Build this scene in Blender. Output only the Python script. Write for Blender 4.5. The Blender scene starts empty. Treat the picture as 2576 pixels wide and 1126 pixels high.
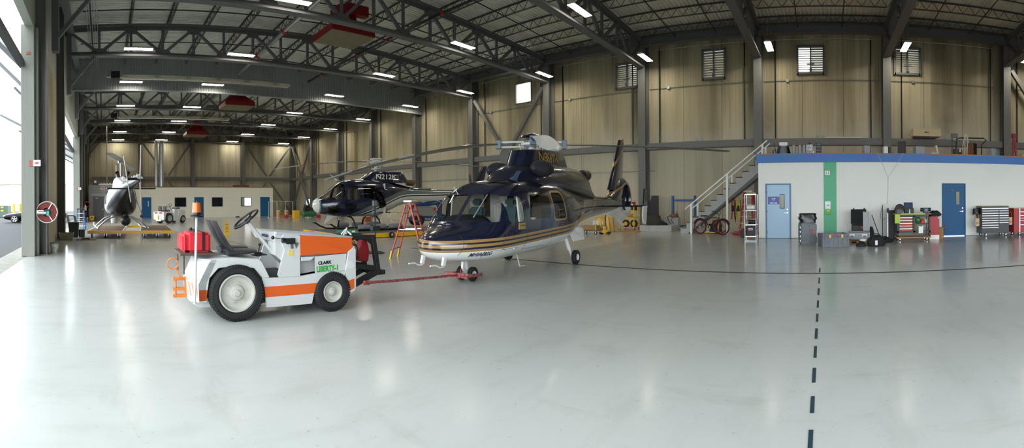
import bpy, bmesh, math, random
from mathutils import Vector, Matrix, Euler
random.seed(7)
SC = bpy.context.scene
COL = SC.collection
PI = math.pi
V = Vector

# ---------------------------------------------------------------- camera model of the panorama
F = 1153.0; X0 = 2072.0; XC = 1288.0; YC = 504.0; H = 1.55; RHO = -.0075; THC = (XC - X0) / F

def ray(x, y):
    p = (x - XC) / F; a = math.sin(p); v = (YC - y) / F; c = math.cos(p)
    r = a * math.cos(RHO) - v * math.sin(RHO); u = a * math.sin(RHO) + v * math.cos(RHO)
    return V((r * math.cos(THC) + c * math.sin(THC), -r * math.sin(THC) + c * math.cos(THC), u))

def fl(x, y, z=0.0):
    d = ray(x, y); t = (z - H) / d.z
    return V((d.x * t, d.y * t, z))

def at_y(x, y, Y):
    d = ray(x, y); t = Y / d.y
    return V((d.x * t, Y, H + d.z * t))

def at_x(x, y, X):
    d = ray(x, y); t = X / d.x
    return V((X, d.y * t, H + d.z * t))

# ---------------------------------------------------------------- materials
def lin(c):
    if isinstance(c, str):
        c = tuple(int(c[i:i + 2], 16) / 255 for i in (0, 2, 4))
    return tuple((v / 12.92 if v <= .04045 else ((v + .055) / 1.055) ** 2.4) for v in c[:3]) + (1.0,)

MATS = {}

class Nodes:
    def __init__(s, name):
        s.m = bpy.data.materials.new(name); s.m.use_nodes = True
        s.t = s.m.node_tree; s.b = s.t.nodes['Principled BSDF']
        s.out = s.t.nodes['Material Output']
    def n(s, typ, **kw):
        nd = s.t.nodes.new(typ)
        for k, v in kw.items():
            setattr(nd, k, v)
        return nd
    def put(s, sock, v):
        if isinstance(v, (int, float)):
            sock.default_value = v
        elif isinstance(v, (tuple, list)):
            sock.default_value = v
        else:
            s.t.links.new(v, sock)
    def math(s, op, a, b=0.0, clamp=False):
        nd = s.n('ShaderNodeMath', operation=op); nd.use_clamp = clamp
        s.put(nd.inputs[0], a); s.put(nd.inputs[1], b)
        return nd.outputs[0]
    def mix(s, f, a, b, blend='MIX'):
        nd = s.n('ShaderNodeMix', data_type='RGBA', blend_type=blend)
        s.put(nd.inputs[0], f); s.put(nd.inputs[6], a); s.put(nd.inputs[7], b)
        return nd.outputs[2]
    def obj(s):
        c = s.n('ShaderNodeTexCoord'); sp = s.n('ShaderNodeSeparateXYZ')
        s.t.links.new(c.outputs['Object'], sp.inputs[0])
        return c.outputs['Object'], sp.outputs[0], sp.outputs[1], sp.outputs[2]
    def noise(s, vec, scale, detail=3.0, rough=.55, stretch=None):
        nd = s.n('ShaderNodeTexNoise')
        nd.inputs['Scale'].default_value = scale; nd.inputs['Detail'].default_value = detail
        nd.inputs['Roughness'].default_value = rough
        if stretch:
            mp = s.n('ShaderNodeMapping'); mp.inputs['Scale'].default_value = stretch
            s.t.links.new(vec, mp.inputs[0]); vec = mp.outputs[0]
        s.t.links.new(vec, nd.inputs['Vector'])
        return nd.outputs[0]
    def ramp(s, f, stops, interp='LINEAR'):
        nd = s.n('ShaderNodeValToRGB'); cr = nd.color_ramp; cr.interpolation = interp
        while len(cr.elements) > 1:
            cr.elements.remove(cr.elements[-1])
        for i, (p, c) in enumerate(stops):
            e = cr.elements[0] if i == 0 else cr.elements.new(p)
            e.position = p; e.color = c if len(c) == 4 else tuple(c) + (1,)
        s.put(nd.inputs[0], f)
        return nd.outputs[0]
    def bump(s, h, strength=.2, dist=.01):
        nd = s.n('ShaderNodeBump'); nd.inputs['Strength'].default_value = strength
        nd.inputs['Distance'].default_value = dist
        s.t.links.new(h, nd.inputs['Height']); s.t.links.new(nd.outputs[0], s.b.inputs['Normal'])

def M(name, col='808080', rough=.5, metal=0.0, coat=0.0, dirt=0.0, dirtcol='3a3630', scale=4.0, bump=0.0, emit=None, es=0.0, spec=.5):
    if name in MATS:
        return MATS[name]
    s = Nodes(name); b = s.b
    b.inputs['Roughness'].default_value = rough; b.inputs['Metallic'].default_value = metal
    b.inputs['Coat Weight'].default_value = coat; b.inputs['Coat Roughness'].default_value = .04
    b.inputs['Specular IOR Level'].default_value = spec
    c = lin(col)
    if dirt > 0 or bump > 0:
        vec = s.obj()[0]
        nz = s.noise(vec, scale, 5.0, .65)
        if dirt > 0:
            f = s.math('MULTIPLY', s.math('SUBTRACT', nz, .42, True), dirt * 4, True)
            s.put(b.inputs['Base Color'], s.mix(f, c, lin(dirtcol)))
        else:
            b.inputs['Base Color'].default_value = c
        if bump > 0:
            s.bump(s.noise(vec, scale * 8, 3.0), bump, .01)
    else:
        b.inputs['Base Color'].default_value = c
    if emit:
        b.inputs['Emission Color'].default_value = lin(emit); b.inputs['Emission Strength'].default_value = es
    MATS[name] = s.m
    return s.m

def glass(name, tint='202a2c', clear=.5, rough=.02):
    """thin window glass: clear part tinted, mirror part by fresnel"""
    if name in MATS:
        return MATS[name]
    s = Nodes(name); t = s.t
    tr = s.n('ShaderNodeBsdfTransparent'); gl = s.n('ShaderNodeBsdfGlossy'); lw = s.n('ShaderNodeLayerWeight'); mx = s.n('ShaderNodeMixShader')
    c = lin(tint); k = clear
    tr.inputs[0].default_value = (min(1, c[0] * (1 - k) + k), min(1, c[1] * (1 - k) + k), min(1, c[2] * (1 - k) + k), 1)
    gl.inputs['Roughness'].default_value = rough; lw.inputs[0].default_value = .5
    t.links.new(s.math('ADD', .045, s.math('MULTIPLY', s.math('POWER', lw.outputs['Facing'], 5.0), .9)), mx.inputs[0]); t.links.new(tr.outputs[0], mx.inputs[1]); t.links.new(gl.outputs[0], mx.inputs[2])
    t.links.new(mx.outputs[0], s.out.inputs[0]); t.nodes.remove(s.b)
    MATS[name] = s.m
    return s.m

# ---------------------------------------------------------------- mesh builder
class MB:
    def __init__(s):
        s.v = []; s.f = []; s.mi = []; s.T = Matrix()
    def add(s, vs, fs, mi=0):
        b = len(s.v)
        s.v.extend(s.T @ V(p) for p in vs)
        s.f.extend(tuple(b + i for i in f) for f in fs); s.mi.extend([mi] * len(fs))
        return s
    def box(s, x0, x1, y0, y1, z0, z1, mi=0):
        if x1 < x0: x0, x1 = x1, x0
        if y1 < y0: y0, y1 = y1, y0
        if z1 < z0: z0, z1 = z1, z0
        vs = [(x, y, z) for z in (z0, z1) for x, y in ((x0, y0), (x1, y0), (x1, y1), (x0, y1))]
        return s.add(vs, [(3, 2, 1, 0), (4, 5, 6, 7), (0, 1, 5, 4), (1, 2, 6, 5), (2, 3, 7, 6), (3, 0, 4, 7)], mi)
    def hexa(s, bot, top, mi=0):
        return s.add(list(bot) + list(top), [(3, 2, 1, 0), (4, 5, 6, 7), (0, 1, 5, 4), (1, 2, 6, 5), (2, 3, 7, 6), (3, 0, 4, 7)], mi)
    def _frame(s, d, up):
        d = d.normalized(); up = V(up)
        if abs(d.dot(up)) > .98:
            up = V((1, 0, 0)) if abs(d.x) < .9 else V((0, 1, 0))
        a = d.cross(up).normalized()
        return a, a.cross(d).normalized()
    def bar(s, p0, p1, w, h=None, up=(0, 0, 1), mi=0):
        h = w if h is None else h
        p0 = V(p0); p1 = V(p1); a, b = s._frame(p1 - p0, up)
        a = a * (w / 2); b = b * (h / 2)
        vs = [p + q for p in (p0, p1) for q in (-a - b, a - b, a + b, -a + b)]
        return s.add(vs, [(3, 2, 1, 0), (4, 5, 6, 7), (0, 1, 5, 4), (1, 2, 6, 5), (2, 3, 7, 6), (3, 0, 4, 7)], mi)
    def cyl(s, p0, p1, r0, r1=None, n=16, mi=0, cap=True):
        r1 = r0 if r1 is None else r1
        p0 = V(p0); p1 = V(p1); a, b = s._frame(p1 - p0, (0, 0, 1))
        vs = []
        for p, r in ((p0, r0), (p1, r1)):
            for i in range(n):
                t = 2 * PI * i / n; vs.append(p + (a * math.cos(t) + b * math.sin(t)) * r)
        fs = [(i, n + i, n + (i + 1) % n, (i + 1) % n)[::-1] for i in range(n)]
        if cap:
            fs += [tuple(range(n))[::-1], tuple(range(n, 2 * n))]
        return s.add(vs, fs, mi)
    def tube(s, pts, r, n=8, mi=0, closed=False):
        pts = [V(p) for p in pts]; m = len(pts); rings = []
        prev = None
        for i, p in enumerate(pts):
            if closed:
                d = pts[(i + 1) % m] - pts[i - 1]
            else:
                d = pts[min(i + 1, m - 1)] - pts[max(i - 1, 0)]
            d.normalize()
            if prev is None:
                a, b = s._frame(d, (0, 0, 1))
            else:
                a = prev - d * prev.dot(d)
                a = a.normalized() if a.length > 1e-6 else s._frame(d, (0, 0, 1))[0]
                b = d.cross(a) * -1
                b = a.cross(d)
            prev = a
            rr = r(i / max(1, m - 1)) if callable(r) else r
            rings.append([p + (a * math.cos(2 * PI * k / n) + b * math.sin(2 * PI * k / n)) * rr for k in range(n)])
        return s.loft(rings, cap=not closed, mi=mi, wrap=closed)
    def loft(s, rings, cap=True, mi=0, wrap=False):
        n = len(rings[0]); m = len(rings)
        vs = [p for r in rings for p in r]; fs = []
        for i in range(m if wrap else m - 1):
            j = (i + 1) % m
            for k in range(n):
                l = (k + 1) % n
                fs.append((i * n + k, i * n + l, j * n + l, j * n + k))
        if cap and not wrap:
            fs += [tuple(range(n))[::-1], tuple((m - 1) * n + k for k in range(n))]
        return s.add(vs, fs, mi)
    def lathe(s, prof, c=(0, 0, 0), axis=(0, 0, 1), n=24, mi=0, cap=True):
        c = V(c); ax = V(axis).normalized(); a, b = s._frame(ax, (0, 0, 1) if abs(ax.z) < .9 else (1, 0, 0))
        rings = []
        for r, z in prof:
            rings.append([c + ax * z + (a * math.cos(2 * PI * k / n) + b * math.sin(2 * PI * k / n)) * max(r, 1e-4) for k in range(n)])
        return s.loft(rings, cap=cap, mi=mi)
    def torus(s, c, axis, R, r, n=24, m=8, mi=0):
        c = V(c); a, b = s._frame(V(axis), (0, 0, 1))
        return s.tube([c + (a * math.cos(2 * PI * k / n) + b * math.sin(2 * PI * k / n)) * R for k in range(n)], r, m, mi, closed=True)
    def ball(s, c, rx, ry=None, rz=None, n=16, m=10, mi=0):
        ry = rx if ry is None else ry; rz = rx if rz is None else rz; c = V(c)
        rings = []
        for i in range(m + 1):
            t = PI * i / m; q = max(math.sin(t), 1e-3)
            rings.append([c + V((rx * q * math.cos(2 * PI * k / n), ry * q * math.sin(2 * PI * k / n), -rz * math.cos(t))) for k in range(n)])
        return s.loft(rings, mi=mi)
    def prism(s, poly, y0, y1, plane='xz', mi=0):
        def P(u, w, q):
            return {'xz': (u, q, w), 'xy': (u, w, q), 'yz': (q, u, w)}[plane]
        n = len(poly)
        vs = [P(u, w, y0) for u, w in poly] + [P(u, w, y1) for u, w in poly]
        fs = [(i, (i + 1) % n, n + (i + 1) % n, n + i) for i in range(n)]
        fs += [tuple(range(n))[::-1], tuple(range(n, 2 * n))]
        return s.add(vs, fs, mi)
    def quad(s, a, b, c, d, mi=0):
        return s.add([a, b, c, d], [(0, 1, 2, 3)], mi)
    def bm(s):
        m = bmesh.new(); vs = [m.verts.new(p) for p in s.v]
        for f, i in zip(s.f, s.mi):
            if len(set(f)) < 3: continue
            try:
                q = m.faces.new([vs[k] for k in f]); q.material_index = i
            except ValueError:
                pass
        return m
    def build(s, name, mats, parent=None, bev=0.0, seg=1, sharp=.6, weld=False, fix=True):
        m = s.bm()
        if weld: bmesh.ops.remove_doubles(m, verts=m.verts, dist=1e-5)
        if fix: bmesh.ops.recalc_face_normals(m, faces=m.faces)
        return link(name, m, mats, parent, bev, seg, sharp)

def link(name, m, mats, parent=None, bev=0.0, seg=1, sharp=.6):
    if bev > 0:
        es = [e for e in m.edges if len(e.link_faces) == 2 and e.calc_face_angle(0) > .5]
        bmesh.ops.bevel(m, geom=es, offset=bev, segments=seg, affect='EDGES', clamp_overlap=True)
    me = bpy.data.meshes.new(name); m.to_mesh(me); m.free()
    for f in me.polygons: f.use_smooth = True
    me.set_sharp_from_angle(angle=sharp)
    for mt in (mats if isinstance(mats, (list, tuple)) else [mats]): me.materials.append(mt)
    o = bpy.data.objects.new(name, me); COL.objects.link(o)
    if parent is not None: o.parent = parent
    return o

def tag(o, label=None, cat=None, group=None, kind=None):
    for k, v in (('label', label), ('category', cat), ('group', group), ('kind', kind)):
        if v: o[k] = v
    return o

def thing(name, label, cat, loc=(0, 0, 0), rz=0.0, group=None, kind=None):
    o = bpy.data.objects.new(name, None); COL.objects.link(o)
    o.empty_display_size = .1; o.location = loc; o.rotation_euler = (0, 0, rz)
    return tag(o, label, cat, group, kind)

def part(name, mb, mats, parent, label=None, **kw):
    o = mb.build(name, mats, parent, **kw)
    if label: o['label'] = label
    return o

def struct(name, mb, mats, **kw):
    o = mb.build(name, mats, None, **kw); o['kind'] = 'structure'
    return o

KIDS = {}
def copy_tree(o, parent=None, root=True):
    c = o.copy(); COL.objects.link(c)
    if parent is not None: c.parent = parent
    for ch in list(o.children):
        copy_tree(ch, c, False)
    return c

def place(mb_matrix_loc, rz=0, rx=0, ry=0):
    return Matrix.Translation(V(mb_matrix_loc)) @ Euler((rx, ry, rz)).to_matrix().to_4x4()

def text(name, body, size, mat, parent, loc, right, up, extrude=.002, xs=1.0, shear=0.0, bold=0.0, align='LEFT', spacing=1.0):
    """flat lettering mesh: right and up give its plane"""
    cu = bpy.data.curves.new(name, 'FONT'); cu.body = body; cu.size = size; cu.extrude = extrude
    cu.shear = shear; cu.offset = bold; cu.align_x = align; cu.space_character = spacing; cu.resolution_u = 3
    to = bpy.data.objects.new(name, cu); COL.objects.link(to)
    dg = bpy.context.evaluated_depsgraph_get(); dg.update()
    me = bpy.data.meshes.new_from_object(to.evaluated_get(dg)); me.name = name
    bpy.data.objects.remove(to); bpy.data.curves.remove(cu)
    r = V(right).normalized(); u = V(up).normalized(); nrm = r.cross(u).normalized()
    mtx = Matrix(((r.x * xs, u.x, nrm.x, loc[0]), (r.y * xs, u.y, nrm.y, loc[1]), (r.z * xs, u.z, nrm.z, loc[2]), (0, 0, 0, 1)))
    me.transform(mtx); me.materials.clear(); me.materials.append(mat)
    o = bpy.data.objects.new(name, me); COL.objects.link(o)
    if parent is not None: o.parent = parent
    return o

# ---------------------------------------------------------------- shells with real window openings
def lerp_table(tab, x):
    """tab: rows sorted by first column; smooth (cosine-free, Catmull) interpolation of the other columns"""
    if x <= tab[0][0]: return tab[0][1:]
    if x >= tab[-1][0]: return tab[-1][1:]
    for i in range(len(tab) - 1):
        if tab[i][0] <= x <= tab[i + 1][0]: break
    a = tab[i]; b = tab[i + 1]; h = b[0] - a[0]; t = (x - a[0]) / h
    out = []
    for k in range(1, len(a)):
        d = (b[k] - a[k]) / h
        d0 = (a[k] - tab[i - 1][k]) / (a[0] - tab[i - 1][0]) if i > 0 else d
        d1 = (tab[i + 2][k] - b[k]) / (tab[i + 2][0] - b[0]) if i + 2 < len(tab) else d
        m0 = 0 if d0 * d <= 0 else 2 * d0 * d / (d0 + d); m1 = 0 if d1 * d <= 0 else 2 * d1 * d / (d1 + d)
        if i == 0: m0 = d
        if i + 2 >= len(tab): m1 = d
        t2 = t * t; t3 = t2 * t
        out.append((2 * t3 - 3 * t2 + 1) * a[k] + (t3 - 2 * t2 + t) * h * m0 + (-2 * t3 + 3 * t2) * b[k] + (t3 - t2) * h * m1)
    return out

def shell(tab, stations, n=56):
    """tab rows: x, zbot, ztop, halfwidth, zmid, exponent top, exponent bottom"""
    rings = []
    for x in stations:
        zb, zt, w, zm, et, eb = lerp_table(tab, x)
        r = []
        for k in range(n):
            t = 2 * PI * (k + .5) / n; c = math.cos(t); s_ = math.sin(t)
            e = et if s_ > 0 else eb
            y = w * math.copysign(abs(c) ** (2 / e), c)
            z = zm + (zt - zm if s_ > 0 else zm - zb) * math.copysign(abs(s_) ** (2 / e), s_)
            r.append(V((x, y, z)))
        rings.append(r)
    mb = MB(); mb.loft(rings)
    return mb.bm()

def round_poly(pts, r=.05, k=4):
    """round the corners of a polygon (list of (u, v)); pts may carry their own radius as third value"""
    out = []; n = len(pts)
    for i in range(n):
        p = V(pts[i][:2]); a = V(pts[i - 1][:2]); b = V(pts[(i + 1) % n][:2])
        rr = pts[i][2] if len(pts[i]) > 2 else r
        da = (a - p); db = (b - p); rr = min(rr, da.length * .48, db.length * .48)
        p0 = p + da.normalized() * rr; p1 = p + db.normalized() * rr
        for j in range(k + 1):
            t = j / k
            out.append(tuple((p0 * (1 - t) ** 2 + p * 2 * t * (1 - t) + p1 * t * t)))
    return out

def inside(poly, u, v):
    c = False; n = len(poly)
    for i in range(n):
        x1, y1 = poly[i]; x2, y2 = poly[i - 1]
        if (y1 > v) != (y2 > v) and u < (x2 - x1) * (v - y1) / (y2 - y1) + x1: c = not c
    return c

def grow(poly, d):
    cx = sum(p[0] for p in poly) / len(poly); cy = sum(p[1] for p in poly) / len(poly)
    out = []; n = len(poly)
    area = sum(poly[i - 1][0] * poly[i][1] - poly[i][0] * poly[i - 1][1] for i in range(n))
    sg = 1 if area > 0 else -1
    for i in range(n):
        a = V(poly[i - 1]); b = V(poly[(i + 1) % n]); e = (b - a)
        if e.length < 1e-9: out.append(poly[i]); continue
        e.normalize(); nrm = V((e.y, -e.x)) * sg
        out.append((poly[i][0] + nrm.x * d, poly[i][1] + nrm.y * d))
    return out

AX = {'y': (0, 2, V((0, 1, 0))), 'x': (1, 2, V((1, 0, 0))), 'z': (0, 1, V((0, 0, 1)))}

def carve(m, poly, axis, test):
    """cut the shell along a polygon projected along an axis; gives the faces inside it"""
    iu, iv, d = AX[axis]
    u0 = min(p[0] for p in poly) - .05; u1 = max(p[0] for p in poly) + .05
    v0 = min(p[1] for p in poly) - .05; v1 = max(p[1] for p in poly) + .05
    def near():
        fs = []
        for f in m.faces:
            c = f.calc_center_median()
            if test(c) and any(u0 <= q.co[iu] <= u1 and v0 <= q.co[iv] <= v1 for q in f.verts): fs.append(f)
        return fs
    n = len(poly)
    for i in range(n):
        a = poly[i - 1]; b = poly[i]
        e = V((b[0] - a[0], b[1] - a[1]))
        if e.length < 1e-4: continue
        mid = V(((a[0] + b[0]) / 2, (a[1] + b[1]) / 2)); rad = e.length * .5 + .06
        fs = []
        for f in near():
            us = [q.co[iu] for q in f.verts]; vs = [q.co[iv] for q in f.verts]
            if max(us) < min(a[0], b[0]) - .02 or min(us) > max(a[0], b[0]) + .02 or max(vs) < min(a[1], b[1]) - .02 or min(vs) > max(a[1], b[1]) + .02: continue
            fs.append(f)
        if not fs: continue
        co = [0, 0, 0]; co[iu] = a[0]; co[iv] = a[1]
        no = [0, 0, 0]; no[iu] = -e.y; no[iv] = e.x
        es = {x for f in fs for x in f.edges}; vv = {x for f in fs for x in f.verts}
        bmesh.ops.bisect_plane(m, geom=list(fs) + list(es) + list(vv), dist=1e-5, plane_co=co, plane_no=V(no).normalized())
    out = []
    for f in near():
        c = f.calc_center_median()
        if inside(poly, c[iu], c[iv]): out.append(f)
    return out

def lift(m, faces, push=0.0):
    """take faces out of the shell as a mesh builder of their own"""
    mb = MB(); idx = {}
    for f in faces:
        ids = []
        for v_ in f.verts:
            if v_.index not in idx or True:
                pass
            key = tuple(round(c, 6) for c in v_.co)
            if key not in idx:
                idx[key] = len(mb.v); mb.v.append(v_.co + (f.normal * push))
            ids.append(idx[key])
        mb.f.append(tuple(ids)); mb.mi.append(0)
    bmesh.ops.delete(m, geom=faces, context='FACES')
    return mb
SKY = 4.0; EXPO = 0.68
# ---------------------------------------------------------------- surface materials
def concrete_wall(name, axis, a, b, dark, joint=2.15, off=0.0):
    s = Nodes(name); vec, x, y, z = s.obj(); u = x if axis == 'x' else y
    st = (1, .02, .035) if axis == 'x' else (.02, 1, .035)
    st = (1.0, 1.0, .035)
    n1 = s.noise(vec, 2.6, 4, .6, st); n2 = s.noise(vec, .55, 3, .6, (1, 1, .10)); n3 = s.noise(vec, 9.0, 3, .6, (1, 1, .02)); n4 = s.noise(vec, .35, 4, .6)
    c = s.mix(s.math('MULTIPLY', s.math('SUBTRACT', n1, .3, True), 2.2, True), lin(a), lin(b))
    c = s.mix(s.math('MULTIPLY', s.math('SUBTRACT', n2, .52, True), 4.5, True), c, lin(dark))
    c = s.mix(s.math('MULTIPLY', s.math('SUBTRACT', n3, .5, True), 1.6, True), c, lin(dark))
    c = s.mix(s.math('MULTIPLY', s.math('SUBTRACT', n4, .5, True), 1.5, True), c, lin('b4b09c'))
    # rain runs: darker streaks hanging from the eave
    top = s.math('MULTIPLY', s.math('SUBTRACT', z, 5.0, True), 1.0)
    fr = s.math('MULTIPLY', s.math('DIVIDE', s.math('SUBTRACT', z, 5.5), 5.0, True), s.math('MULTIPLY', s.math('SUBTRACT', s.noise(vec, 1.5, 3, .6, (1, 1, .03)), .4, True), 4.0, True))
    c = s.mix(s.math('MULTIPLY', fr, .6), c, lin(dark))
    low = s.math('MULTIPLY', s.math('SUBTRACT', s.math('ADD', 4.6, s.math('MULTIPLY', n4, 2.0)), z, True), .55)
    c = s.mix(low, c, lin('c2bcaa' if axis == 'x' else 'a5a08c'))
    j = s.math('LESS_THAN', s.math('FRACT', s.math('DIVIDE', s.math('ADD', u, 100 + off), joint)), .012)
    c = s.mix(s.math('MULTIPLY', j, .7), c, lin('4a4638'))
    s.put(s.b.inputs['Base Color'], c); s.b.inputs['Roughness'].default_value = .85
    rib = s.math('SINE', s.math('MULTIPLY', u, 42.0))
    s.bump(s.math('ADD', s.math('MULTIPLY', rib, .5), n3), .25, .02)
    MATS[name] = s.m
    return s.m
m_wall = concrete_wall('concrete wall long', 'x', 'a89e7e', 'c7be9f', '776f58')
m_wall_end = concrete_wall('concrete wall end', 'y', 'aaa68a', 'c8c3a8', '757158')

def floor_mat():
    s = Nodes('epoxy floor'); vec, x, y, z = s.obj()
    n1 = s.noise(vec, .35, 5, .6); n2 = s.noise(vec, 3.0, 5, .65, (1, .35, 1)); n3 = s.noise(vec, 14.0, 4, .7); n4 = s.noise(vec, 1.3, 5, .7, (.5, 1.5, 1))
    c = s.mix(n1, lin('b0b3ae'), lin('c7cac5'))
    c = s.mix(s.math('MULTIPLY', s.math('SUBTRACT', n2, .50, True), 1.7, True), c, lin('a3a49d'))
    c = s.mix(s.math('MULTIPLY', s.math('SUBTRACT', n4, .56, True), 2.2, True), c, lin('98988e'))
    c = s.mix(s.math('MULTIPLY', s.math('SUBTRACT', n3, .64, True), 5.0, True), c, lin('63635e'))
    s.put(s.b.inputs['Base Color'], c)
    s.b.inputs['Roughness'].default_value = .13
    s.b.inputs['Specular IOR Level'].default_value = .25
    s.b.inputs['Roughness'].default_value = .45
    fr = s.n('ShaderNodeFresnel'); fr.inputs[0].default_value = 1.8
    gl = s.n('ShaderNodeBsdfGlossy'); gl.inputs['Roughness'].default_value = .15
    bp = s.n('ShaderNodeBump'); bp.inputs['Strength'].default_value = .05; bp.inputs['Distance'].default_value = .01
    s.t.links.new(s.noise(vec, 1.2, 3, .5), bp.inputs['Height']); s.t.links.new(bp.outputs[0], gl.inputs['Normal'])
    mx = s.n('ShaderNodeMixShader'); s.put(mx.inputs[0], s.math('MINIMUM', s.math('MULTIPLY', s.math('SUBTRACT', fr.outputs[0], .15, True), 1.08), .7))
    s.t.links.new(s.b.outputs[0], mx.inputs[1]); s.t.links.new(gl.outputs[0], mx.inputs[2]); s.t.links.new(mx.outputs[0], s.out.inputs[0])
    return s.m
m_floor = floor_mat()
m_deck = M('roof deck white steel', 'e2e6dd', .5, dirt=.25, dirtcol='7b7461', scale=1.2)
m_steel = M('grey painted steel', '6b6c68', .55, dirt=.12, dirtcol='4e4d48', scale=2)
m_steel_d = M('dark grey steel', '626466', .6)
m_joist = M('joist primer grey', '4c4c49', .6)
m_galv = M('galvanised pipe', 'a9adae', .35, .7)
m_blackpipe = M('black sprinkler pipe', '2a2a2a', .5)
m_red = M('red enamel', 'b01a22', .4)
m_redhood = M('red hood paint', '84121a', .5)
m_white = M('white gloss paint', 'cfcfcb', .35)
m_offwhite = M('off white wall paint', 'f4f2ea', .6, dirt=.06, dirtcol='a9a390', scale=.8)
m_blue_band = M('blue fascia paint', '3f76bb', .5, dirt=.1, dirtcol='244683', scale=1)
m_ply = M('plywood edge', 'b0763e', .6)
m_jamb = M('pale jamb panel', '888a80', .5)
m_cmu = None
m_chrome = M('chrome', 'a8a8a8', .12, 1.0)
m_alu = M('aluminium', 'c3c6c8', .3, .9)
m_black = M('black plastic', '141415', .45)
m_rubber = M('black rubber', '1b1b1c', .75)
m_blue_door = M('blue door paint', '1b5a88', .45, spec=.3)

# ---------------------------------------------------------------- floor, apron
mb = MB(); mb.box(-54.3, 24, -2.25, 24.3, -.3, 0)
struct('floor', mb, m_floor)
mb = MB(); mb.box(-110, 45, -75, -2.95, -.4, -.04)
struct('ground', mb, M('asphalt', '36383b', .85, dirt=.4, dirtcol='2a2c2f', scale=1.5, bump=.3))
mb = MB(); mb.box(-110, 45, -2.95, -2.25, -.4, -.012)
struct('kerb_strip', mb, M('kerb concrete', '8a887e', .8, dirt=.3, scale=3))
m_line = M('black floor tape', '23272a', .6)
mb = MB(); mb.prism([(-11.9, 9.42), (24, 9.42), (24, 9.51), (-11.9, 9.51)], 0.0005, .004, 'xy')
struct('floor_line', mb, m_line)
mb = MB()
for y0, y1 in ((8.35, 8.95), (7.35, 7.9), (6.5, 6.95), (5.75, 6.15), (5.05, 5.45), (4.45, 4.8), (3.85, 4.18), (3.3, 3.58), (2.82, 3.06), (2.35, 2.55), (9.6, 10.2)):
    mb.box(-.109, -.078, y0, y1, .0005, .004)
struct('floor_dash_line', mb, M('teal floor dashes', '1d3842', .6))
mb = MB(); mb.box(-23.7, -10.6, 5.02, 5.05, .0005, .003)
struct('floor_crack_line', mb, m_line)

# ---------------------------------------------------------------- walls
def wall_holes_x(x0, x1, y0, y1, z0, z1, holes):
    mb = MB(); xs = sorted({x0, x1} | {h[0] for h in holes} | {h[1] for h in holes})
    for a, b in zip(xs[:-1], xs[1:]):
        hs = sorted([h for h in holes if h[0] <= a and h[1] >= b], key=lambda h: h[2])
        z = z0
        for h in hs:
            mb.box(a, b, y0, y1, z, h[2]); z = h[3]
        mb.box(a, b, y0, y1, z, z1)
    return mb
LOUV = [(-11.55, -10.2, 7.95, 9.35), (-6.42, -5.18, 8.0, 9.55), (-1.33, .05, 8.05, 9.47), (3.77, 5.14, 8.1, 9.48)]
WIN1 = (-19.06, -17.7, 7.95, 9.32); WIN2 = (-50.9, -49.6, .95, 1.95)
mb = wall_holes_x(-54.3, 24, 24.0, 24.3, -.3, 10.9, [WIN1, WIN2] + LOUV)
struct('wall_right', mb, m_wall)
mb = MB(); mb.box(-54.6, -54.3, -2.6, 24.3, -.3, 11.4)
struct('wall_back', mb, m_wall_end)
mb = MB(); mb.box(24, 24.3, -2.6, 24.3, -.3, 11.4)
struct('wall_front', mb, m_wall_end)
# door side wall: piers and the header over the openings
mb = MB(); mb.box(-20.5, -13.75, -2.3, -2.05, 0, 6.8)
mb.box(-54.3, -36.7, -2.3, -2.05, 0, 6.8)
struct('wall_left', mb, m_wall)
mb = MB(); mb.box(-54.3, 24, -2.3, -2.05, 6.8, 10.7)
n = 60
struct('wall_left_header', mb, M('header panel', '9ba096', .6))
# windows: frame and pane
def window(name, x0, x1, z0, z1, y, mat, t=.06):
    mb = MB()
    mb.box(x0, x1, y, y + .1, z0, z0 + t); mb.box(x0, x1, y, y + .1, z1 - t, z1)
    mb.box(x0, x0 + t, y, y + .1, z0 + t, z1 - t); mb.box(x1 - t, x1, y, y + .1, z0 + t, z1 - t)
    o = struct(name, mb, mat)
    mb = MB(); mb.box(x0 + t, x1 - t, y + .045, y + .055, z0 + t, z1 - t)
    part('pane', mb, glass('clear glass', 'e8f0f0', .9), o)
    return o
window('window_1', *WIN1, 23.97, m_steel_d)
window('window_2', *WIN2, 23.97, m_blue_door)

# ---------------------------------------------------------------- ceiling deck: ribbed steel on a low gable
def deck_z(y): return 10.62 + .42 * (1 - abs(y - 11) / 13)
mb = MB(); P = .2; rows = []
x = -54.3; prof = []
while x < 24:
    prof += [(x, 0), (x + P * .36, 0), (x + P * .5, .07), (x + P * .86, .07)]; x += P
ys = (-2.3, 11, 24.3)
vs = [(px_, y, deck_z(y) + h) for y in ys for px_, h in prof]; n = len(prof)
fs = [(r * n + i, r * n + i + 1, (r + 1) * n + i + 1, (r + 1) * n + i) for r in range(2) for i in range(n - 1)]
mb.add(vs, fs)
mb.add([(-54.6, -2.6, 11.3), (24.3, -2.6, 11.3), (24.3, 24.6, 11.3), (-54.6, 24.6, 11.3)], [(0, 1, 2, 3)])
struct('ceiling', mb, m_deck, sharp=.3)

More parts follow.
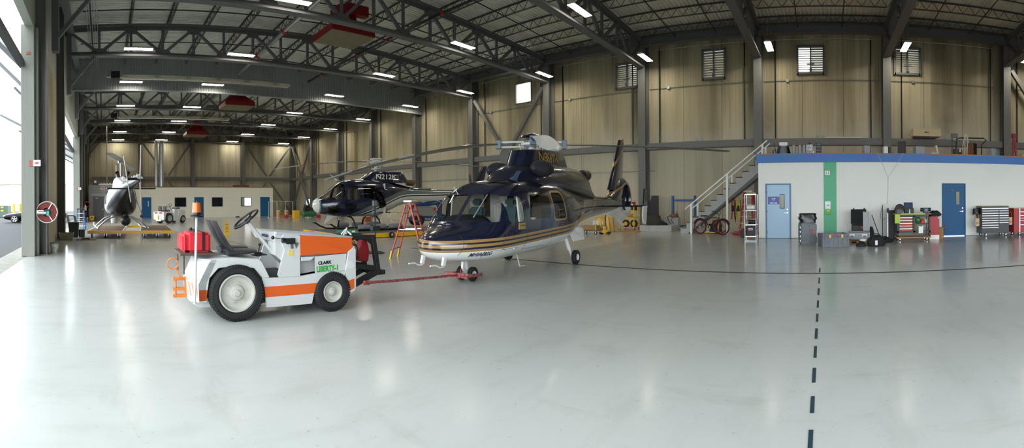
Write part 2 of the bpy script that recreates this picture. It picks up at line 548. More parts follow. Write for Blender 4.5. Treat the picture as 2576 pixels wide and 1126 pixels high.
# ---------------------------------------------------------------- columns, girt, eave strut, braces
TX = [-54.0, -48.0, -41.6, -35.4, -29.0, -22.6, -16.1, -9.75, -3.35, 3.28, 9.9, 16.5, 23.0]
def column_mesh(depth=.62, w=.42, z1=10.3):
    mb = MB(); h = depth / 2
    mb.box(-w / 2, w / 2, -h, -h + .035, 0, z1); mb.box(-w / 2, w / 2, h - .035, h, 0, z1)
    mb.box(-.012, .012, -h + .035, h - .035, 0, z1)
    mb.box(-w / 2 - .04, w / 2 + .04, -h - .04, h + .04, 0, .025)
    return mb
colm = None
for i, X in enumerate(TX):
    if colm is None:
        o = colm = struct('column', column_mesh(), m_steel)
    else:
        o = colm.copy(); COL.objects.link(o)
    o.location = (X, 23.62, 0)
# end wall columns
for Y in (4.3, 10.6, 16.9):
    o = colm.copy(); COL.objects.link(o); o.location = (-53.9, Y, 0); o.rotation_euler.z = PI / 2
# columns on the door side
for X in (-13.95, -20.3, -36.95, -41.6, -48.0, -53.7):
    o = colm.copy(); COL.objects.link(o); o.location = (X, -2.02, 0)
mb = MB()
for a, b in zip(TX[:-1], TX[1:]):
    mb.box(a + .22, b - .22, 23.45, 23.49, 4.3, 4.62); mb.box(a + .22, b - .22, 23.49, 23.8, 4.28, 4.31); mb.box(a + .22, b - .22, 23.49, 23.8, 4.61, 4.64)
struct('girt_beam', mb, m_steel)
mb = MB()
for a, b in ((-1.4, 4.08), (4.52, 10.38), (10.82, 16.68), (17.12, 23.3)):
    mb.box(-53.75, -53.71, a, b, 4.3, 4.62); mb.box(-54.0, -53.75, a, b, 4.28, 4.31); mb.box(-54.0, -53.75, a, b, 4.61, 4.64)
struct('girt_beam', mb, m_steel)
mb = MB(); mb.box(-54.2, 24, 23.2, 23.25, 9.92, 10.42); mb.box(-54.2, 24, 23.05, 23.4, 9.9, 9.94); mb.box(-54.2, 24, 23.05, 23.4, 10.4, 10.44)
struct('eave_beam', mb, m_steel_d)
mb = MB(); mb.box(-54.2, 24, -1.6, -1.55, 9.92, 10.42); mb.box(-54.2, 24, -1.75, -1.4, 9.9, 9.94)
struct('eave_beam', mb, m_steel_d)
def vbrace(p0, p1):
    mb = MB(); mb.bar(p0, p1, .2, .2)
    return struct('wall_brace_beam', mb, m_steel)
for X0_, X1_ in ((-22.6, -16.1), (-54.0, -48.0), (9.9, 16.5)):
    xm = (X0_ + X1_) / 2
    vbrace((X0_ + .3, 23.45, 8.6), (xm - .25, 23.45, 4.9)); vbrace((X1_ - .3, 23.45, 8.6), (xm + .25, 23.45, 4.9))
    vbrace((X0_ + .3, 23.45, .4), (xm - .25, 23.45, 4.1)); vbrace((X1_ - .3, 23.45, .4), (xm + .25, 23.45, 4.1))
    mb = MB(); mb.prism([(xm - .55, 4.66), (xm - .3, 5.3), (xm + .3, 5.3), (xm + .55, 4.66), (xm + .55, 4.25), (xm + .3, 3.7), (xm - .3, 3.7), (xm - .55, 4.25)], 23.38, 23.42)
    struct('gusset_beam_plate', mb, m_steel)
for Y0_, Y1_ in ((4.3, 10.6), (16.9, 23.4), (-1.7, 4.3)):
    ym = (Y0_ + Y1_) / 2
    if Y0_ < 0: continue
    for a, b in ((Y0_ + .3, ym - .2), (Y1_ - .3, ym + .2)):
        vbrace((-53.6, a, 8.6), (-53.6, b, 4.8)); vbrace((-53.6, a, .4), (-53.6, b, 4.1))
# slim black rods beside each wall column
mb0 = None
for X in TX:
    for d in (-.78, .85):
        mb = MB(); mb.cyl((X + d, 23.9, 4.66), (X + d, 23.9, 9.9), .035, n=8); mb.cyl((X + d, 23.9, 4.5), (X + d, 23.9, 4.66), .03, n=8)
        struct('rod_trim', mb, m_black)
# conduit along the wall below the eave
for k, (a, b) in enumerate(zip(TX[5:-2], TX[6:-1])):
    mb = MB(); mb.tube([(a + .25, 23.95, 7.72), (b - .25, 23.95, 7.72)], .018, 6); mb.box((a + b) / 2 - 1.9, (a + b) / 2 - 1.75, 23.9, 24.0, 7.64, 7.78)
    struct('conduit_trim', mb, m_galv)
for k, (a, b) in enumerate(zip(TX[4:-2], TX[5:-1])):
    mb = MB(); mb.tube([(a + .7, 23.7, 9.78), (b - .7, 23.7, 9.78)], .02, 6)
    for j in range(5):
        xx = a + 1.2 + j * 1.05; mb.box(xx - .03, xx + .03, 23.66, 23.74, 9.5, 9.78)
    struct('conduit_trim', mb, m_galv)

# ---------------------------------------------------------------- roof trusses
TB = 8.82
def truss_top(y): return deck_z(y) - .42
def truss_mesh():
    mb = MB(); y0, y1 = -1.75, 23.4; N = 16
    mb.box(-.19, .19, y0, y1, TB - .04, TB + .05); mb.box(-.02, .02, y0, y1, TB + .05, TB + .2)     # bottom chord tee
    for a, b in ((y0, 11), (11, y1)):
        mb.bar((0, a, truss_top(a)), (0, b, truss_top(b)), .38, .09); mb.bar((0, a, truss_top(a) - .12), (0, b, truss_top(b) - .12), .04, .2)
    st = (y1 - y0) / N
    for i in range(N):
        a = y0 + i * st; b = a + st
        lo, hi = (a, b) if i % 2 else (b, a)
        # diagonals rise from each bottom gusset to the next top gusset, a post at every node
        mb.bar((0, hi, truss_top(hi) - .12), (0, lo, TB + .12), .13, .13)
        if i: mb.bar((0, a, TB + .05), (0, a, truss_top(a) - .05), .12, .1)
        if i % 2 == 0:
            mb.prism([(lo - .5, TB + .04), (lo + .5, TB + .04), (lo + .3, TB + .36), (lo - .3, TB + .36)], -.03, .03, 'yz')
            t = truss_top(hi)
            mb.prism([(hi - .42, t - .05), (hi + .42, t - .05), (hi + .25, t - .4), (hi - .25, t - .4)], -.03, .03, 'yz')
    # end posts and knee brace on the door side
    mb.box(-.15, .15, y0 - .05, y0 + .2, 6.9, truss_top(y0)); mb.bar((0, -1.7, 7.3), (0, -.4, TB), .14, .14)
    return mb
tr = None
for X in TX:
    if tr is None:
        tr = struct('roof_truss_beam', truss_mesh(), m_steel_d); o = tr
    else:
        o = tr.copy(); COL.objects.link(o)
    o.location.x = X

# open web joists spanning from truss to truss
def joist_mesh(L):
    mb = MB(); D = .46; n = 11; st = L / n
    mb.box(.0, L, -.05, .05, -.03, .0); mb.box(0, L, -.006, .006, -.07, -.03)
    mb.box(.35, L - .35, -.045, .045, -D, -D + .03)
    for i in range(n):
        a = i * st; 
        mb.bar((a, 0, -.03), (a + st / 2, 0, -D + .02), .022); mb.bar((a + st / 2, 0, -D + .02), (a + st, 0, -.03), .022)
    return mb
jo = joist_mesh(6.4).build('roof_joist_beam', m_joist); jo['kind'] = 'structure'
first = True
for i, X in enumerate(TX[:-1]):
    L = TX[i + 1] - X
    for k in range(13):
        Y = -.6 + k * 1.95
        if first: o = jo; first = False
        else:
            o = jo.copy(); COL.objects.link(o)
        o.location = (X, Y, deck_z(Y)); o.scale.x = L / 6.4

# ribbed draft curtain under the roof
mb = MB(); y = -2.0; pr = []
while y < 24:
    pr += [(y, 0), (y + .07, 0), (y + .085, .04), (y + .155, .04)]; y += .17
n = len(pr)
vs = [(-28.72 + h, y, 8.62) for y, h in pr] + [(-28.72 + h, y, deck_z(y) - .02) for y, h in pr]
mb.add(vs, [(i, i + 1, n + i + 1, n + i) for i in range(n - 1)])
mb.box(-28.8, -28.6, -2, 24, 8.58, 8.66)
struct('draft_curtain_partition', mb, M('grey ribbed sheet', '949a9b', .5), sharp=.3)

# ---------------------------------------------------------------- pipes under the roof
def pipe(name, pts, r, mat, label, cat='pipe', red=None):
    mb = MB(); mb.tube(pts, r, 10)
    o = tag(mb.build(name, mat), label, cat)
    if red:
        for p, d in red:
            q = MB(); p = V(p); d = V(d).normalized(); q.cyl(p - d * .09, p + d * .09, r * 1.35, n=12)
            part('coupling', q, m_red, o, 'red pipe coupling')
    return o
pipe('sprinkler_main_pipe', [(-28.5, 8.7, 9.9), (-14, 8.6, 9.9)], .11, m_galv, 'thick grey sprinkler main running lengthwise under the roof beside the red hoods', red=[((x, 8.65, 9.9), (1, 0, 0)) for x in (-20.6, -24.6)])
pipe('sprinkler_main_pipe', [(-28.5, 13.7, 9.85), (10, 13.7, 9.85)], .065, m_blackpipe, 'thinner black sprinkler pipe running lengthwise under the middle of the roof', red=[((x, 13.7, 9.85), (1, 0, 0)) for x in (-14.9, -19.2, -22.0, -26.5)])
pipe('sprinkler_main_pipe', [(-53, 8.7, 9.9), (-28.9, 8.7, 9.9)], .11, m_galv, 'thick grey sprinkler main under the roof beyond the ribbed draft curtain')
for i, X in enumerate(TX[3:-3]):
    for d in (2.1, 4.3):
        pts = [(X + d, y, deck_z(y) - .5) for y in (-1.2, 5, 11, 17, 23.0)]
        pipe('sprinkler_branch_pipe', pts, .028, m_blackpipe, 'thin black sprinkler branch pipe crossing under the roof deck', 'pipe').__setitem__('group', 'sprinkler branch pipes under the roof')
mb = MB()
for k in range(5):
    mb.tube([(-28.5, -.7 + .11 * k, 9.72), (-10, -.7 + .11 * k, 9.72)], .022, 6)
tag(mb.build('conduit_run', m_galv), 'bundle of thin grey conduits running lengthwise under the roof near the hangar doors', 'conduit', kind='structure')

# ---------------------------------------------------------------- fluorescent lights, one row under every truss
m_tube = M('lit tube', 'ffffff', .4, emit='fff4e4', es=36.0)
m_lampbody = M('lamp housing', 'c9c9c6', .4)
def make_light():
    t = thing('hanging_light', 'x', 'light')
    mb = MB(); mb.prism([(-.17, 0), (.17, 0), (.1, .09), (-.1, .09)], -.7, .7)
    part('housing', mb, m_lampbody, t)
    mb = MB(); mb.box(-.155, .155, -.68, .68, -.006, .0)
    part('diffuser', mb, m_tube, t)
    mb = MB(); mb.cyl((0, -.6, .09), (0, -.6, 1.0), .006, n=6); part('hanger_wire', mb, m_galv, t)
    mb = MB(); mb.cyl((0, .6, .09), (0, .6, 1.0), .006, n=6); part('hanger_wire', mb, m_galv, t)
    return t
lt0 = make_light(); used = False
ordn = ['first', 'second', 'third', 'fourth', 'fifth', 'sixth', 'seventh', 'eighth', 'ninth', 'tenth', 'eleventh', 'twelfth']
place_w = ['nearest hangar doors', 'second from hangar doors', 'second from the long concrete wall', 'nearest the long concrete wall']
for i, X in enumerate(TX[:-2]):
    for k, Y in enumerate((1.7, 6.8, 15.4, 22.1)):
        if X > -20 and k < 1: continue
        if X > -12 and k < 2: continue
        if X > -5 and k < 3: continue
        if used: o = copy_tree(lt0)
        else: o = lt0; used = True
        o.location = (X + (1.15 if abs(X + 29) < .1 else .75), Y, 8.92)
        o['label'] = 'fluorescent light %s, under %s truss from far wall' % (place_w[k], ordn[i])
        o['group'] = 'fluorescent lights hung under the roof trusses'

# ---------------------------------------------------------------- red hoods and radiant tube heaters
m_grille = None
def hood(X, Y, z, label):
    t = thing('exhaust_hood', label, 'hood', (X, Y, z), group='red hoods under the roof')
    mb = MB(); w = .95; d = 1.1
    mb.box(-w, w, -d, d, 0, .28)
    part('skirt', mb, m_redhood, t)
    mb = MB(); mb.hexa([(-w, -d, .28), (w, -d, .28), (w, d, .28), (-w, d, .28)], [(-.4, -.45, .85), (.4, -.45, .85), (.4, .45, .85), (-.4, .45, .85)])
    part('hopper', mb, m_redhood, t)
    mb = MB(); mb.box(-.4, .4, -.45, .45, .85, 1.4); mb.cyl((-.4, 0, 1.15), (-.75, 0, 1.15), .3, n=20); mb.box(.4, .75, -.25, .9, .95, 1.4)
    part('fan_box', mb, m_redhood, t)
    mb = MB(); mb.box(-w + .04, w - .04, -d + .04, d - .04, -.012, .0)
    for k in range(14):
        xx = -w + .1 + k * .13; mb.box(xx, xx + .03, -d + .05, d - .05, -.03, -.012)
    part('grille', mb, M('hood grille', '8f8870', .6), t, 'pale slatted grille')
    return t
hood(-18.1, 10.5, 8.95, 'red metal hood with pale slatted underside, nearest of the three under the roof')
hood(-32.0, 9.6, 8.45, 'red metal hood under the roof behind the ribbed draft curtain, middle of three')
hood(-45.0, 9.2, 8.25, 'red metal hood under the roof close to the far end wall, smallest looking of three')
def tube_heater(X, Y0, Y1, z, label):
    t = thing('hanging_tube_heater', label, 'heater', (X, Y0, z), group='radiant tube heaters')
    L = Y1 - Y0; mb = MB()
    mb.prism([(-.22, -.1), (-.12, .1), (.12, .1), (.22, -.1), (.2, -.1), (.11, .085), (-.11, .085), (-.2, -.1)], .9, L)
    part('reflector', mb, M('polished reflector', 'd5d3ca', .25, .9), t)
    mb = MB()
    for dx in (-.07, .07): mb.cyl((dx, .6, -.03), (dx, L - .1, -.03), .045, n=10)
    part('heater_tube', mb, M('heater tube steel', 'a39f92', .35, .8), t)
    mb = MB(); mb.box(-.18, .18, .25, .75, -.1, .28)
    part('burner_box', mb, m_black, t)
    mb = MB(); mb.cyl((0, .0, .0), (0, .25, .0), .04, n=8); mb.cyl((0, .1, 0), (0, .1, 1.6), .035, n=8)
    part('gas_line', mb, m_galv, t)
    for k in range(4):
        mb = MB(); mb.cyl((0, 1.2 + k * 3, .1), (0, 1.2 + k * 3, 1.6), .008, n=5); part('hanger_wire', mb, m_galv, t)
    return t
tube_heater(-26, .2, 11.2, 8.72, 'long silver radiant tube heater under the roof in front of the ribbed draft curtain')
tube_heater(-39, .4, 11.0, 8.9, 'long silver radiant tube heater under the roof beyond the ribbed draft curtain')

# ---------------------------------------------------------------- wall louvers
lv_label = ['louvered wall vent above the tail fin of the big helicopter', 'louvered wall vent to the left of the stair above the wall beam',
            'louvered wall vent with its left half wide open and bright', 'louvered wall vent above the blue walk door with dull slats']
for k, (x0, x1, z0, z1) in enumerate(LOUV):
    t = thing('wall_louver', lv_label[k], 'vent', ((x0 + x1) / 2, 24, z0), group='louvered vents high on the concrete wall')
    w = (x1 - x0) / 2; h = z1 - z0; mb = MB()
    mb.box(-w - .05, -w + .06, -.14, .05, -.05, h + .05); mb.box(w - .06, w + .05, -.14, .05, -.05, h + .05)
    mb.box(-w, w, -.14, .05, -.05, .06); mb.box(-w, w, -.14, .05, h - .06, h + .05); mb.box(-.035, .035, -.14, .05, .06, h - .06)
    part('frame', mb, m_steel, t)
    for side in (0, 1):
        ang = [(1.18, 1.14), (1.2, 1.2), (.72, 1.12), (1.25, 1.16)][k][side]
        for j in range(11):
            zc = .12 + j * (h - .2) / 10.5; mb = MB()
            a, b = (-w + .06, -.035) if side == 0 else (.035, w - .06)
            c, s_ = math.cos(ang) * .075, math.sin(ang) * .075
            mb.bar((a, 0, zc), (b, 0, zc), h / 10.2, .006, up=(0, -math.sin(ang), math.cos(ang)))
            part('slat', mb, M('louver slat', 'a9a596', .5), t)
    mb = MB(); mb.box(-.2, .2, -.2, -.16, .45, .49); mb.bar((0, -.18, .2), (0, -.18, .5), .03); mb.box(-.06, .06, -.24, -.14, .1, .24)
    part('actuator', mb, m_steel_d, t)

# ---------------------------------------------------------------- door jambs, raised hangar doors
mb = MB(); mb.box(-13.75, -13.3, -2.42, -2.02, 0, 6.85); mb.box(-13.72, -13.5, -2.02, -1.93, 0, 6.8)
struct('door_1_jamb', mb, m_jamb, bev=.01)
mb = MB(); mb.box(-36.9, -36.35, -2.42, -1.9, 0, 6.85)
struct('door_2_jamb', mb, m_jamb, bev=.01)
def raised_door(name, xa, xb, yo):
    mb = MB()
    mb.hexa([(xa, -2.42, 5.75), (xb, -2.42, 5.75), (xb, yo, 9.0), (xa, yo, 9.0)], [(xa, -2.55, 5.9), (xb, -2.55, 5.9), (xb, yo - .12, 9.15), (xa, yo - .12, 9.15)])
    o = struct(name, mb, M('raised door skin', 'eef0ec', .5))
    mb = MB(); mb.bar((xa, -2.4, 5.7), (xb, -2.4, 5.7), .16, .2); part('edge_beam', mb, m_steel_d, o)
    for X in (xa + .1, (xa + xb) / 2, xb - .1):
        mb = MB(); mb.bar((X, -2.42, 5.65), (X, yo, 8.9), .1, .14); part('leaf_rib', mb, m_steel_d, o)
    return o
raised_door('door_1', -13.5, 23, -5.6)
raised_door('door_2', -36.3, -20.6, -5.6)
raised_door('door_9', -54, -37.0, -8.5)
mb = MB(); mb.box(-13.3, -13.29, -2.25, -2.12, 5.93, 6.02); o = tag(mb.build('arrow_sign', M('orange brown arrow', '9a5a34', .5)), 'small orange brown arrow sign high on the near pale door jamb', 'sign')
# ---------------------------------------------------------------- wheels
def wheel(parent, c, R, w, rr, side=-1, rim=None, tyre=None, bolts=6, tread=0, spokes=0, name='wheel'):
    """tyre lathe about y, with a dished rim as sub-part; side is the outer face direction on y"""
    rim = rim or m_white; rim = m_rimw if rim is m_twp else rim; tyre = tyre or m_rubber
    mb = MB(); h = w / 2
    prof = [(rr, -h * .75), (rr + (R - rr) * .25, -h * .98), (rr + (R - rr) * .65, -h), (R - (R - rr) * .12, -h * .86), (R, -h * .62)]
    for k in (-.3, 0, .3):
        prof += [(R, h * (k - .06) ), (R - .012 * R / .3, h * (k - .03)), (R - .012 * R / .3, h * (k + .03)), (R, h * (k + .06))]
    prof += [(R, h * .62), (R - (R - rr) * .12, h * .86), (rr + (R - rr) * .65, h), (rr + (R - rr) * .25, h * .98), (rr, h * .75)]
    mb.lathe(prof, c, (0, 1, 0), 44, cap=False)
    if tread:
        for k in range(tread):
            t = 2 * PI * k / tread
            for s_ in (-1, 1):
                p = V(c) + V((math.cos(t) * (R - .004), s_ * h * .8, math.sin(t) * (R - .004)))
                q = V(c) + V((math.cos(t) * (R - (R - rr) * .32), s_ * h * 1.01, math.sin(t) * (R - (R - rr) * .32)))
                mb.bar(p, q, .022, .02, up=(math.cos(t), 0, math.sin(t)))
    o = part(name, mb, tyre, parent)
    q = MB(); s = side
    q.lathe([(0, -s * h * .4), (rr * .98, -s * h * .74), (rr * 1.0, s * h * .7), (rr * 1.05, s * h * .84), (rr * 1.05, s * h * .94), (rr * .97, s * h * .96), (rr * .93, s * h * .72), (rr * .86, s * h * .40), (rr * .55, s * h * .34), (rr * .46, s * h * .40), (rr * .40, s * h * .66), (rr * .30, s * h * .74), (0, s * h * .76)], c, (0, 1, 0), 36)
    for k in range(bolts):
        t = 2 * PI * (k + .3) / bolts; p = V(c) + V((math.cos(t) * rr * .58, s * h * .30, math.sin(t) * rr * .58))
        q.cyl(p, p + V((0, s * h * .2, 0)), rr * .055, n=6)
    part('rim', q, rim, o)
    q = MB(); q.cyl(V(c) + V((0, s * h * .78, 0)), V(c) + V((0, s * h * .95, 0)), rr * .2, rr * .16, n=16)
    part('hub_cap', q, rim, o)
    return o

# ---------------------------------------------------------------- the white and orange tow tractor
ORG = 'd65a18'
def tractor_paint():
    s = Nodes('tractor white with orange band'); vec, x, y, z = s.obj()
    band = s.math('MULTIPLY', s.math('GREATER_THAN', z, .285), s.math('LESS_THAN', z, .425))
    band = s.math('MULTIPLY', band, s.math('GREATER_THAN', x, -.4395))
    st = s.math('LESS_THAN', s.math('FRACT', s.math('ADD', s.math('MULTIPLY', y, 11.0), s.math('MULTIPLY', z, -3.0))), .5)
    st = s.math('MULTIPLY', st, s.math('MULTIPLY', s.math('GREATER_THAN', z, .32), s.math('LESS_THAN', z, .56)))
    st = s.math('MULTIPLY', st, s.math('LESS_THAN', x, -.452))
    c = s.mix(band, lin('c9cac8'), lin(ORG)); c = s.mix(s.math('MULTIPLY', st, .8), c, lin(ORG))
    chips = s.math('MULTIPLY', s.math('SUBTRACT', s.noise(vec, 22, 4, .7), .68, True), 14, True)
    c = s.mix(chips, c, lin('55524d'))
    s.put(s.b.inputs['Base Color'], c); s.b.inputs['Roughness'].default_value = .35
    return s.m
m_tw = tractor_paint()
m_twp = M('tractor plain white', 'c9cac8', .35, dirt=.06, dirtcol='8c8880', scale=6)
m_rimw = M('cream rim paint', 'bdbcb2', .4, dirt=.15, dirtcol='6a675f', scale=9)
m_or = M('tractor orange', ORG, .35, coat=.3)
m_org_rust = M('worn orange steel', 'd9782c', .5, dirt=.5, dirtcol='7a4a2a', scale=14)
m_vinyl = M('black seat vinyl', '2b2c30', .5, dirt=.3, dirtcol='55565a', scale=6)
m_towblack = M('black frame paint', '17181a', .45)
m_redpump = M('dark red pump', '8e1a20', .4)
m_orange_lens = M('amber lens', 'e8640c', .15, coat=.5)
m_txt_black = M('lettering black', '1c1d1f', .5)
m_txt_green = M('lettering green', '2fa03c', .5)
m_caution = M('red sticker', 'b82a2c', .5)
m_yel = M('yellow paint', 'e8b81c', .4)

def tow_tractor():
    t = thing('tow_tractor', 'white aircraft tow tractor with orange hood and orange side band, large in front', 'tow tractor', (-5.75, 1.65, 0), math.radians(88))
    W = 1.0
    fend = [(-.44, .26), (-.45, .5), (-.42, .57), (-.32, .78), (-.27, .815), (-.02, .83), (.36, .80), (.41, .76), (.52, .54), (.41, .54), (.30, .68), (.05, .715), (-.18, .70), (-.30, .57), (-.345, .28)]
    for y0, y1 in ((0, .27), (W - .27, W)):
        mb = MB(); mb.prism(fend, y0, y1); part('rear_fender', mb, m_tw, t, bev=.008)
    mb = MB(); mb.prism([(-.53, .24), (-.55, .5), (-.52, .57), (-.42, .80), (-.05, .835), (.42, .80), (.5, .53), (.5, .2), (.2, .14), (-.4, .14)], .27, W - .27)
    part('rear_body', mb, m_tw, t, bev=.012)
    # the faceted tail panel reaching round to the fenders
    for a, b in ((.0, .27), (W, W - .27)):
        mb = MB()
        mb.hexa([(-.44, a, .27), (-.345, a, .27), (-.345, b, .24), (-.53, b, .24)], [(-.45, a, .5), (-.345, a, .5), (-.345, b, .5), (-.55, b, .5)])
        mb.hexa([(-.45, a, .5), (-.345, a, .5), (-.345, b, .5), (-.55, b, .5)], [(-.28, a, .812), (-.2, a, .815), (-.2, b, .82), (-.4, b, .805)])
        part('tail_panel', mb, m_tw, t)
    for y in (.16, W - .16):
        mb = MB(); mb.lathe([(.06, -.02), (.06, .0), (.045, .0), (.045, -.015), (0, -.015)], (-.385, y, .69), (-.86, -.18 if y < .5 else .18, .42), 20)
        part('tail_lamp', mb, m_black, t)
    # skirts between the wheels with the step
    for y0, y1 in ((0, .05), (W - .05, W)):
        mb = MB(); mb.prism([(.405, .545), (.44, .42), (.46, .27), (.47, .15), (1.13, .145), (1.16, .27), (1.215, .42), (1.25, .44), (1.49, .455), (1.64, .455), (1.66, .56), (1.19, .555), (.94, .53), (.7, .53)], y0, y1)
        part('side_skirt', mb, m_tw, t)
    mb = MB(); mb.box(.42, 1.02, .05, W - .05, .50, .525); part('step_floor', mb, M('grip tape', '3a3b3c', .9), t)
    mb = MB(); mb.box(.42, 1.7, .2, W - .2, .17, .5); part('chassis', mb, m_towblack, t)
    # hood: orange flanks, white panels
    for y0, y1 in ((0.02, .045), (W - .045, W - .02)):
        mb = MB(); mb.prism([(.97, .815), (.97, 1.075), (1.0, 1.09), (1.78, 1.03), (1.785, .885), (1.7, .82), (1.7, .812)], y0, y1)
        part('hood_side', mb, m_or, t, label='orange hood side', bev=.006)
        mb = MB(); mb.prism([(1.19, .79), (1.69, .805), (1.66, .565), (1.2, .548)], y0, y1)
        mb.prism([(.985, .79), (1.19, .79), (1.12, .74), (.985, .74)], y0, y1)
        part('engine_panel', mb, m_twp, t)
        mb = MB(); inner = .2 if y0 < .5 else W - .2
        ya, yb = (y1, inner) if y0 < .5 else (inner, y0)
        mb.prism([(.985, .53), (1.195, .55), (1.11, .74), (.985, .74)], inner - .005, inner + .005)
        part('step_recess', mb, m_twp, t)
    # crease that runs down the orange flank
    mb = MB(); mb.bar((1.14, .018, 1.05), (1.7, .012, .845), .008, .018); part('hood_crease', mb, m_or, t)
    mb = MB(); mb.prism([(1.0, .55), (1.0, 1.08), (1.78, 1.02), (1.72, .81), (1.66, .56)], .2, W - .2); part('engine_core', mb, m_twp, t)
    mb = MB(); mb.hexa([(.62, .03, 1.12), (.62, W - .03, 1.12), (1.8, W - .03, 1.02), (1.8, .03, 1.02)], [(.62, .03, 1.15), (.62, W - .03, 1.15), (1.8, W - .03, 1.045), (1.8, .03, 1.045)])
    part('hood_top', mb, M('hood top grey', 'b6bac0', .35), t, bev=.008)
    # cowl behind the engine: side wall and the dash
    mb = MB()
    for y0, y1 in ((.03, .06), (W - .06, W - .03)):
        mb.prism([(.97, .53), (.97, 1.09), (.72, 1.125), (.7, 1.0), (.74, .9), (.64, .57), (.66, .53)], y0, y1)
    mb.box(.93, .97, .06, W - .06, .53, 1.09)
    part('cowl', mb, m_twp, t, bev=.004)
    mb = MB(); mb.hexa([(.60, .12, 1.02), (.64, .12, 1.0), (.64, W - .06, 1.0), (.60, W - .06, 1.02)], [(.53, .12, 1.15), (.63, .12, 1.15), (.63, W - .06, 1.15), (.53, W - .06, 1.15)])
    mb.hexa([(.62, .06, .83), (.95, .06, .53), (.95, .4, .53), (.64, .4, .83)], [(.62, .06, 1.14), (.95, .06, 1.1), (.95, .4, 1.1), (.62, .4, 1.14)])
    part('dashboard', mb, m_twp, t)
    for k in range(4):
        mb = MB(); q = V((.565 - .003, .2 + .06 * k, 1.095)); mb.cyl(q, q + V((-.03, 0, -.01)), .018, n=10)
        part('dash_switch', mb, M('dark blue switch', '2c3a5c', .4), t)
    mb = MB(); mb.cyl((.57, .02, 1.075), (.72, .02, 1.05), .004, n=6); mb.box(.76, .88, -.02, .05, .985, 1.06); mb.cyl((.70, .015, 1.035), (.77, .015, 1.03), .035, .03, n=14)
    part('work_lamp', mb, m_black, t)
    mb = MB(); mb.ball((.57, .02, 1.075), .025, n=10, m=6); part('pull_knob', mb, m_black, t)
    mb = MB(); mb.box(.80, .87, .024, .03, .82, .9); part('notice_plate', mb, M('yellow notice', 'd8c46a', .5), t, 'yellow notice plate')
    mb = MB(); mb.box(.83, .87, .024, .03, .915, 1.0); mb.prism([(.885, 1.0), (.95, .99), (.91, .91)], .024, .03)
    part('notice_sticker', mb, M('grey sticker', '5f6468', .5), t, 'grey stickers on the cowl')
    # front guard plate
    mb = MB()
    for y0, y1 in ((-.005, .03), (W - .03, W + .005)):
        mb.prism([(1.80, .89), (1.71, .83), (1.66, .57), (1.67, .43), (1.715, .22), (1.80, .26), (1.83, .3), (1.83, .86)], y0, y1)
    mb.box(1.79, 1.83, .03, W - .03, .28, .9)
    part('front_guard', mb, m_twp, t, bev=.004)
    mb = MB(); mb.cyl((1.745, -.012, .64), (1.745, -.002, .64), .055, n=24); part('side_marker_lamp', mb, M('lamp lens', 'd6d8d4', .15), t)
    mb = MB(); mb.prism([(1.69, .41), (1.8, .44), (1.8, .30), (1.72, .27)], -.008, -.003); part('orange_corner_mark', mb, m_or, t, 'orange corner mark')
    text('maker_lettering', 'CLARK', .062, m_txt_black, t, (1.235, .016, .672), (1, 0, .03), (0, 0, 1), .0008, xs=1.05, bold=.003)
    text('unit_lettering', 'LIBERTY-1', .108, m_txt_green, t, (1.21, .016, .572), (1, 0, .02), (0, 0, 1), .0008, xs=.72, bold=.005)
    text('unit_lettering', 'LIBERTY-1', .09, m_txt_green, t, (-.468, .66, .60), (0, -1, 0), (.38, 0, .92), .003, xs=.55, shear=.12, bold=.003)
    # wheels
    for y, s in ((.07, -1), (W - .07, 1)):
        wheel(t, (.06, y, .37), .37, .23, .235, s, m_twp, tread=60)
        wheel(t, (1.45, y, .282), .282, .19, .14, s, m_twp, tread=46, bolts=8)
    # seats
    for y in (.28, .72):
        mb = MB(); rings = []
        for k in range(9):
            u = k / 8; x = .05 - .24 * u - .02 * math.sin(u * PI); z = .885 + .42 * u; hw = .17 * (1 - .25 * u ** 3); th = .055 * (1 - .55 * u)
            rings.append([V((x + th * .5 * math.copysign(abs(math.cos(a)) ** .6, math.cos(a)) + (.012 if abs(math.sin(a)) > .8 else 0), y + hw * math.copysign(abs(math.sin(a)) ** .8, math.sin(a)), z)) for a in [2 * PI * j / 20 for j in range(20)]])
        mb.loft(rings); part('seat_back', mb, m_vinyl, t)
        mb = MB(); rings = []
        for k in range(9):
            u = k / 8; x = -.02 + .4 * u; hw = .18 * (1 - .12 * u ** 4); th = .075 * (1 - .35 * u ** 3); z = .875 + .012 * u
            rings.append([V((x, y + hw * math.copysign(abs(math.cos(a)) ** .55, math.cos(a)), z + th * .5 * math.copysign(abs(math.sin(a)) ** .8, math.sin(a)))) for a in [2 * PI * j / 20 for j in range(20)]])
        mb.loft(rings); part('seat_cushion', mb, m_vinyl, t)
    # steering
    sc = V((.275, .3, 1.32)); ax = V((-.62, 0, .78)).normalized()
    mb = MB(); mb.torus(sc, ax, .2, .014, 36, 8)
    a, b = mb._frame(ax, (0, 1, 0))
    for k in range(3):
        an = 2 * PI * k / 3 + .4; mb.cyl(sc - ax * .03, sc + (a * math.cos(an) + b * math.sin(an)) * .195, .012, n=8)
    mb.cyl(sc - ax * .06, sc + ax * .0, .035, .03, n=14)
    part('steering_wheel', mb, m_black, t)
    mb = MB(); mb.cyl(sc - ax * .05, sc - ax * .62, .026, n=12); part('steering_column', mb, m_twp, t)
    mb = MB(); mb.cyl((.49, .42, .83), (.51, .42, .94), .01, n=8); mb.ball((.51, .42, .95), .022, n=10, m=6); mb.box(.4, .6, .36, .48, .80, .815); mb.ball((.49, .42, .815), .07, .05, .035, n=12, m=6)
    part('gear_lever', mb, m_black, t)
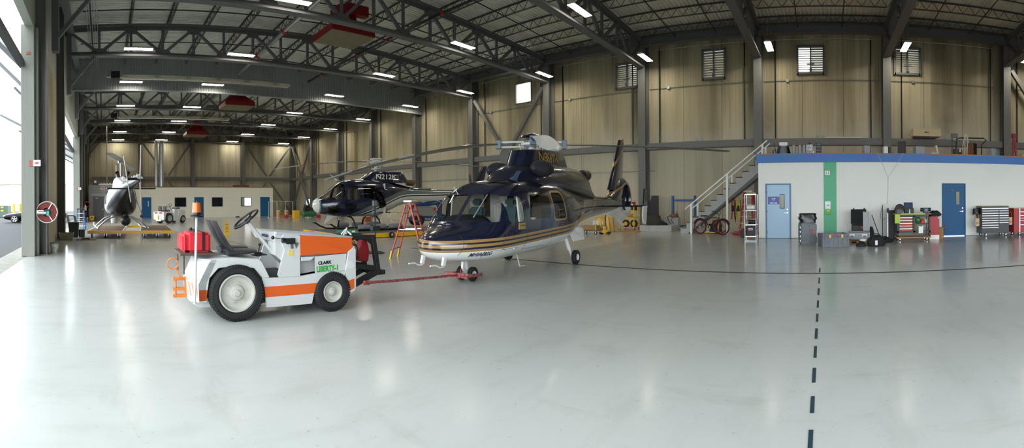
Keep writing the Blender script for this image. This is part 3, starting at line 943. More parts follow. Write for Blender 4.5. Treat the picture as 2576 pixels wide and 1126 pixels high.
    # tray behind the seats
    mb = MB(); mb.box(-.66, -.2, .14, .84, .855, .885); mb.cyl((-.62, .75, .55), (-.62, .75, .86), .012, n=8); mb.cyl((-.6, .25, .6), (-.6, .25, .86), .012, n=8)
    part('rear_tray', mb, M('rusty tray steel', '4c423b', .7, dirt=.5, dirtcol='7d5138', scale=8), t)
    # beacon mast
    mb = MB(); mb.cyl((-.50, -.02, .26), (-.47, -.02, 1.37), .017, n=12); part('beacon_mast', mb, m_white, t)
    mb = MB(); mb.lathe([(.085, 0), (.085, .02), (.065, .03), (.06, .06), (0, .06)], (-.47, -.02, 1.365), n=24); o = part('beacon_base', mb, m_black, t)
    mb = MB(); mb.lathe([(.058, .06), (.056, .10), (.052, .17), (.05, .185), (0, .187)], (-.47, -.02, 1.365), n=24); part('beacon_lens', mb, m_orange_lens, o, 'amber beacon lens')
    # rear hitch
    mb = MB()
    for z in (.5, .36, .265): mb.box(-.72, -.54, .47, .54, z - .018, z + .018)
    mb.box(-.56, -.53, .45, .56, .25, .52); mb.cyl((-.68, .505, .24), (-.68, .505, .5), .014, n=10)
    part('tow_hitch', mb, m_org_rust, t, 'orange rear tow hitch')
    mb = MB(); mb.torus((-.72, .5, .71), (.2, 1, 0), .075, .009, 28, 8); mb.tube([(-.67, .5, .65), (-.63, .5, .54), (-.63, .5, .5)], .012, 8)
    part('hitch_ring', mb, m_org_rust, t, 'orange pull ring on the hitch')
    # black front frame with the lifting pump
    mb = MB()
    for y in (.3, .7):
        mb.bar((1.83, y, 1.01), (2.32, y, 1.0), .07, .07); mb.bar((2.30, y, 1.02), (2.40, y, .42), .08, .07); mb.bar((1.83, y, .60), (2.4, y, .5), .07, .08)
        mb.bar((1.83, y, .24), (2.42, y, .47), .07, .09); mb.prism([(2.0, 1.0), (2.32, 1.0), (2.3, .86), (2.22, .93)], y - .02, y + .02)
    mb.box(2.34, 2.52, .27, .73, .40, .47); mb.box(2.26, 2.34, .3, .7, .96, 1.02)
    part('front_frame', mb, m_towblack, t, bev=.004)
    mb = MB(); mb.prism([(2.12, .62), (2.3, .6), (2.33, .75), (2.28, .93), (2.2, .95), (2.1, .75)], .42, .58)
    part('lift_pump', mb, m_redpump, t, 'dark red hydraulic pump', bev=.015)
    for k in range(3):
        mb = MB(); mb.tube([(1.84, .36 + .06 * k, .9), (1.98, .36 + .06 * k, .97 - .03 * k), (2.08, .4, .85), (2.12, .44, .7), (2.02 - .03 * k, .4, .6), (1.86, .38, .56)], .007, 6)
        part('hose', mb, m_black, t)
    return t
tow_tractor()

# red tank strapped on the tray
t = thing('fuel_tank', 'bright red plastic tank strapped behind the seats of the orange and white tractor', 'tank', (-5.75, 1.65, 0), math.radians(88))
mb = MB()
mb.box(-.62, -.55, .22, .80, .887, 1.13); mb.box(-.55, -.24, .2, .82, .887, 1.15)
part('tank_body', mb, M('red polyethylene', 'd3202f', .38), t, bev=.03, seg=3)
mb = MB()
for y in (.3, .6): mb.lathe([(.035, 0), (.035, .03), (.02, .035), (.02, .05), (0, .05)], (-.45, y, 1.15), n=16)
mb.tube([(-.45, .3, 1.18), (-.4, .45, 1.2), (-.36, .6, 1.17)], .008, 6)
part('filler_cap', mb, m_black, t)
mb = MB(); mb.tube([(-.34, .2, 1.156), (-.34, .82, 1.156)], .006, 4)
mb.box(-.36, -.32, .192, .198, .92, 1.155); mb.box(-.36, -.32, .192, .83, 1.152, 1.157)
part('strap', mb, m_black, t, 'black webbing strap')
# white hand tool lying on the hood
t = thing('hand_clamp', 'small white metal clamp lying on the front end of the tractor hood', 'clamp', (-5.75, 1.65, 0), math.radians(88))
mb = MB(); mb.tube([(1.66, .05, 1.075), (1.74, .12, 1.13), (1.77, .16, 1.16), (1.78, .2, 1.07)], .012, 8); mb.tube([(1.7, .2, 1.07), (1.74, .15, 1.14), (1.78, .04, 1.07)], .012, 8)
part('clamp_arm', mb, m_white, t)
# ---------------------------------------------------------------- the big navy, gold and white helicopter
from mathutils.bvhtree import BVHTree
NAVY = '0b1029'; GOLD = '9c7d4c'
def drape(o, bvh, axis, off=.004):
    """lay flat lettering onto a curved hull: o is in the hull's own frame"""
    d = V(axis); m = bmesh.new(); m.from_mesh(o.data); bmesh.ops.triangulate(m, faces=m.faces)
    for _ in range(2):
        es = [e for e in m.edges if e.calc_length() > .03]
        if es: bmesh.ops.subdivide_edges(m, edges=es, cuts=1, use_grid_fill=False); bmesh.ops.triangulate(m, faces=m.faces)
    m.to_mesh(o.data); m.free()
    for v_ in o.data.vertices:
        h = bvh.ray_cast(v_.co + d * 1.0, -d)
        if h[0] is not None:
            v_.co = h[0] + d * off
    o.data.update()

def dauphin_paint():
    s = Nodes('navy hull with gold stripes and white belly'); vec, x, y, z = s.obj()
    # the stripes sweep up towards the tail: t is height measured from the stripe line
    back = s.math('SUBTRACT', -2.7, x, True)
    back = s.math('MULTIPLY', s.math('MINIMUM', s.math('SUBTRACT', -2.6, x), 9.0), 1.0)
    back = s.math('MAXIMUM', back, 0.0)
    sweep = s.math('MULTIPLY', s.math('MULTIPLY', back, back), .075)
    sweep = s.math('ADD', sweep, s.math('MULTIPLY', s.math('SUBTRACT', .75, x), .036))
    t = s.math('SUBTRACT', z, sweep)
    u = s.math('DIVIDE', s.math('SUBTRACT', t, .655), .21)
    g = lin(GOLD); n_ = lin(NAVY); w = lin('e4e4e0')
    front = s.ramp(u, [(0, w), (.001, g), (.20, n_), (.37, g), (.61, n_), (.76, g), (.995, n_)], 'CONSTANT')
    # two thin gold curves over the tail cone, white keel under it
    x2 = s.math('ADD', x, 3.2)
    b1 = s.math('COMPARE', s.math('SUBTRACT', z, s.math('ADD', .93, s.math('MULTIPLY', s.math('MULTIPLY', x2, x2), .23))), 0.0); 
    nd = b1.node; nd.inputs[2].default_value = .035
    x3 = s.math('ADD', x, 3.6)
    b2 = s.math('COMPARE', s.math('SUBTRACT', z, s.math('ADD', .84, s.math('MULTIPLY', s.math('MULTIPLY', x3, x3), .11))), 0.0); b2.node.inputs[2].default_value = .035
    keel = s.math('LESS_THAN', z, s.math('SUBTRACT', .38, s.math('MULTIPLY', x, .1)))
    rear = s.mix(s.math('MAXIMUM', b1, b2), n_, g)
    rear = s.mix(keel, rear, w)
    col = s.mix(s.math('LESS_THAN', x, -3.35), front, rear)
    s.put(s.b.inputs['Base Color'], col)
    s.b.inputs['Roughness'].default_value = .22; s.b.inputs['Coat Weight'].default_value = .8; s.b.inputs['Coat Roughness'].default_value = .03
    return s.m
m_dau = dauphin_paint()
m_navy = M('navy gloss', NAVY, .22, coat=.8)
m_navy2 = M('navy engine cowl', '0d1122', .3, coat=.6)
m_hwhite = M('helicopter white', 'e4e4e0', .25, coat=.5)
m_gold = M('gold paint', GOLD, .3, coat=.4)
m_goldtx = M('gold lettering', 'a58249', .45)
m_glassd = glass('tinted cockpit glass', '1a2022', .62)
m_glassk = glass('dark cabin glass', '0c0e10', .12)
m_glassc = glass('clear cockpit glass', 'cfd8d8', .8)
m_glassg = glass('green roof glass', '0c3020', .15)
m_cream = M('cream cabin lining', 'd9d5c8', .7)
m_teal = M('teal seat leather', '2c4a4c', .6)
m_instr = M('instrument hood black', '1d1e20', .7)
m_blade = M('rotor blade olive grey', '5d5e52', .4, coat=.2)
m_bladew = M('rotor blade silver', 'b4b5b0', .4, .1)
m_hubgrey = M('rotor hub blue grey', '5d6f80', .4)
m_rotlink = M('rotor link white', 'd3d4d0', .4)
m_darkmesh = M('intake mesh', '24262a', .8)

def dauphin():
    t = thing('helicopter', 'large navy helicopter with gold stripes, white belly and enclosed tail fan, towed by red bar', 'helicopter', (-6.28, 6.36, 0), math.radians(277.5))
    tab = sorted([(1.10, .70, .78, .03, .74, 2, 2), (1.07, .62, .86, .20, .74, 2, 2.2), (.99, .54, .93, .36, .75, 2, 2.3), (.85, .48, .985, .52, .76, 2.1, 2.4), (.62, .44, 1.05, .69, .78, 2.2, 2.5), (.40, .42, 1.11, .82, .80, 2.3, 2.6),
                  (.2, .41, 1.31, .90, .84, 2.5, 2.7), (-.05, .40, 1.58, .95, .88, 2.9, 2.8), (-.27, .40, 1.77, .97, .95, 3.2, 3), (-.55, .40, 1.91, .98, 1.0, 3.2, 3), (-.9, .40, 1.99, .99, 1.02, 3.2, 3), (-1.4, .40, 2.02, 1.0, 1.03, 3.2, 3), (-2.4, .41, 2.0, 1.0, 1.04, 3.4, 3),
                  (-3.0, .50, 1.95, .95, 1.08, 3.0, 2.8), (-3.8, .66, 1.88, .78, 1.18, 2.6, 2.4), (-4.8, .84, 1.78, .54, 1.28, 2.3, 2.2), (-6.0, .98, 1.70, .37, 1.33, 2.2, 2.1), (-7.8, 1.09, 1.64, .26, 1.36, 2.1, 2.1), (-9.0, 1.13, 1.60, .20, 1.37, 2, 2)])
    st = [1.10, 1.093, 1.08, 1.06, 1.03, .99] + [.95 - .06 * i for i in range(24)] + [-.49 - .11 * i for i in range(28)] + [-3.6 - .25 * i for i in range(23)]
    m = shell(tab, st, 84)
    bvh = BVHTree.FromBMesh(m)
    wins = []
    for sg in (1, -1):
        side = lambda c, sg=sg: c.y * sg > .45
        fr = lambda c, sg=sg: c.x > -.4 and c.z > 1.05 and c.y * sg > -.02
        wp = round_poly([(sg * .045, 1.17, .04), (sg * .045, 1.685, .05), (sg * .62, 1.665, .07), (sg * .74, 1.5, .1), (sg * .86, 1.16, .06)], .05)
        wins.append(('windscreen', lift(m, carve(m, wp, 'x', fr)), m_glassd, None))
        dw = round_poly([(-.06, 1.15), (-.53, 1.14), (-.53, 1.63), (-.14, 1.64)], .06)
        wins.append(('door_window', lift(m, carve(m, dw, 'y', side)), m_glassc, None))
        cw = round_poly([(-.78, 1.17), (-1.66, 1.17), (-1.66, 1.66), (-.78, 1.66)], .07)
        wins.append(('cabin_window', lift(m, carve(m, cw, 'y', side)), m_glassd, None))
        rw = round_poly([(-1.86, 1.14), (-2.44, 1.14), (-2.30, 1.72), (-1.80, 1.72)], .1, 5)
        ring = carve(m, grow(rw, .045), 'y', side)
        gl = carve(m, rw, 'y', side)
        wins.append(('rear_window', lift(m, gl), m_glassk, None))
        ring = [f for f in m.faces if side(f.calc_center_median()) and inside(grow(rw, .045), f.calc_center_median().x, f.calc_center_median().z)]
        wins.append(('window_surround', lift(m, ring), m_gold, 'gold window surround'))
        gp = round_poly([(-.50, sg * .14), (-.86, sg * .12), (-.90, sg * .62), (-.58, sg * .60)], .07)
        wins.append(('roof_window', lift(m, carve(m, gp, 'z', lambda c, sg=sg: c.z > 1.5 and c.y * sg > .02)), m_glassg, 'green tinted roof window'))
    hull = link('fuselage', m, m_dau, t, sharp=.9)
    for nm, mb, mt, lb in wins:
        o = mb.build(nm, mt, t, sharp=.9, fix=False)
        if lb: o['label'] = lb
    # door seams, handle, rivets
    for sg in (1, -1):
        def on(x, z, off=.004):
            h = bvh.ray_cast(V((x, sg * 2, z)), V((0, -sg, 0)))
            return h[0] + V((0, sg * off, 0)) if h[0] is not None else V((x, sg * .95, z))
        for poly in ([(.10, .78), (-.02, 1.1), (-.06, 1.7)], [(.10, .78), (.13, .70), (-.02, .62)], [(-.62, .56), (-.66, .8), (-.66, 1.2), (-.63, 1.74)], [(-1.74, .56), (-1.74, 1.1), (-1.72, 1.78)], [(.45, .70), (.5, .6), (.42, .5)], [(.86, .6), (.82, .75), (.78, .93), (.74, .99)], [(-.62, .60), (-1.7, .60)], [(.42, .66), (-.55, .65)]):
            pts = []
            for a, b in zip(poly[:-1], poly[1:]):
                for k in range(6): pts.append(on(a[0] + (b[0] - a[0]) * k / 6, a[1] + (b[1] - a[1]) * k / 6, .001))
            mb = MB(); mb.tube(pts, .0035, 5); part('panel_seam', mb, m_navy2, t)
        p = on(-.46, 1.06); mb = MB()
        mb.box(-.58, -.34, p.y - sg * .012, p.y + sg * .006, 1.0, 1.125); part('handle_plate', mb, m_gold, t, 'gold door handle plate', bev=.004)
        mb = MB(); mb.bar((-.54, p.y + sg * .015, 1.075), (-.39, p.y + sg * .015, 1.075), .014, .022); part('door_handle', mb, m_navy, t)
    o = text('hull_lettering', 'MHIA082G', .098, M('navy lettering', '1c2444', .4), t, (.70, 1.2, .565), (-1, 0, .03), (0, 0, 1), 0, xs=.84, bold=.003)
    drape(o, bvh, (0, 1, 0), .008)
    # engine deck
    tab2 = sorted([(-1.2, 1.8, 1.97, .40, 1.85, 2.6, 2), (-1.30, 1.8, 2.14, .46, 1.85, 2.8, 2), (-1.45, 1.8, 2.25, .52, 1.85, 2.8, 2), (-1.8, 1.8, 2.37, .64, 1.86, 2.6, 2), (-2.2, 1.8, 2.42, .72, 1.86, 2.5, 2), (-3.2, 1.75, 2.46, .74, 1.85, 2.5, 2), (-4.2, 1.7, 2.45, .66, 1.82, 2.4, 2), (-4.9, 1.65, 2.42, .55, 1.8, 2.4, 2), (-5.4, 1.6, 2.30, .46, 1.76, 2.3, 2), (-5.55, 1.6, 2.1, .42, 1.72, 2.2, 2), (-6.1, 1.55, 1.78, .30, 1.65, 2, 2)])
    m = shell(tab2, [-1.2 - .07 * i for i in range(10)] + [-1.9 - .15 * i for i in range(29)], 56)
    for f in list(m.faces):
        if len(f.verts) > 8: pass
    link('engine_cowling', m, m_navy2, t, sharp=.9)
    # mast fairing with the registration
    rings = []
    for k in range(9):
        u = k / 8; z0 = 2.30 + u * .41; xa = -1.72 - .22 * u; xb = -4.62 + .34 * u
        r = []
        for j in range(40):
            a = 2 * PI * j / 40; c = math.cos(a); s_ = math.sin(a)
            x = (xa + xb) / 2 + (xa - xb) / 2 * math.copysign(abs(c) ** .8, c)
            f = (x - xb) / (xa - xb)
            y = (.44 - .05 * u) * (min(1, .45 + f * .75)) * math.copysign(abs(s_) ** .5, s_)
            r.append(V((x, y, z0 + (.12 * (1 - f) * u))))
        rings.append(r)
    mb = MB(); mb.loft(rings); o = part('mast_fairing', mb, m_navy, t, sharp=.7)
    fb = BVHTree.FromPolygons([tuple(v_.co) for v_ in o.data.vertices], [tuple(p.vertices) for p in o.data.polygons])
    for sg in (1, -1):
        q = text('registration_lettering', 'N886TW', .33, m_goldtx, t, (-2.28 if sg > 0 else -3.5, sg * 1.0, 2.46), (-sg, 0, .0), (0, 0, 1), 0, xs=.95, bold=.006)
        drape(q, fb, (0, sg, 0), .008)
    # intakes, exhausts, front scoop, beacon details
    for sg in (1, -1):
        mb = MB(); rings = []
        for k in range(10):
            u = k / 9; x = -1.62 - .75 * u; r = (.05 + .20 * math.sin(min(1, u * 1.9) * PI / 2)) * (1 - .3 * u ** 3)
            rings.append([V((x, sg * (.60 - .05 * u) + r * 1.0 * math.cos(a), 2.26 + r * .82 * math.sin(a))) for a in [2 * PI * j / 20 for j in range(20)]])
        mb.loft(rings); part('engine_intake', mb, m_darkmesh, t, 'dark mesh engine intake')
        mb = MB(); mb.lathe([(.155, 0), (.165, .28), (.15, .3), (.135, .28), (.13, .05), (0, .05)], (-5.25, sg * .22, 2.27), (-1, sg * .12, .02), 20)
        part('exhaust', mb, M('burnt steel', '4e4338', .4, .6), t)
    mb = MB(); mb.prism([(-1.215, 1.98), (-1.40, 2.19), (-1.5, 2.19), (-1.4, 1.98)], .18, .40); mb.prism([(-1.205, 2.0), (-1.36, 2.16), (-1.42, 2.16), (-1.3, 2.0)], .22, .36)
    part('cooler_scoop', mb, M('scoop blue grey', '3e4a60', .4), t, bev=.01)
    mb = MB(); mb.cyl((-.12, -.3, 1.68), (-.03, -.34, 1.83), .008, n=6); part('antenna', mb, m_white, t)
    mb = MB(); mb.ball((.42, -.12, 1.11), .07, .13, .05, 14, 8); part('nose_scoop', mb, m_navy, t)
    mb = MB(); mb.bar((.24, .34, 1.24), (-.21, .37, 1.70), .02, .012); part('wiper', mb, m_white, t, 'white windscreen wiper')
    # cabin: floor, instrument hood, seats, bulkhead
    mb = MB(); mb.box(-2.6, .15, -.74, .74, .60, .64); part('cabin_floor', mb, m_instr, t)
    mb = MB(); rings = []
    for k in range(7):
        u = k / 6; x = .20 - .40 * u; w = .62 - .06 * u
        rings.append([V((x, w * math.copysign(abs(math.cos(a)) ** .5, math.cos(a)), .70 + (.50 + .10 * math.sin(u * PI)) * max(0, math.sin(a)) ** .5 * .98)) for a in [PI * j / 16 for j in range(17)]])
    mb.loft(rings); part('instrument_panel', mb, m_instr, t)
    for y in (.42, -.42):
        mb = MB(); mb.box(-.95, -.45, y - .24, y + .24, .64, .90); part('seat_base', mb, m_teal, t, bev=.04, seg=2)
        mb = MB(); mb.hexa([(-.88, y - .23, .88), (-.74, y - .23, .88), (-.74, y + .23, .88), (-.88, y + .23, .88)], [(-1.0, y - .21, 1.42), (-.9, y - .21, 1.42), (-.9, y + .21, 1.42), (-1.0, y + .21, 1.42)])
        mb.box(-1.0, -.9, y - .13, y + .13, 1.44, 1.60); part('seat_back', mb, m_teal, t, bev=.04, seg=2)
    mb = MB(); mb.box(-1.16, -1.12, -.9, .9, .62, 1.2); part('bulkhead', mb, m_cream, t)
    for y in (-.66, -.5, .5, .66, -.1, .1):
        mb = MB(); pts = [(-1.14 + .012 * math.sin(j * 1.6), y + (j - 6) * .02) for j in range(13)]
        mb.add([(a, b, 1.2) for a, b in pts] + [(a, b, 1.8) for a, b in pts], [(j, j + 1, 14 + j, 13 + j) for j in range(12)])
        part('curtain', mb, m_cream, t, 'cream cabin curtain')
    for y in (.36, -.36):
        mb = MB(); mb.box(-2.5, -1.95, y - .28, y + .28, .64, .95); mb.box(-2.6, -2.45, y - .28, y + .28, .9, 1.5); part('cabin_seat', mb, M('tan leather', 'a48f66', .6), t, bev=.04, seg=2)
    for sg in (1, -1):
        mb = MB(); mb.bar((-.60, sg * .86, 1.12), (-.60, sg * .80, 1.66), .10, .03, up=(0, 1, 0)); part('door_pillar', mb, m_cream, t)
    # tail: shroud of the enclosed fan, tall fin, stabiliser
    cx, cz, rd = -9.72, 1.56, .56
    out = [(-7.85, 1.63), (-8.35, 1.80), (-8.75, 2.12), (-9.1, 2.36), (-9.6, 2.42), (-10.15, 2.27), (-10.5, 1.95), (-10.62, 1.55), (-10.52, 1.15), (-10.2, .86), (-9.75, .76), (-9.25, .80), (-8.7, .95), (-7.85, 1.09)]
    def hit(a):
        d = V((math.cos(a), math.sin(a))); best = 9
        for i in range(len(out)):
            p = V(out[i - 1]) - V((cx, cz)); e = V(out[i]) - V(out[i - 1]); den = d.x * e.y - d.y * e.x
            if abs(den) < 1e-9: continue
            r_ = (p.x * e.y - p.y * e.x) / den; u = (p.x * d.y - p.y * d.x) / den
            if r_ > 0 and -1e-6 <= u <= 1 + 1e-6: best = min(best, r_)
        return best
    N = 64; rings = []
    for sgn, half in ((0, 0),):
        pass
    prof = []
    def ringpts(f, y):   # f 0 inner duct, 1 outer edge
        return [V((cx + math.cos(2 * PI * k / N) * (rd + (hit(2 * PI * k / N) - rd) * f), y, cz + math.sin(2 * PI * k / N) * (rd + (hit(2 * PI * k / N) - rd) * f))) for k in range(N)]
    rings = [ringpts(0, -.17), ringpts(.05, -.20), ringpts(.5, -.19), ringpts(.9, -.10), ringpts(1, 0), ringpts(.9, .10), ringpts(.5, .19), ringpts(.05, .20), ringpts(0, .17)]
    mb = MB(); mb.loft(rings, wrap=True)
    s = Nodes('tail navy, white base and gold line'); vec, x, y, z = s.obj()
    zz = s.math('ADD', z, s.math('MULTIPLY', s.math('ADD', x, 9.7), -.10))
    c = s.ramp(s.math('DIVIDE', zz, 5.0), [(0, lin('e4e4e0')), (1.30 / 5, lin(GOLD)), (1.36 / 5, lin(NAVY)), (2.02 / 5, lin(NAVY))], 'CONSTANT')
    zz2 = s.math('ADD', z, s.math('MULTIPLY', s.math('ADD', x, 9.0), .30))
    b = s.math('COMPARE', zz2, 1.98); b.node.inputs[2].default_value = .04
    zz3 = s.math('ADD', z, s.math('MULTIPLY', s.math('ADD', x, 9.0), .75))
    b3 = s.math('COMPARE', zz3, 3.0); b3.node.inputs[2].default_value = .045
    s.put(s.b.inputs['Base Color'], s.mix(s.math('MAXIMUM', b, b3), c, lin(GOLD))); s.b.inputs['Roughness'].default_value = .22; s.b.inputs['Coat Weight'].default_value = .8
    part('tail_shroud', mb, s.m, t, sharp=.9)
    rings = []
    for k in range(10):
        u = k / 9; z0 = 1.9 + u * 1.92; xa = -8.15 - 1.28 * u; xb = -9.75 - .30 * u; ch = xa - xb; th = .13 * (1 - .45 * u); r = []
        for j in range(24):
            a = 2 * PI * j / 24; f = (1 + math.cos(a)) / 2
            r.append(V((xb + ch * f, th * math.sin(a) * (.35 + .9 * f) * (1 if f < .8 else 1), z0)))
        rings.append(r)
    mb = MB(); mb.loft(rings); part('tail_fin', mb, s.m, t, sharp=.9)
    mb = MB(); mb.cyl((-9.9, 0, 3.8), (-9.9, 0, 3.9), .03, n=8); part('fin_light', mb, m_red, t)
    mb = MB()
    for k in range(11):
        a = 2 * PI * k / 11; d = V((math.cos(a), 0, math.sin(a))); mb.bar(V((cx, 0, cz)) + d * .16, V((cx, 0, cz)) + d * (rd - .015), .03, .10, up=(.5 * -math.sin(a), 1, .5 * math.cos(a)))
    mb.lathe([(0, .14), (.12, .10), (.17, 0), (.17, -.1), (0, -.14)], (cx, 0, cz), (0, 1, 0), 24)
    part('tail_fan', mb, m_black, t)
    mb = MB(); mb.bar((cx, -.05, cz), (cx + .1, -.05, .95), .05, .05); mb.bar((cx, -.05, cz), (cx - .5, -.05, 1.3), .05, .05); part('fan_strut', mb, m_black, t)
    mb = MB(); mb.hexa([(-7.35, -1.62, 1.32), (-7.35, 1.62, 1.32), (-6.95, 1.62, 1.32), (-6.95, -1.62, 1.32)], [(-7.34, -1.62, 1.36), (-7.34, 1.62, 1.36), (-6.97, 1.62, 1.37), (-6.97, -1.62, 1.37)])
    part('stabiliser', mb, m_navy2, t, bev=.008)
    for sg in (1, -1):
        mb = MB(); mb.prism([(-6.85, 1.34), (-7.0, 1.90), (-7.30, 1.88), (-7.32, 1.34)], sg * 1.61, sg * 1.65); o = part('end_plate', mb, m_navy2, t)
        mb = MB(); mb.prism([(-6.85, 1.34), (-7.32, 1.34), (-7.15, .74), (-6.85, .80), (-6.76, 1.05)], sg * 1.61, sg * 1.65); part('end_plate_lower', mb, m_hwhite, o, 'white lower end plate')
    mb = MB(); mb.bar((-9.3, 0, .82), (-9.9, 0, .55), .10, .05); part('tail_skid', mb, m_hwhite, t)
    # undercarriage
    for sg in (1, -1):
        mb = MB(); mb.cyl((-2.80, sg * .76, .76), (-2.95, sg * .84, .36), .05, n=14); mb.cyl((-2.95, sg * .84, .36), (-3.06, sg * .86, .17), .03, n=12); mb.cyl((-3.06, sg * .84, .17), (-3.06, sg * .95, .17), .025, n=10); mb.bar((-2.9, sg * .8, .52), (-3.2, sg * .72, .74), .03)
        part('main_strut', mb, m_hwhite, t)
        wheel(t, (-3.06, sg * .96, .172), .172, .12, .075, sg, m_hwhite, bolts=5)
        mb = MB(); rings = []
        for k in range(9):
            u = k / 8; x = -2.95 - .92 * u; r = .165 * math.sin(max(.12, min(1, u * 1.6)) * PI / 2) * (1 if u < .8 else math.cos((u - .8) / .2 * 1.2))
            rings.append([V((x, sg * (.80 + .02 * u) + r * .55 * math.cos(a), .70 + .02 * u + r * math.sin(a))) for a in [2 * PI * j / 18 for j in range(18)]])
        mb.loft(rings); part('gear_fairing', mb, m_hwhite, t, 'white rounded gear fairing')
        mb = MB(); mb.hexa([(-2.98, sg * .93, .56), (-3.6, sg * .95, .56), (-3.6, sg * .97, .56), (-2.98, sg * .95, .56)], [(-2.86, sg * .84, .82), (-3.75, sg * .84, .80), (-3.75, sg * .86, .80), (-2.86, sg * .86, .82)])
        part('gear_door', mb, m_hwhite, t)
        # chin pitot masts
        mb = MB(); mb.bar((.98, sg * .25, .56), (1.02, sg * .25, .42), .045, .07); mb.tube([(1.0, sg * .25, .40), (1.12, sg * .25, .40), (1.22, sg * .25, .45), (1.36, sg * .25, .455)], .014, 8)
        part('pitot_mast', mb, m_hwhite, t)
    mb = MB(); mb.tube([(-1.35, .3, .44), (-1.45, .3, .25), (-1.5, .3, .12), (-1.75, .3, .10)], .014, 8); part('step', mb, m_hwhite, t)
    mb = MB(); mb.cyl((.10, 0, .55), (.02, 0, .24), .05, n=14); mb.cyl((.02, 0, .26), (.0, 0, .13), .035, n=12); mb.cyl((0, -.1, .138), (0, .1, .138), .022, n=10); mb.bar((.12, 0, .40), (.14, 0, .26), .05); mb.bar((.14, 0, .26), (.04, 0, .17), .05)
    mb.box(.0, .12, -.09, .09, .40, .46)
    part('nose_strut', mb, m_hwhite, t)
    for sg in (1, -1): wheel(t, (0, sg * .135, .138), .138, .09, .06, sg, m_hwhite, bolts=4)
    # rotor: mast, head, dome and four drooping blades
    hub = V((-2.62, 0, 2.90))
    mb = MB(); mb.cyl((-2.62, 0, 2.6), (-2.62, 0, 3.0), .07, n=16); mb.lathe([(.2, 0), (.22, .05), (.12, .09), (0, .09)], (-2.62, 0, 2.70), n=20)
    mb.lathe([(.16, -.06), (.26, -.02), (.26, .03), (.12, .07), (0, .07)], hub, n=20)
    part('rotor_mast', mb, m_rotlink, t)
    mb = MB(); mb.lathe([(0, .0), (.26, .0), (.30, .03), (.26, .07), (.14, .11), (0, .125)], hub + V((0, 0, .14)), n=32); part('rotor_dome', mb, m_navy, t)
    az = math.radians(277.5)
    for wa, tipz, nm in ((39, 2.86, 'r'), (129, 2.75, 'f'), (219, 2.12, 'l'), (309, 2.20, 'n')):
        a = math.radians(wa) - az; d = V((math.cos(a), math.sin(a), 0)); pz = V((-d.y, d.x, 0)); R = 5.25
        arm = MB()
        for q in (-.05, .07): arm.cyl(hub + d * .18 + V((0, 0, q)), hub + d * .85 + V((0, 0, q - .01)), .025, n=10)
        part('rotor_arm', arm, m_rotlink, t)
        arm = MB(); arm.T = Matrix(((d.x, pz.x, 0, hub.x), (d.y, pz.y, 0, hub.y), (0, 0, 1, hub.z), (0, 0, 0, 1))); arm.box(.74, .86, -.07, .07, -.10, .11)
        part('blade_grip', arm, m_hubgrey, t, 'blue grey blade grip', bev=.01)
        mb = MB(); rings = []; NN = 22
        for k in range(NN + 1):
            u = k / NN; r = .82 + (R - .82) * u; z = hub.z + (tipz - hub.z) * u ** 1.6
            ch = ((.07 + .12 * min(1, u * 5)) if u < .985 else .10) * (.82 if wa == 309 else 1); th = .03 * (1 - .3 * u); tw = .12 - .16 * u
            c = hub * 1.0; c.z = z; c = V((hub.x + d.x * r, hub.y + d.y * r, z)); ring = []
            for j in range(12):
                b_ = 2 * PI * j / 12; yy = ch * math.cos(b_) + .04; zz = th * math.sin(b_) * (.6 + .4 * math.cos(b_))
                ring.append(c + pz * (yy * math.cos(tw)) + V((0, 0, zz + yy * math.sin(tw))))
            rings.append(ring)
        mb.loft(rings); b_ = part('rotor_blade', mb, m_blade, t)
        for r0, r1 in ((.45, .55), (.84, 1.0)) if wa != 309 else ((.25, 1.0),):
            q = MB(); rr = [rings[int(round(r0 * NN)) + i] for i in range(int(round((r1 - r0) * NN)) + 1)]
            cen = [sum(x_, V()) / 12 for x_ in rr]
            q.loft([[c_ + (p - c_) * 1.03 + V((0, 0, .0005)) for p in x_] for x_, c_ in zip(rr, cen)])
            part('bare_metal_sleeve', q, m_bladew, b_, 'silver section of blade')
        lk = MB(); p0 = hub + d * .3 + pz * .12; lk.cyl(p0, p0 - V((0, 0, .28)) - d * .08, .012, n=8)
        part('pitch_link', lk, m_rotlink, t)
    return t
dauphin()

# red tow bar between tractor and nose wheel
t = thing('tow_bar', 'long red chipped tow bar lying between the tractor and the nose wheel', 'tow bar', (0, 0, 0))
A = V((-5.70, 3.72, .35)); Bp = V((-6.18, 5.98, .16))
m_chip = M('chipped red paint', '84181e', .5, dirt=.5, dirtcol='b9aaa2', scale=22)
mb = MB(); mb.cyl(A, Bp, .022, n=12); part('bar_tube', mb, m_chip, t)
mb = MB(); mb.cyl(A, A + (A - Bp).normalized() * .10, .034, n=12); part('eye', mb, m_chip, t)
d = (Bp - A).normalized(); sd = V((-d.y, d.x, 0)); sd.z = 0
mb = MB()
mb.box(0, 0, 0, 0, 0, 0); mb = MB()
mb.bar(Bp - sd * .26, Bp + sd * .26, .05, .09); mb.bar(Bp - sd * .24, Bp - sd * .24 + d * .5, .04, .06); mb.bar(Bp + sd * .24, Bp + sd * .24 + d * .5, .04, .06)
mb.bar(Bp - sd * .1, Bp - sd * .1 + V((0, 0, .12)), .03)
part('fork', mb, m_chip, t)
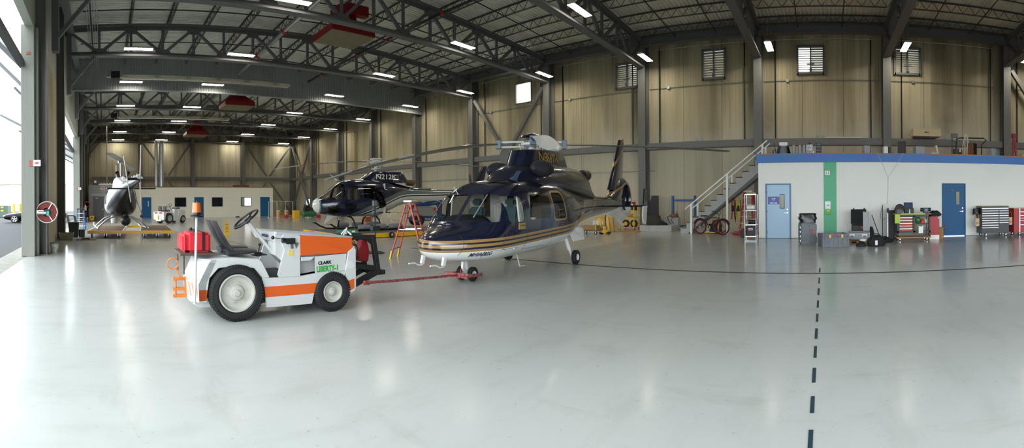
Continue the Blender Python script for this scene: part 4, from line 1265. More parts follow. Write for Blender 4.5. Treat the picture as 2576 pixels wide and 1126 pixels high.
# ---------------------------------------------------------------- second helicopter: blue with grey and white sweep, on skids
def as_paint():
    s = Nodes('blue hull with grey, white and black sweep'); vec, x, y, z = s.obj()
    L = s.math('ADD', .90, s.math('MULTIPLY', s.math('SUBTRACT', 1.43, x), .40))
    L2 = s.math('ADD', 1.90, s.math('MULTIPLY', s.math('ADD', x, 1.1), -.02))
    n = s.n('ShaderNodeMath', operation='SMOOTH_MIN'); s.put(n.inputs[0], L); s.put(n.inputs[1], L2); n.inputs[2].default_value = .35
    d = s.math('SUBTRACT', z, n.outputs[0])
    w = lin('d6d5cd'); bl = lin('0e1530'); gr = lin('5a6669'); bk = lin('101012')
    c = s.ramp(s.math('ADD', s.math('MULTIPLY', d, .5), .5), [(0, w), (.44, bk), (.472, w), (.495, gr), (.60, bl)], 'CONSTANT')
    ay = s.math('ABSOLUTE', y)
    nose = s.math('MAXIMUM', s.math('MULTIPLY', s.math('LESS_THAN', ay, .10), s.math('GREATER_THAN', x, 1.95)), s.math('GREATER_THAN', s.math('ADD', x, s.math('MULTIPLY', ay, -.1)), 3.08))
    edge = s.math('MAXIMUM', s.math('MULTIPLY', s.math('LESS_THAN', ay, .13), s.math('GREATER_THAN', x, 1.95)), s.math('GREATER_THAN', s.math('ADD', x, s.math('MULTIPLY', ay, -.1)), 3.02))
    c = s.mix(edge, c, lin('5f8890')); c = s.mix(nose, c, w)
    s.put(s.b.inputs['Base Color'], c); s.b.inputs['Roughness'].default_value = .22; s.b.inputs['Coat Weight'].default_value = .8; s.b.inputs['Coat Roughness'].default_value = .03
    return s.m
m_blue_gl = M('deep blue gloss', '0e1530', .22, coat=.8)
m_float = M('grey float bag', '85898c', .7, dirt=.2, dirtcol='5e6265')
def rotor_blades(t, hub, azs, R, fa, chord=.17, mat=None, root=.5, bands=None, droop=1.7):
    az = math.radians(fa)
    for i, (wa, tipz) in enumerate(azs):
        a = math.radians(wa) - az; d = V((math.cos(a), math.sin(a), 0)); pz = V((-d.y, d.x, 0))
        mb = MB(); rings = []; NN = 20
        for k in range(NN + 1):
            u = k / NN; r = root + (R - root) * u; z = hub.z + (tipz - hub.z) * u ** droop
            ch = chord * (.5 + .5 * min(1, u * 5)); th = .022; tw = .10 - .14 * u; c = V((hub.x + d.x * r, hub.y + d.y * r, z)); ring = []
            for j in range(10):
                b_ = 2 * PI * j / 10; yy = ch * math.cos(b_) + .03; zz = th * math.sin(b_)
                ring.append(c + pz * (yy * math.cos(tw)) + V((0, 0, zz + yy * math.sin(tw))))
            rings.append(ring)
        mb.loft(rings); o = part('rotor_blade', mb, mat or m_blade, t)
        for r0, r1, mt, lb in (bands or {}).get(i, []):
            q = MB(); rr = rings[int(r0 * NN):int(r1 * NN) + 1]; cen = [sum(x_, V()) / 10 for x_ in rr]
            q.loft([[c_ + (p - c_) * 1.04 for p in x_] for x_, c_ in zip(rr, cen)]); part('blade_band', q, mt, o, lb)

def squirrel():
    t = thing('helicopter', 'dark blue helicopter with grey and white sweep and skids, standing on the yellow platform', 'helicopter', (-18.64, 12.6, 0), math.radians(264))
    tab = sorted([(3.32, 1.38, 1.46, .03, 1.42, 2, 2), (3.27, 1.22, 1.60, .20, 1.42, 2, 2), (3.1, 1.04, 1.72, .42, 1.40, 2.1, 2.1), (2.88, .97, 1.83, .60, 1.38, 2.2, 2.2), (2.5, .91, 2.08, .80, 1.40, 2.4, 2.4), (2.1, .87, 2.38, .90, 1.45, 2.6, 2.6), (1.85, .86, 2.52, .93, 1.48, 2.8, 2.8), (1.4, .85, 2.60, .95, 1.5, 3, 3), (.6, .84, 2.62, .95, 1.55, 3, 3),
                  (.1, .88, 2.60, .92, 1.6, 2.9, 2.8), (-.6, 1.10, 2.52, .78, 1.7, 2.7, 2.4), (-1.2, 1.32, 2.42, .58, 1.8, 2.4, 2.2), (-1.9, 1.46, 2.28, .40, 1.88, 2.2, 2.1), (-3, 1.54, 2.2, .30, 1.9, 2.1, 2.1), (-4.4, 1.62, 2.16, .25, 1.92, 2, 2), (-6.2, 1.78, 2.2, .18, 2.0, 2, 2), (-7.0, 1.9, 2.2, .12, 2.05, 2, 2)])
    st = [3.32, 3.3, 3.26, 3.2, 3.12] + [3.04 - .07 * i for i in range(34)] + [.6 - .16 * i for i in range(20)] + [-2.7 - .3 * i for i in range(15)]
    m = shell(tab, st, 64); wins = []
    for sg in (1, -1):
        bmesh.ops.bisect_plane(m, geom=[g for f in m.faces if f.calc_center_median().x > 1.7 for g in [f]] + list({e for f in m.faces if f.calc_center_median().x > 1.7 for e in f.edges}) + list({v_ for f in m.faces if f.calc_center_median().x > 1.7 for v_ in f.verts}), dist=1e-5, plane_co=(0, sg * .07, 0), plane_no=(0, 1, 0))
        side = lambda c, sg=sg: c.y * sg > .35
        half = lambda c, sg=sg: c.y * sg > .07
        for nm, pl, ts, mt in (('windscreen', round_poly([(2.98, 1.74), (2.04, 2.44), (1.98, 2.30), (2.14, 1.66), (2.5, 1.63), (2.9, 1.66)], .05), half, m_glassd),
                               ('door_window', round_poly([(1.88, 2.24), (1.36, 2.28), (1.34, 1.64), (1.98, 1.64)], .12), side, m_glassd),
                               ('rear_door_window', round_poly([(1.14, 2.27), (.52, 2.27), (.44, 1.66), (1.12, 1.72)], .1), side, m_glassk),
                               ('chin_window', round_poly([(2.86, 1.36), (2.34, 1.42), (2.28, 1.2), (2.45, 1.02), (2.7, 1.04)], .12), half, m_glassk),
                               ('lower_door_window', round_poly([(2.10, 1.44), (1.50, 1.48), (1.52, 1.20), (1.80, 1.12), (2.04, 1.2)], .1), side, m_glassk)):
            fs = carve(m, pl, 'y', ts)
            if fs: wins.append((nm, lift(m, fs), mt))
    link('fuselage', m, as_paint(), t, sharp=.9)
    for nm, mb, mt in wins: mb.build(nm, mt, t, sharp=.9, fix=False)
    mb = MB(); mb.box(-.4, 2.4, -.75, .75, 1.0, 1.04); part('cabin_floor', mb, m_instr, t)
    mb = MB(); mb.box(2.25, 2.5, -.35, .35, 1.05, 1.75); part('instrument_panel', mb, m_instr, t, bev=.05, seg=2)
    for y in (.42, -.42):
        mb = MB(); mb.box(1.25, 1.75, y - .23, y + .23, 1.05, 1.4); mb.box(1.15, 1.3, y - .22, y + .22, 1.38, 2.15); part('seat', mb, M('grey brown leather', '6e675c', .6), t, bev=.04, seg=2)
        mb = MB(); mb.box(.15, .65, y - .3, y + .3, 1.05, 1.4); mb.box(.05, .2, y - .3, y + .3, 1.38, 2.2); part('rear_seat', mb, M('grey brown leather', '6e675c', .6), t, bev=.04, seg=2)
    mb = MB(); mb.box(-.05, .02, -.85, .85, 1.0, 2.4); part('bulkhead', mb, m_cream, t)
    # gearbox housing with the registration
    rings = []
    for z, a, b, w in ((2.45, 1.05, -1.75, .50), (2.62, .85, -1.66, .46), (2.8, .55, -1.52, .44), (2.95, .36, -1.44, .42), (3.0, .28, -1.38, .38)):
        r = []
        for j in range(32):
            an = 2 * PI * j / 32; r.append(V(((a + b) / 2 + (a - b) / 2 * math.copysign(abs(math.cos(an)) ** .45, math.cos(an)), w * math.copysign(abs(math.sin(an)) ** .4, math.sin(an)), z)))
        rings.append(r)
    mb = MB(); mb.loft(rings); o = part('gearbox_housing', mb, m_blue_gl, t, sharp=.7)
    fb = BVHTree.FromPolygons([tuple(v_.co) for v_ in o.data.vertices], [tuple(p.vertices) for p in o.data.polygons])
    for sg in (1, -1):
        q = text('registration_lettering', 'N212K', .34, M('white lettering', 'dcdcd4', .5), t, (.26 if sg > 0 else -.95, sg, 2.63), (-sg, 0, 0), (0, 0, 1), 0, xs=1.14, shear=.1, bold=.006)
        drape(q, fb, (0, sg, 0), .006)
    mb = MB(); mb.lathe([(.15, 0), (.17, .4), (.155, .4), (.135, .1), (0, .1)], (-1.72, .1, 2.5), (-1, 0, -.02), 20); part('exhaust', mb, M('brown exhaust', '6d5a3a', .45, .5), t, 'brown exhaust pipe')
    mb = MB(); mb.box(-3.2, -2.4, -.18, .18, 2.17, 2.24); part('tail_fairing', mb, M('tan fairing', '948a68', .5), t, 'tan fairing on the boom')
    mb = MB(); mb.bar((-1.6, .42, 2.1), (-1.9, .6, 2.4), .012); part('antenna', mb, m_white, t)
    # pitot, wire cutters
    mb = MB(); mb.prism([(1.9, 2.56), (2.1, 2.6), (2.45, 2.85), (2.15, 2.55)], -.02, .02); part('wire_cutter', mb, m_hwhite, t)
    mb = MB(); mb.prism([(2.55, .94), (2.0, .88), (2.3, .8), (2.75, .52), (2.62, .78)], -.02, .02); part('lower_wire_cutter', mb, m_hwhite, t)
    # rotor
    hub = V((0, 0, 3.46))
    mb = MB(); mb.cyl((0, 0, 2.95), (0, 0, 3.6), .08, n=14); mb.lathe([(.22, 0), (.25, .04), (.15, .09), (0, .09)], (0, 0, 3.10), n=20); mb.lathe([(0, -.05), (.28, -.03), (.32, .03), (.2, .12), (.0, .16)], hub, n=18)
    mb.box(-.22, .22, -.22, .22, 3.6, 3.66)
    part('rotor_head', mb, m_rotlink, t, bev=0)
    az = math.radians(264)
    for wa in (271, 31, 151):
        a = math.radians(wa) - az; d = V((math.cos(a), math.sin(a), 0)); q = MB()
        for k in (-.05, .06): q.bar(hub + d * .15 + V((0, 0, k)), hub + d * .75 + V((0, 0, k)), .09, .035)
        q.cyl(hub + d * .3 + V((0, 0, -.05)), V((d.x * .22, d.y * .22, 3.14)), .014, n=8)
        part('rotor_arm', q, m_rotlink, t)
    rb = M('red blade band', '8e4a44', .4)
    rotor_blades(t, hub, ((271, 2.98), (31, 3.08), (151, 2.9)), 5.35, 264, .16, None, .6, {0: [(.25, .45, m_bladew, 'pale band on blade'), (.45, .75, rb, 'red band on blade'), (.78, 1.0, m_bladew, 'pale band on blade')]})
    # tail
    mb = MB(); rings = []
    for k in range(6):
        u = k / 5; z = 2.1 + 1.45 * u; xa = -5.95 - .95 * u; xb = -6.85 - .42 * u
        rings.append([V((xb + (xa - xb) * (1 + math.cos(q)) / 2, .06 * (1 - .4 * u) * math.sin(q), z)) for q in [2 * PI * j / 14 for j in range(14)]])
    mb.loft(rings); part('tail_fin', mb, m_blue_gl, t)
    mb = MB(); rings = []
    for k in range(4):
        u = k / 3; z = 1.95 - .75 * u; xa = -6.2 - .5 * u; xb = -6.9 - .25 * u
        rings.append([V((xb + (xa - xb) * (1 + math.cos(q)) / 2, .05 * math.sin(q), z)) for q in [2 * PI * j / 12 for j in range(12)]])
    mb.loft(rings); part('ventral_fin', mb, m_hwhite, t)
    mb = MB(); mb.hexa([(-4.75, -1.25, 2.0), (-4.75, 1.25, 2.0), (-5.15, 1.25, 2.0), (-5.15, -1.25, 2.0)], [(-4.75, -1.25, 2.04), (-4.75, 1.25, 2.04), (-5.15, 1.25, 2.03), (-5.15, -1.25, 2.03)]); part('stabiliser', mb, m_blue_gl, t)
    th = V((-6.35, .0, 2.2))
    mb = MB(); mb.cyl((-6.35, 0, 2.2), (-6.35, -.38, 2.2), .07, n=14); part('tail_rotor_hub', mb, m_hubgrey, t)
    for s_ in (1, -1):
        mb = MB(); mb.bar((-6.35, -.36, 2.2 + s_ * .1), (-6.35 + s_ * .12, -.36, 2.2 + s_ * .93), .02, .16, up=(1, 0, 0)); o = part('tail_rotor_blade', mb, m_blade, t)
        mb = MB(); mb.bar((-6.35 + s_ * .108, -.36, 2.2 + s_ * .83), (-6.35 + s_ * .121, -.36, 2.2 + s_ * .94), .024, .165, up=(1, 0, 0)); part('blade_tip', mb, M('orange blade tip', 'c27a2a', .5), o, 'orange blade tip')
    # skids and float bags
    for sg in (1, -1):
        mb = MB(); mb.tube([(2.85, sg * 1.03, .56), (2.55, sg * 1.04, .38), (2.25, sg * 1.05, .265), (1.9, sg * 1.05, .245), (-1.3, sg * 1.05, .245)], .04, 10)
        mb.bar((2.85, sg * 1.03, .56), (3.0, sg * 1.0, .55), .09, .02)
        part('skid', mb, m_black, t)
        for x in (1.62, .30):
            mb = MB(); mb.tube([(x, sg * .1, .86), (x, sg * .55, .84), (x, sg * .85, .68), (x, sg * 1.04, .28)], .038, 10); part('cross_tube', mb, m_black, t)
        for xa, xb, zz in ((1.55, .95, .40), (.78, .12, .40), (-.05, -.75, .40)):
            mb = MB(); mb.lathe([(.0, 0), (.09, .01), (.115, .05), (.115, xa - xb - .05), (.09, xa - xb - .01), (0, xa - xb)], (xb, sg * 1.19, zz), (1, 0, 0), 18)
            part('float_bag', mb, m_float, t, 'grey rolled float bag')
    for xx, y in ((1.55, .25), (1.9, -.1)):
        mb = MB(); mb.torus((xx, y, .76), (0, 1, .2), .06, .018, 18, 6); part('belly_light', mb, m_hwhite, t)
    # open sliding door panel leaning along the flank
    mb = MB(); mb.prism(round_poly([(.55, 2.2), (.35, 2.24), (-.0, 1.35), (.35, 1.2)], .1), 1.02, 1.05); part('door_panel', mb, m_glassk, t, 'dark door glass standing open')
    return t
squirrel()

# yellow platform under it
def caster(parent, c, r=.13, w=.07, axis=(0, 1, 0), z1=.3, mat=None):
    ax = V(axis).normalized(); c = V(c); mb = MB(); mb.cyl(c - ax * w / 2, c + ax * w / 2, r, n=20)
    o = part('caster', mb, m_rubber, parent)
    mb = MB(); mb.cyl(c - ax * (w / 2 + .004), c + ax * (w / 2 + .004), r * .5, n=16)
    for s_ in (-1, 1): mb.bar(c + ax * s_ * (w / 2 + .012), V((c.x, c.y, z1)) + ax * s_ * (w / 2 + .012), .015, .06, up=ax)
    part('caster_fork', mb, mat or m_alu, o)
t = thing('landing_platform', 'yellow edged wheeled platform with grey deck under the dark blue helicopter', 'platform', (-18.2, 12.7, 0), math.radians(-3))
mb = MB(); mb.box(-2.1, 2.1, -3.2, 3.4, .185, .2); part('deck', mb, M('grey deck', '6b6a66', .7, dirt=.2), t)
for nm, b in (('edge_beam', (2.1, 2.18, -3.2, 3.4, .02, .2)), ('edge_beam', (-2.18, -2.1, -3.2, 3.4, .02, .205)), ('edge_beam', (-2.18, 2.18, -3.28, -3.2, .02, .2)), ('edge_beam', (-2.18, 2.18, 3.4, 3.48, .02, .205))):
    mb = MB(); mb.box(*b); part(nm, mb, m_yel, t, bev=.006)
for a, b in ((-1.2, -.8), (.5, .9)):
    mb = MB(); mb.box(a, b, -3.6, -3.28, .15, .2); part('fork_pocket', mb, m_yel, t)
for x, y in ((2.3, -1.0), (2.3, 2.6)):
    caster(t, (x, y, .12), .12, .08, (1, 0, 0), .19)
t = thing('green_case', 'long green plastic case lying on the yellow platform in front of the blue helicopter', 'case', (-17.0, 9.98, .203), math.radians(60))
mb = MB(); mb.hexa([(-.5, -.13, 0), (.5, -.13, 0), (.5, .13, 0), (-.5, .13, 0)], [(-.45, -.11, .15), (.45, -.11, .15), (.45, .11, .15), (-.45, .11, .15)])
part('case_shell', mb, M('green plastic', '15704a', .4), t, bev=.015)
mb = MB(); mb.box(.2, .34, -.128, -.12, .04, .11); part('label_plate', mb, m_offwhite, t, 'white label')

# ---------------------------------------------------------------- third helicopter, seen from its tail, on the timber dolly
def ranger():
    t = thing('helicopter', 'black and white helicopter seen from its tail, standing on the timber decked dolly', 'helicopter', (-22.5, .84, 0), math.radians(184.4))
    s = Nodes('black and white hull with tan sweep'); vec, x, y, z = s.obj()
    L = s.math('ADD', 1.42, s.math('MULTIPLY', s.math('ADD', s.math('MULTIPLY', s.math('ABSOLUTE', y), 1.0), s.math('MULTIPLY', x, -.45)), .55))
    L = s.math('ADD', 1.78, s.math('SUBTRACT', s.math('MULTIPLY', s.math('SUBTRACT', -.2, x), .42), s.math('MULTIPLY', s.math('ABSOLUTE', y), .55)))
    d = s.math('SUBTRACT', z, L)
    c = s.ramp(s.math('ADD', s.math('MULTIPLY', d, .5), .5), [(0, lin('17181b')), (.47, lin('c9c9c4')), (.49, lin('85888c')), (.56, lin('b7a377')), (.585, lin('e0dfd8'))], 'CONSTANT')
    c = s.mix(s.math('LESS_THAN', x, -2.0), c, s.mix(s.math('GREATER_THAN', z, 2.42), lin('1a1b1f'), lin('c9c9c4')))
    s.put(s.b.inputs['Base Color'], c); s.b.inputs['Roughness'].default_value = .4; s.b.inputs['Coat Weight'].default_value = .15; s.b.inputs['Coat Roughness'].default_value = .15
    tab = sorted([(2.6, 1.28, 1.36, .05, 1.32, 2, 2), (2.4, 1.1, 1.62, .4, 1.35, 2.2, 2.2), (1.9, .96, 1.95, .62, 1.4, 2.4, 2.4), (1.3, .92, 2.28, .70, 1.5, 2.6, 2.6), (.6, .92, 2.38, .72, 1.55, 2.8, 2.8), (-.4, .92, 2.38, .71, 1.6, 2.8, 2.7), (-.9, 1.0, 2.38, .64, 1.7, 2.5, 2.4), (-1.4, 1.3, 2.42, .48, 1.9, 2.3, 2.2), (-1.9, 1.75, 2.46, .30, 2.15, 2.1, 2.1), (-2.5, 1.98, 2.48, .23, 2.25, 2, 2), (-4.5, 2.18, 2.5, .16, 2.34, 2, 2), (-6.2, 2.3, 2.5, .10, 2.4, 2, 2)])
    m = shell(tab, [2.6, 2.57, 2.5, 2.4] + [2.25 - .12 * i for i in range(38)] + [-2.5 - .37 * i for i in range(11)], 48); wins = []
    for sg in (1, -1):
        side = lambda c, sg=sg: c.y * sg > .3
        for pl in ([(1.7, 1.7), (1.0, 2.15), (.9, 1.5), (1.7, 1.45)], [(.75, 2.15), (0, 2.15), (0, 1.5), (.75, 1.5)]):
            fs = carve(m, round_poly(pl, .08), 'y', side)
            if fs: wins.append(lift(m, fs))
    link('fuselage', m, s.m, t, sharp=.9)
    for w in wins: w.build('side_window', m_glassk, t, fix=False, sharp=.9)
    rings = []
    for x, w, z1 in ((.9, .2, 2.5), (.6, .36, 2.75), (0, .40, 2.85), (-.8, .38, 2.8), (-1.6, .30, 2.62), (-2.2, .2, 2.5)):
        rings.append([V((x, w * math.copysign(abs(math.cos(a)) ** .7, math.cos(a)), 2.3 + (z1 - 2.3) * max(0, math.sin(a)) ** .6)) for a in [PI * j / 14 for j in range(15)]])
    mb = MB(); mb.loft(rings); part('engine_cowling', mb, m_hwhite, t)
    for y in (.16, -.16):
        mb = MB(); mb.lathe([(.07, 0), (.09, .3), (.075, .3), (.06, .1), (0, .1)], (-.75, y, 2.78), (-.5, y * 2.4, .75), 16); part('exhaust_stack', mb, m_black, t)
    mb = MB(); mb.cyl((-.02, 0, 2.8), (-.02, 0, 3.62), .035, n=10); mb.cyl((-.1, .22, 2.75), (-.1, .22, 3.4), .022, n=8); mb.cyl((-.1, -.12, 2.75), (-.1, -.12, 3.3), .015, n=8); mb.box(-.15, .15, -.12, .12, 3.52, 3.64)
    part('rotor_mast', mb, m_alu, t)
    hub = V((0, 0, 3.6)); rotor_blades(t, hub, ((168, 3.5), (352, 3.5)), 4.6, 184.4, .17, m_blade, .3)
    mb = MB(); mb.tube([(0, .1, 3.6), (-.05, .3, 3.68), (-.1, .5, 3.7), (-.1, .62, 3.68)], .012, 6); part('tie_down', mb, m_alu, t)
    # drive shaft and tail
    mb = MB(); mb.tube([(-1.4, 0, 2.58), (-6.1, 0, 2.56)], .03, 8)
    for k in range(6): mb.box(-2.0 - .75 * k, -1.9 - .75 * k, -.05, .05, 2.47, 2.62)
    part('tail_drive_shaft', mb, m_alu, t)
    mb = MB(); mb.box(-3.9, -3.5, -1.0, 1.0, 2.12, 2.17); part('stabiliser', mb, m_black, t, bev=.01)
    mb = MB(); mb.prism([(-6.0, 2.35), (-6.3, 3.6), (-6.45, 3.6), (-6.2, 2.4), (-6.35, 1.45), (-6.22, 1.45), (-6.02, 2.3)], -.012, .012); part('tail_fin', mb, M('tan tail fin', '9c8a78', .4), t)
    mb = MB(); mb.tube([(-4.6, .0, 2.15), (-5.4, .0, 1.55), (-6.2, 0, 1.25), (-6.5, 0, 1.3)], .018, 8); mb.ball((-6.35, 0, 1.08), .05, n=10, m=8); mb.cyl((-6.35, 0, 1.1), (-6.35, 0, 1.27), .008, n=6)
    part('tail_guard', mb, m_black, t)
    mb = MB(); mb.cyl((-6.05, 0, 2.42), (-6.05, .46, 2.42), .05, n=12); part('tail_rotor_hub', mb, m_black, t)
    for s_ in (1, -1):
        mb = MB(); mb.bar((-6.05, .46, 2.42), (-6.05 + .2 * s_, .46 + .1 * s_, 2.42 + .84 * s_), .02, .12, up=(1, 0, 0)); part('tail_rotor_blade', mb, m_bladew, t)
    # skids with bowed legs, camera ball
    for sg in (1, -1):
        mb = MB(); mb.tube([(2.2, sg * 1.2, .52), (1.9, sg * 1.2, .38), (1.5, sg * 1.2, .37), (-1.3, sg * 1.2, .37)], .036, 10); part('skid', mb, m_alu, t)
        for x in (.95, -.75):
            mb = MB(); mb.tube([(x, 0, .92), (x, sg * .45, .90), (x, sg * .75, .78), (x, sg * .98, .58), (x, sg * 1.19, .38)], .04, 10); part('cross_tube', mb, m_alu, t)
    mb = MB(); mb.ball((-.9, -.12, .72), .24, n=20, m=14); mb.cyl((-.9, -.12, .9), (-.9, -.12, 1.1), .12, n=14); part('camera_ball', mb, m_black, t, 'black camera ball under the belly')
    mb = MB(); mb.lathe([(0, 0), (.16, 0), (.18, .06), (.18, .34), (.14, .38), (0, .38)], (.2, .3, .56), n=20); part('searchlight', mb, m_hwhite, t)
    return t
ranger()

t = thing('landing_dolly', 'timber decked dolly with yellow frame and black casters under the black and white helicopter', 'dolly', (-20.1, 1.15, 0), math.radians(-5))
m_wood = M('weathered plywood', '6e5238', .7, dirt=.5, dirtcol='4a3828', scale=5)
for y0, y1 in ((-1.85, -.35), (.5, 1.85)):
    mb = MB(); mb.box(-5.2, -.06, y0, y1, .28, .33); part('deck_board', mb, m_wood, t)
for b in ((-.06, .02, -1.88, 1.88, .2, .335), (-5.28, -5.2, -1.88, 1.88, .2, .335)):
    mb = MB(); mb.box(*b); part('end_rail', mb, m_yel, t, bev=.004)
for y in (-1.88, -.33, .46, 1.86):
    mb = MB(); mb.box(-5.2, -.06, y - .02, y + .02, .2, .335); part('side_rail', mb, m_offwhite if y < 1 else m_yel, t)
for x in (-.2, -5.0):
    for y in (-1.7, -1.1, -.5, .65, 1.2, 1.75): caster(t, (x, y, .11), .11, .05, (0, 1, 0), .24)
# ---------------------------------------------------------------- the white office block along the long wall
mb = MB(); mb.box(-2.55, 24, 17.8, 23.1, 0, 2.95)
struct('wall_office', mb, m_offwhite)
mb = MB(); mb.box(-2.62, 24, 17.74, 23.1, 2.95, 3.265)
struct('trim_1_fascia', mb, m_blue_band)
mb = MB(); mb.box(-2.64, 24, 17.72, 23.1, 3.265, 3.30)
struct('trim_2_roof_edge', mb, m_ply)
mb = MB(); mb.box(.0, .50, 17.794, 17.8, 0, 2.95)
struct('trim_3_green_stripe', mb, M('green wall stripe', '5cb888', .5, dirt=.15, dirtcol='7cc8a0', scale=2))
mb = MB(); mb.box(-2.55, 24, 17.785, 17.8, 0, .02); struct('baseboard_office', mb, M('base strip grey', '8f8d82', .7))  # thin grey strip along the foot of the office wall

def walk_door(name, x0, x1, y, ztop, mat, frame_mat, win=None, handle_right=True, gl=None):
    """door leaf in a frame on a wall that faces -y"""
    w = .06; mb = MB()
    mb.box(x0, x0 + w, y - .03, y, 0, ztop); mb.box(x1 - w, x1, y - .03, y, 0, ztop); mb.box(x0 + w, x1 - w, y - .03, y, ztop - w, ztop)
    o = struct(name, mb, frame_mat, bev=.004)
    mb = MB(); mb.box(x0 + w, x1 - w, y - .018, y, .015, ztop - w); leaf = part('door_leaf', mb, mat, o)
    if win:
        mb = MB(); a, b, c, d = win; t = .022
        mb.box(a - t, a, y - .03, y - .018, c - t, d + t); mb.box(b, b + t, y - .03, y - .018, c - t, d + t); mb.box(a, b, y - .03, y - .018, c - t, c); mb.box(a, b, y - .03, y - .018, d, d + t)
        part('window_frame', mb, M('door window frame', '27405f', .4), leaf)
        mb = MB(); mb.box(a, b, y - .023, y - .018, c, d); part('glass_pane', mb, gl or M('reflecting door glass', '8d8a62', .12), leaf)
    hx = x1 - .14 if handle_right else x0 + .14; s_ = -1 if handle_right else 1
    mb = MB(); mb.cyl((hx, y - .018, 1.0), (hx, y - .05, 1.0), .035, n=16); mb.cyl((hx, y - .05, 1.0), (hx, y - .075, 1.0), .018, n=10); mb.bar((hx, y - .07, 1.0), (hx + s_ * .13, y - .07, .995), .018, .022)
    part('door_handle', mb, m_chrome, leaf)
    mb = MB(); mb.cyl((hx, y - .018, 1.13), (hx, y - .04, 1.13), .03, n=16); part('door_lock', mb, m_chrome, leaf)
    for z in (.25, 1.05, 1.8):
        xx = x0 + w if handle_right else x1 - w; mb = MB(); mb.cyl((xx, y - .03, z - .05), (xx, y - .03, z + .05), .012, n=8); part('hinge', mb, M('door hinge', '35506e', .4), o)
    return o
m_paleblue = M('pale blue door', '839aac', .35, .3)
d3 = walk_door('door_3', -2.27, -1.27, 17.8, 2.14, m_paleblue, M('door frame blue', '4b7099', .35), (-1.69, -1.54, 1.18, 1.70))
mb = MB(); mb.box(-2.17, -1.73, 17.772, 17.78, 1.33, 1.63); sg = part('door_sign', mb, M('sign violet blue', '5a64ab', .45), d3, 'violet blue sign with white lettering')
text('sign_lettering', 'ON AIR', .072, m_hwhite, sg, (-1.95, 17.77, 1.355), (1, 0, 0), (0, 0, 1), .001, xs=1.15, bold=.003, align='CENTER')
mb = MB(); mb.torus((-1.95, 17.77, 1.49), (0, 1, 0), .033, .007, 16, 6)
for k in (-1, 0, 1): mb.torus((-1.95 + .045 * k, 17.77, 1.55), (0, 1, 0), .02, .006, 12, 6)
mb.bar((-2.02, 17.77, 1.53), (-1.98, 17.77, 1.57), .012); mb.bar((-1.88, 17.77, 1.53), (-1.92, 17.77, 1.57), .012)
part('sign_emblem', mb, m_hwhite, sg, 'white emblem of loops')
d4 = walk_door('door_4', 4.70, 5.69, 17.8, 2.13, m_blue_door, m_blue_door, (5.29, 5.42, 1.28, 1.78), gl=M('yellow brown door glass', '7a6a34', .2))
mb = MB(); mb.box(5.02, 5.25, 17.775, 17.782, 1.83, 1.87); pl = part('name_plate', mb, m_black, d4, 'small black name plate')
text('plate_lettering', 'BREAK ROOM', .026, m_hwhite, pl, (5.135, 17.774, 1.84), (1, 0, 0), (0, 0, 1), .0005, xs=.9, align='CENTER')
mb = MB(); mb.box(4.76, 5.63, 17.77, 17.8, .0, .03); part('threshold', mb, m_alu, d4)

# things on the office wall
t = thing('emergency_cabinet', 'white and bright green wall box hung on the green wall stripe', 'first aid box', (.155, 17.79, 1.0))
mb = MB(); mb.box(-.1, .11, -.03, 0, .14, .43); part('back_panel', mb, m_hwhite, t); mb = MB(); mb.box(-.04, .07, -.034, -.03, .27, .30); part('display_text', mb, M('dark print', '50524c', .6), t)
mb = MB(); mb.hexa([(-.11, -.14, -.05), (.15, -.14, -.05), (.15, 0, -.05), (-.11, 0, -.05)], [(-.11, -.14, .02), (.15, -.14, .02), (.15, 0, .02), (-.11, 0, .02)])
mb.box(-.1, .12, -.02, -.005, .02, .14); part('tray', mb, M('lime green plastic', '5fb32c', .4), t, 'bright green tray')
mb = MB(); mb.box(-.03, .08, -.05, -.02, .03, .11); part('device', mb, M('beige device', 'c9c19a', .5), t)
t = thing('wall_sensor', 'small white sensor box high on the green wall stripe', 'sensor', (.15, 17.79, 2.46))
mb = MB(); mb.box(-.1, .1, -.03, 0, 0, .16); part('box', mb, m_hwhite, t, bev=.006)
for i in (-1, 1):
    for j in (0, 1):
        mb = MB(); mb.cyl((.045 * i, -.03, .05 + .06 * j), (.045 * i, -.036, .05 + .06 * j), .02, n=12); part('port', mb, m_black, t)
t = thing('wall_outlet', 'white double wall outlet with a cable behind the black stand', 'outlet', (2.35, 17.79, 1.24))
mb = MB(); mb.box(-.07, -.02, -.02, 0, 0, .13); mb.box(.01, .06, -.02, 0, 0, .13); part('plate', mb, m_hwhite, t)
mb = MB(); mb.tube([(-.05, -.03, .05), (-.12, -.06, -.2), (-.14, -.06, -.45), (-.05, -.06, -.55), (.08, -.06, -.45)], .008, 6); part('cable', mb, M('grey cable', '8c8a82', .5), t)
mb = MB(); mb.tube([(2.1, 17.70, 3.3), (2.3, 17.76, 2.85), (2.52, 17.78, 2.35), (2.52, 17.78, 1.9), (2.48, 17.78, 1.3)], .007, 6)
mb.tube([(3.12, 17.70, 3.3), (2.85, 17.76, 2.85), (2.52, 17.78, 2.35)], .007, 6)
tag(mb.build('speaker_wire', M('pale wire', 'c2bda8', .6)), 'pale wire in a Y shape hanging down the office wall from the roof', 'wire')

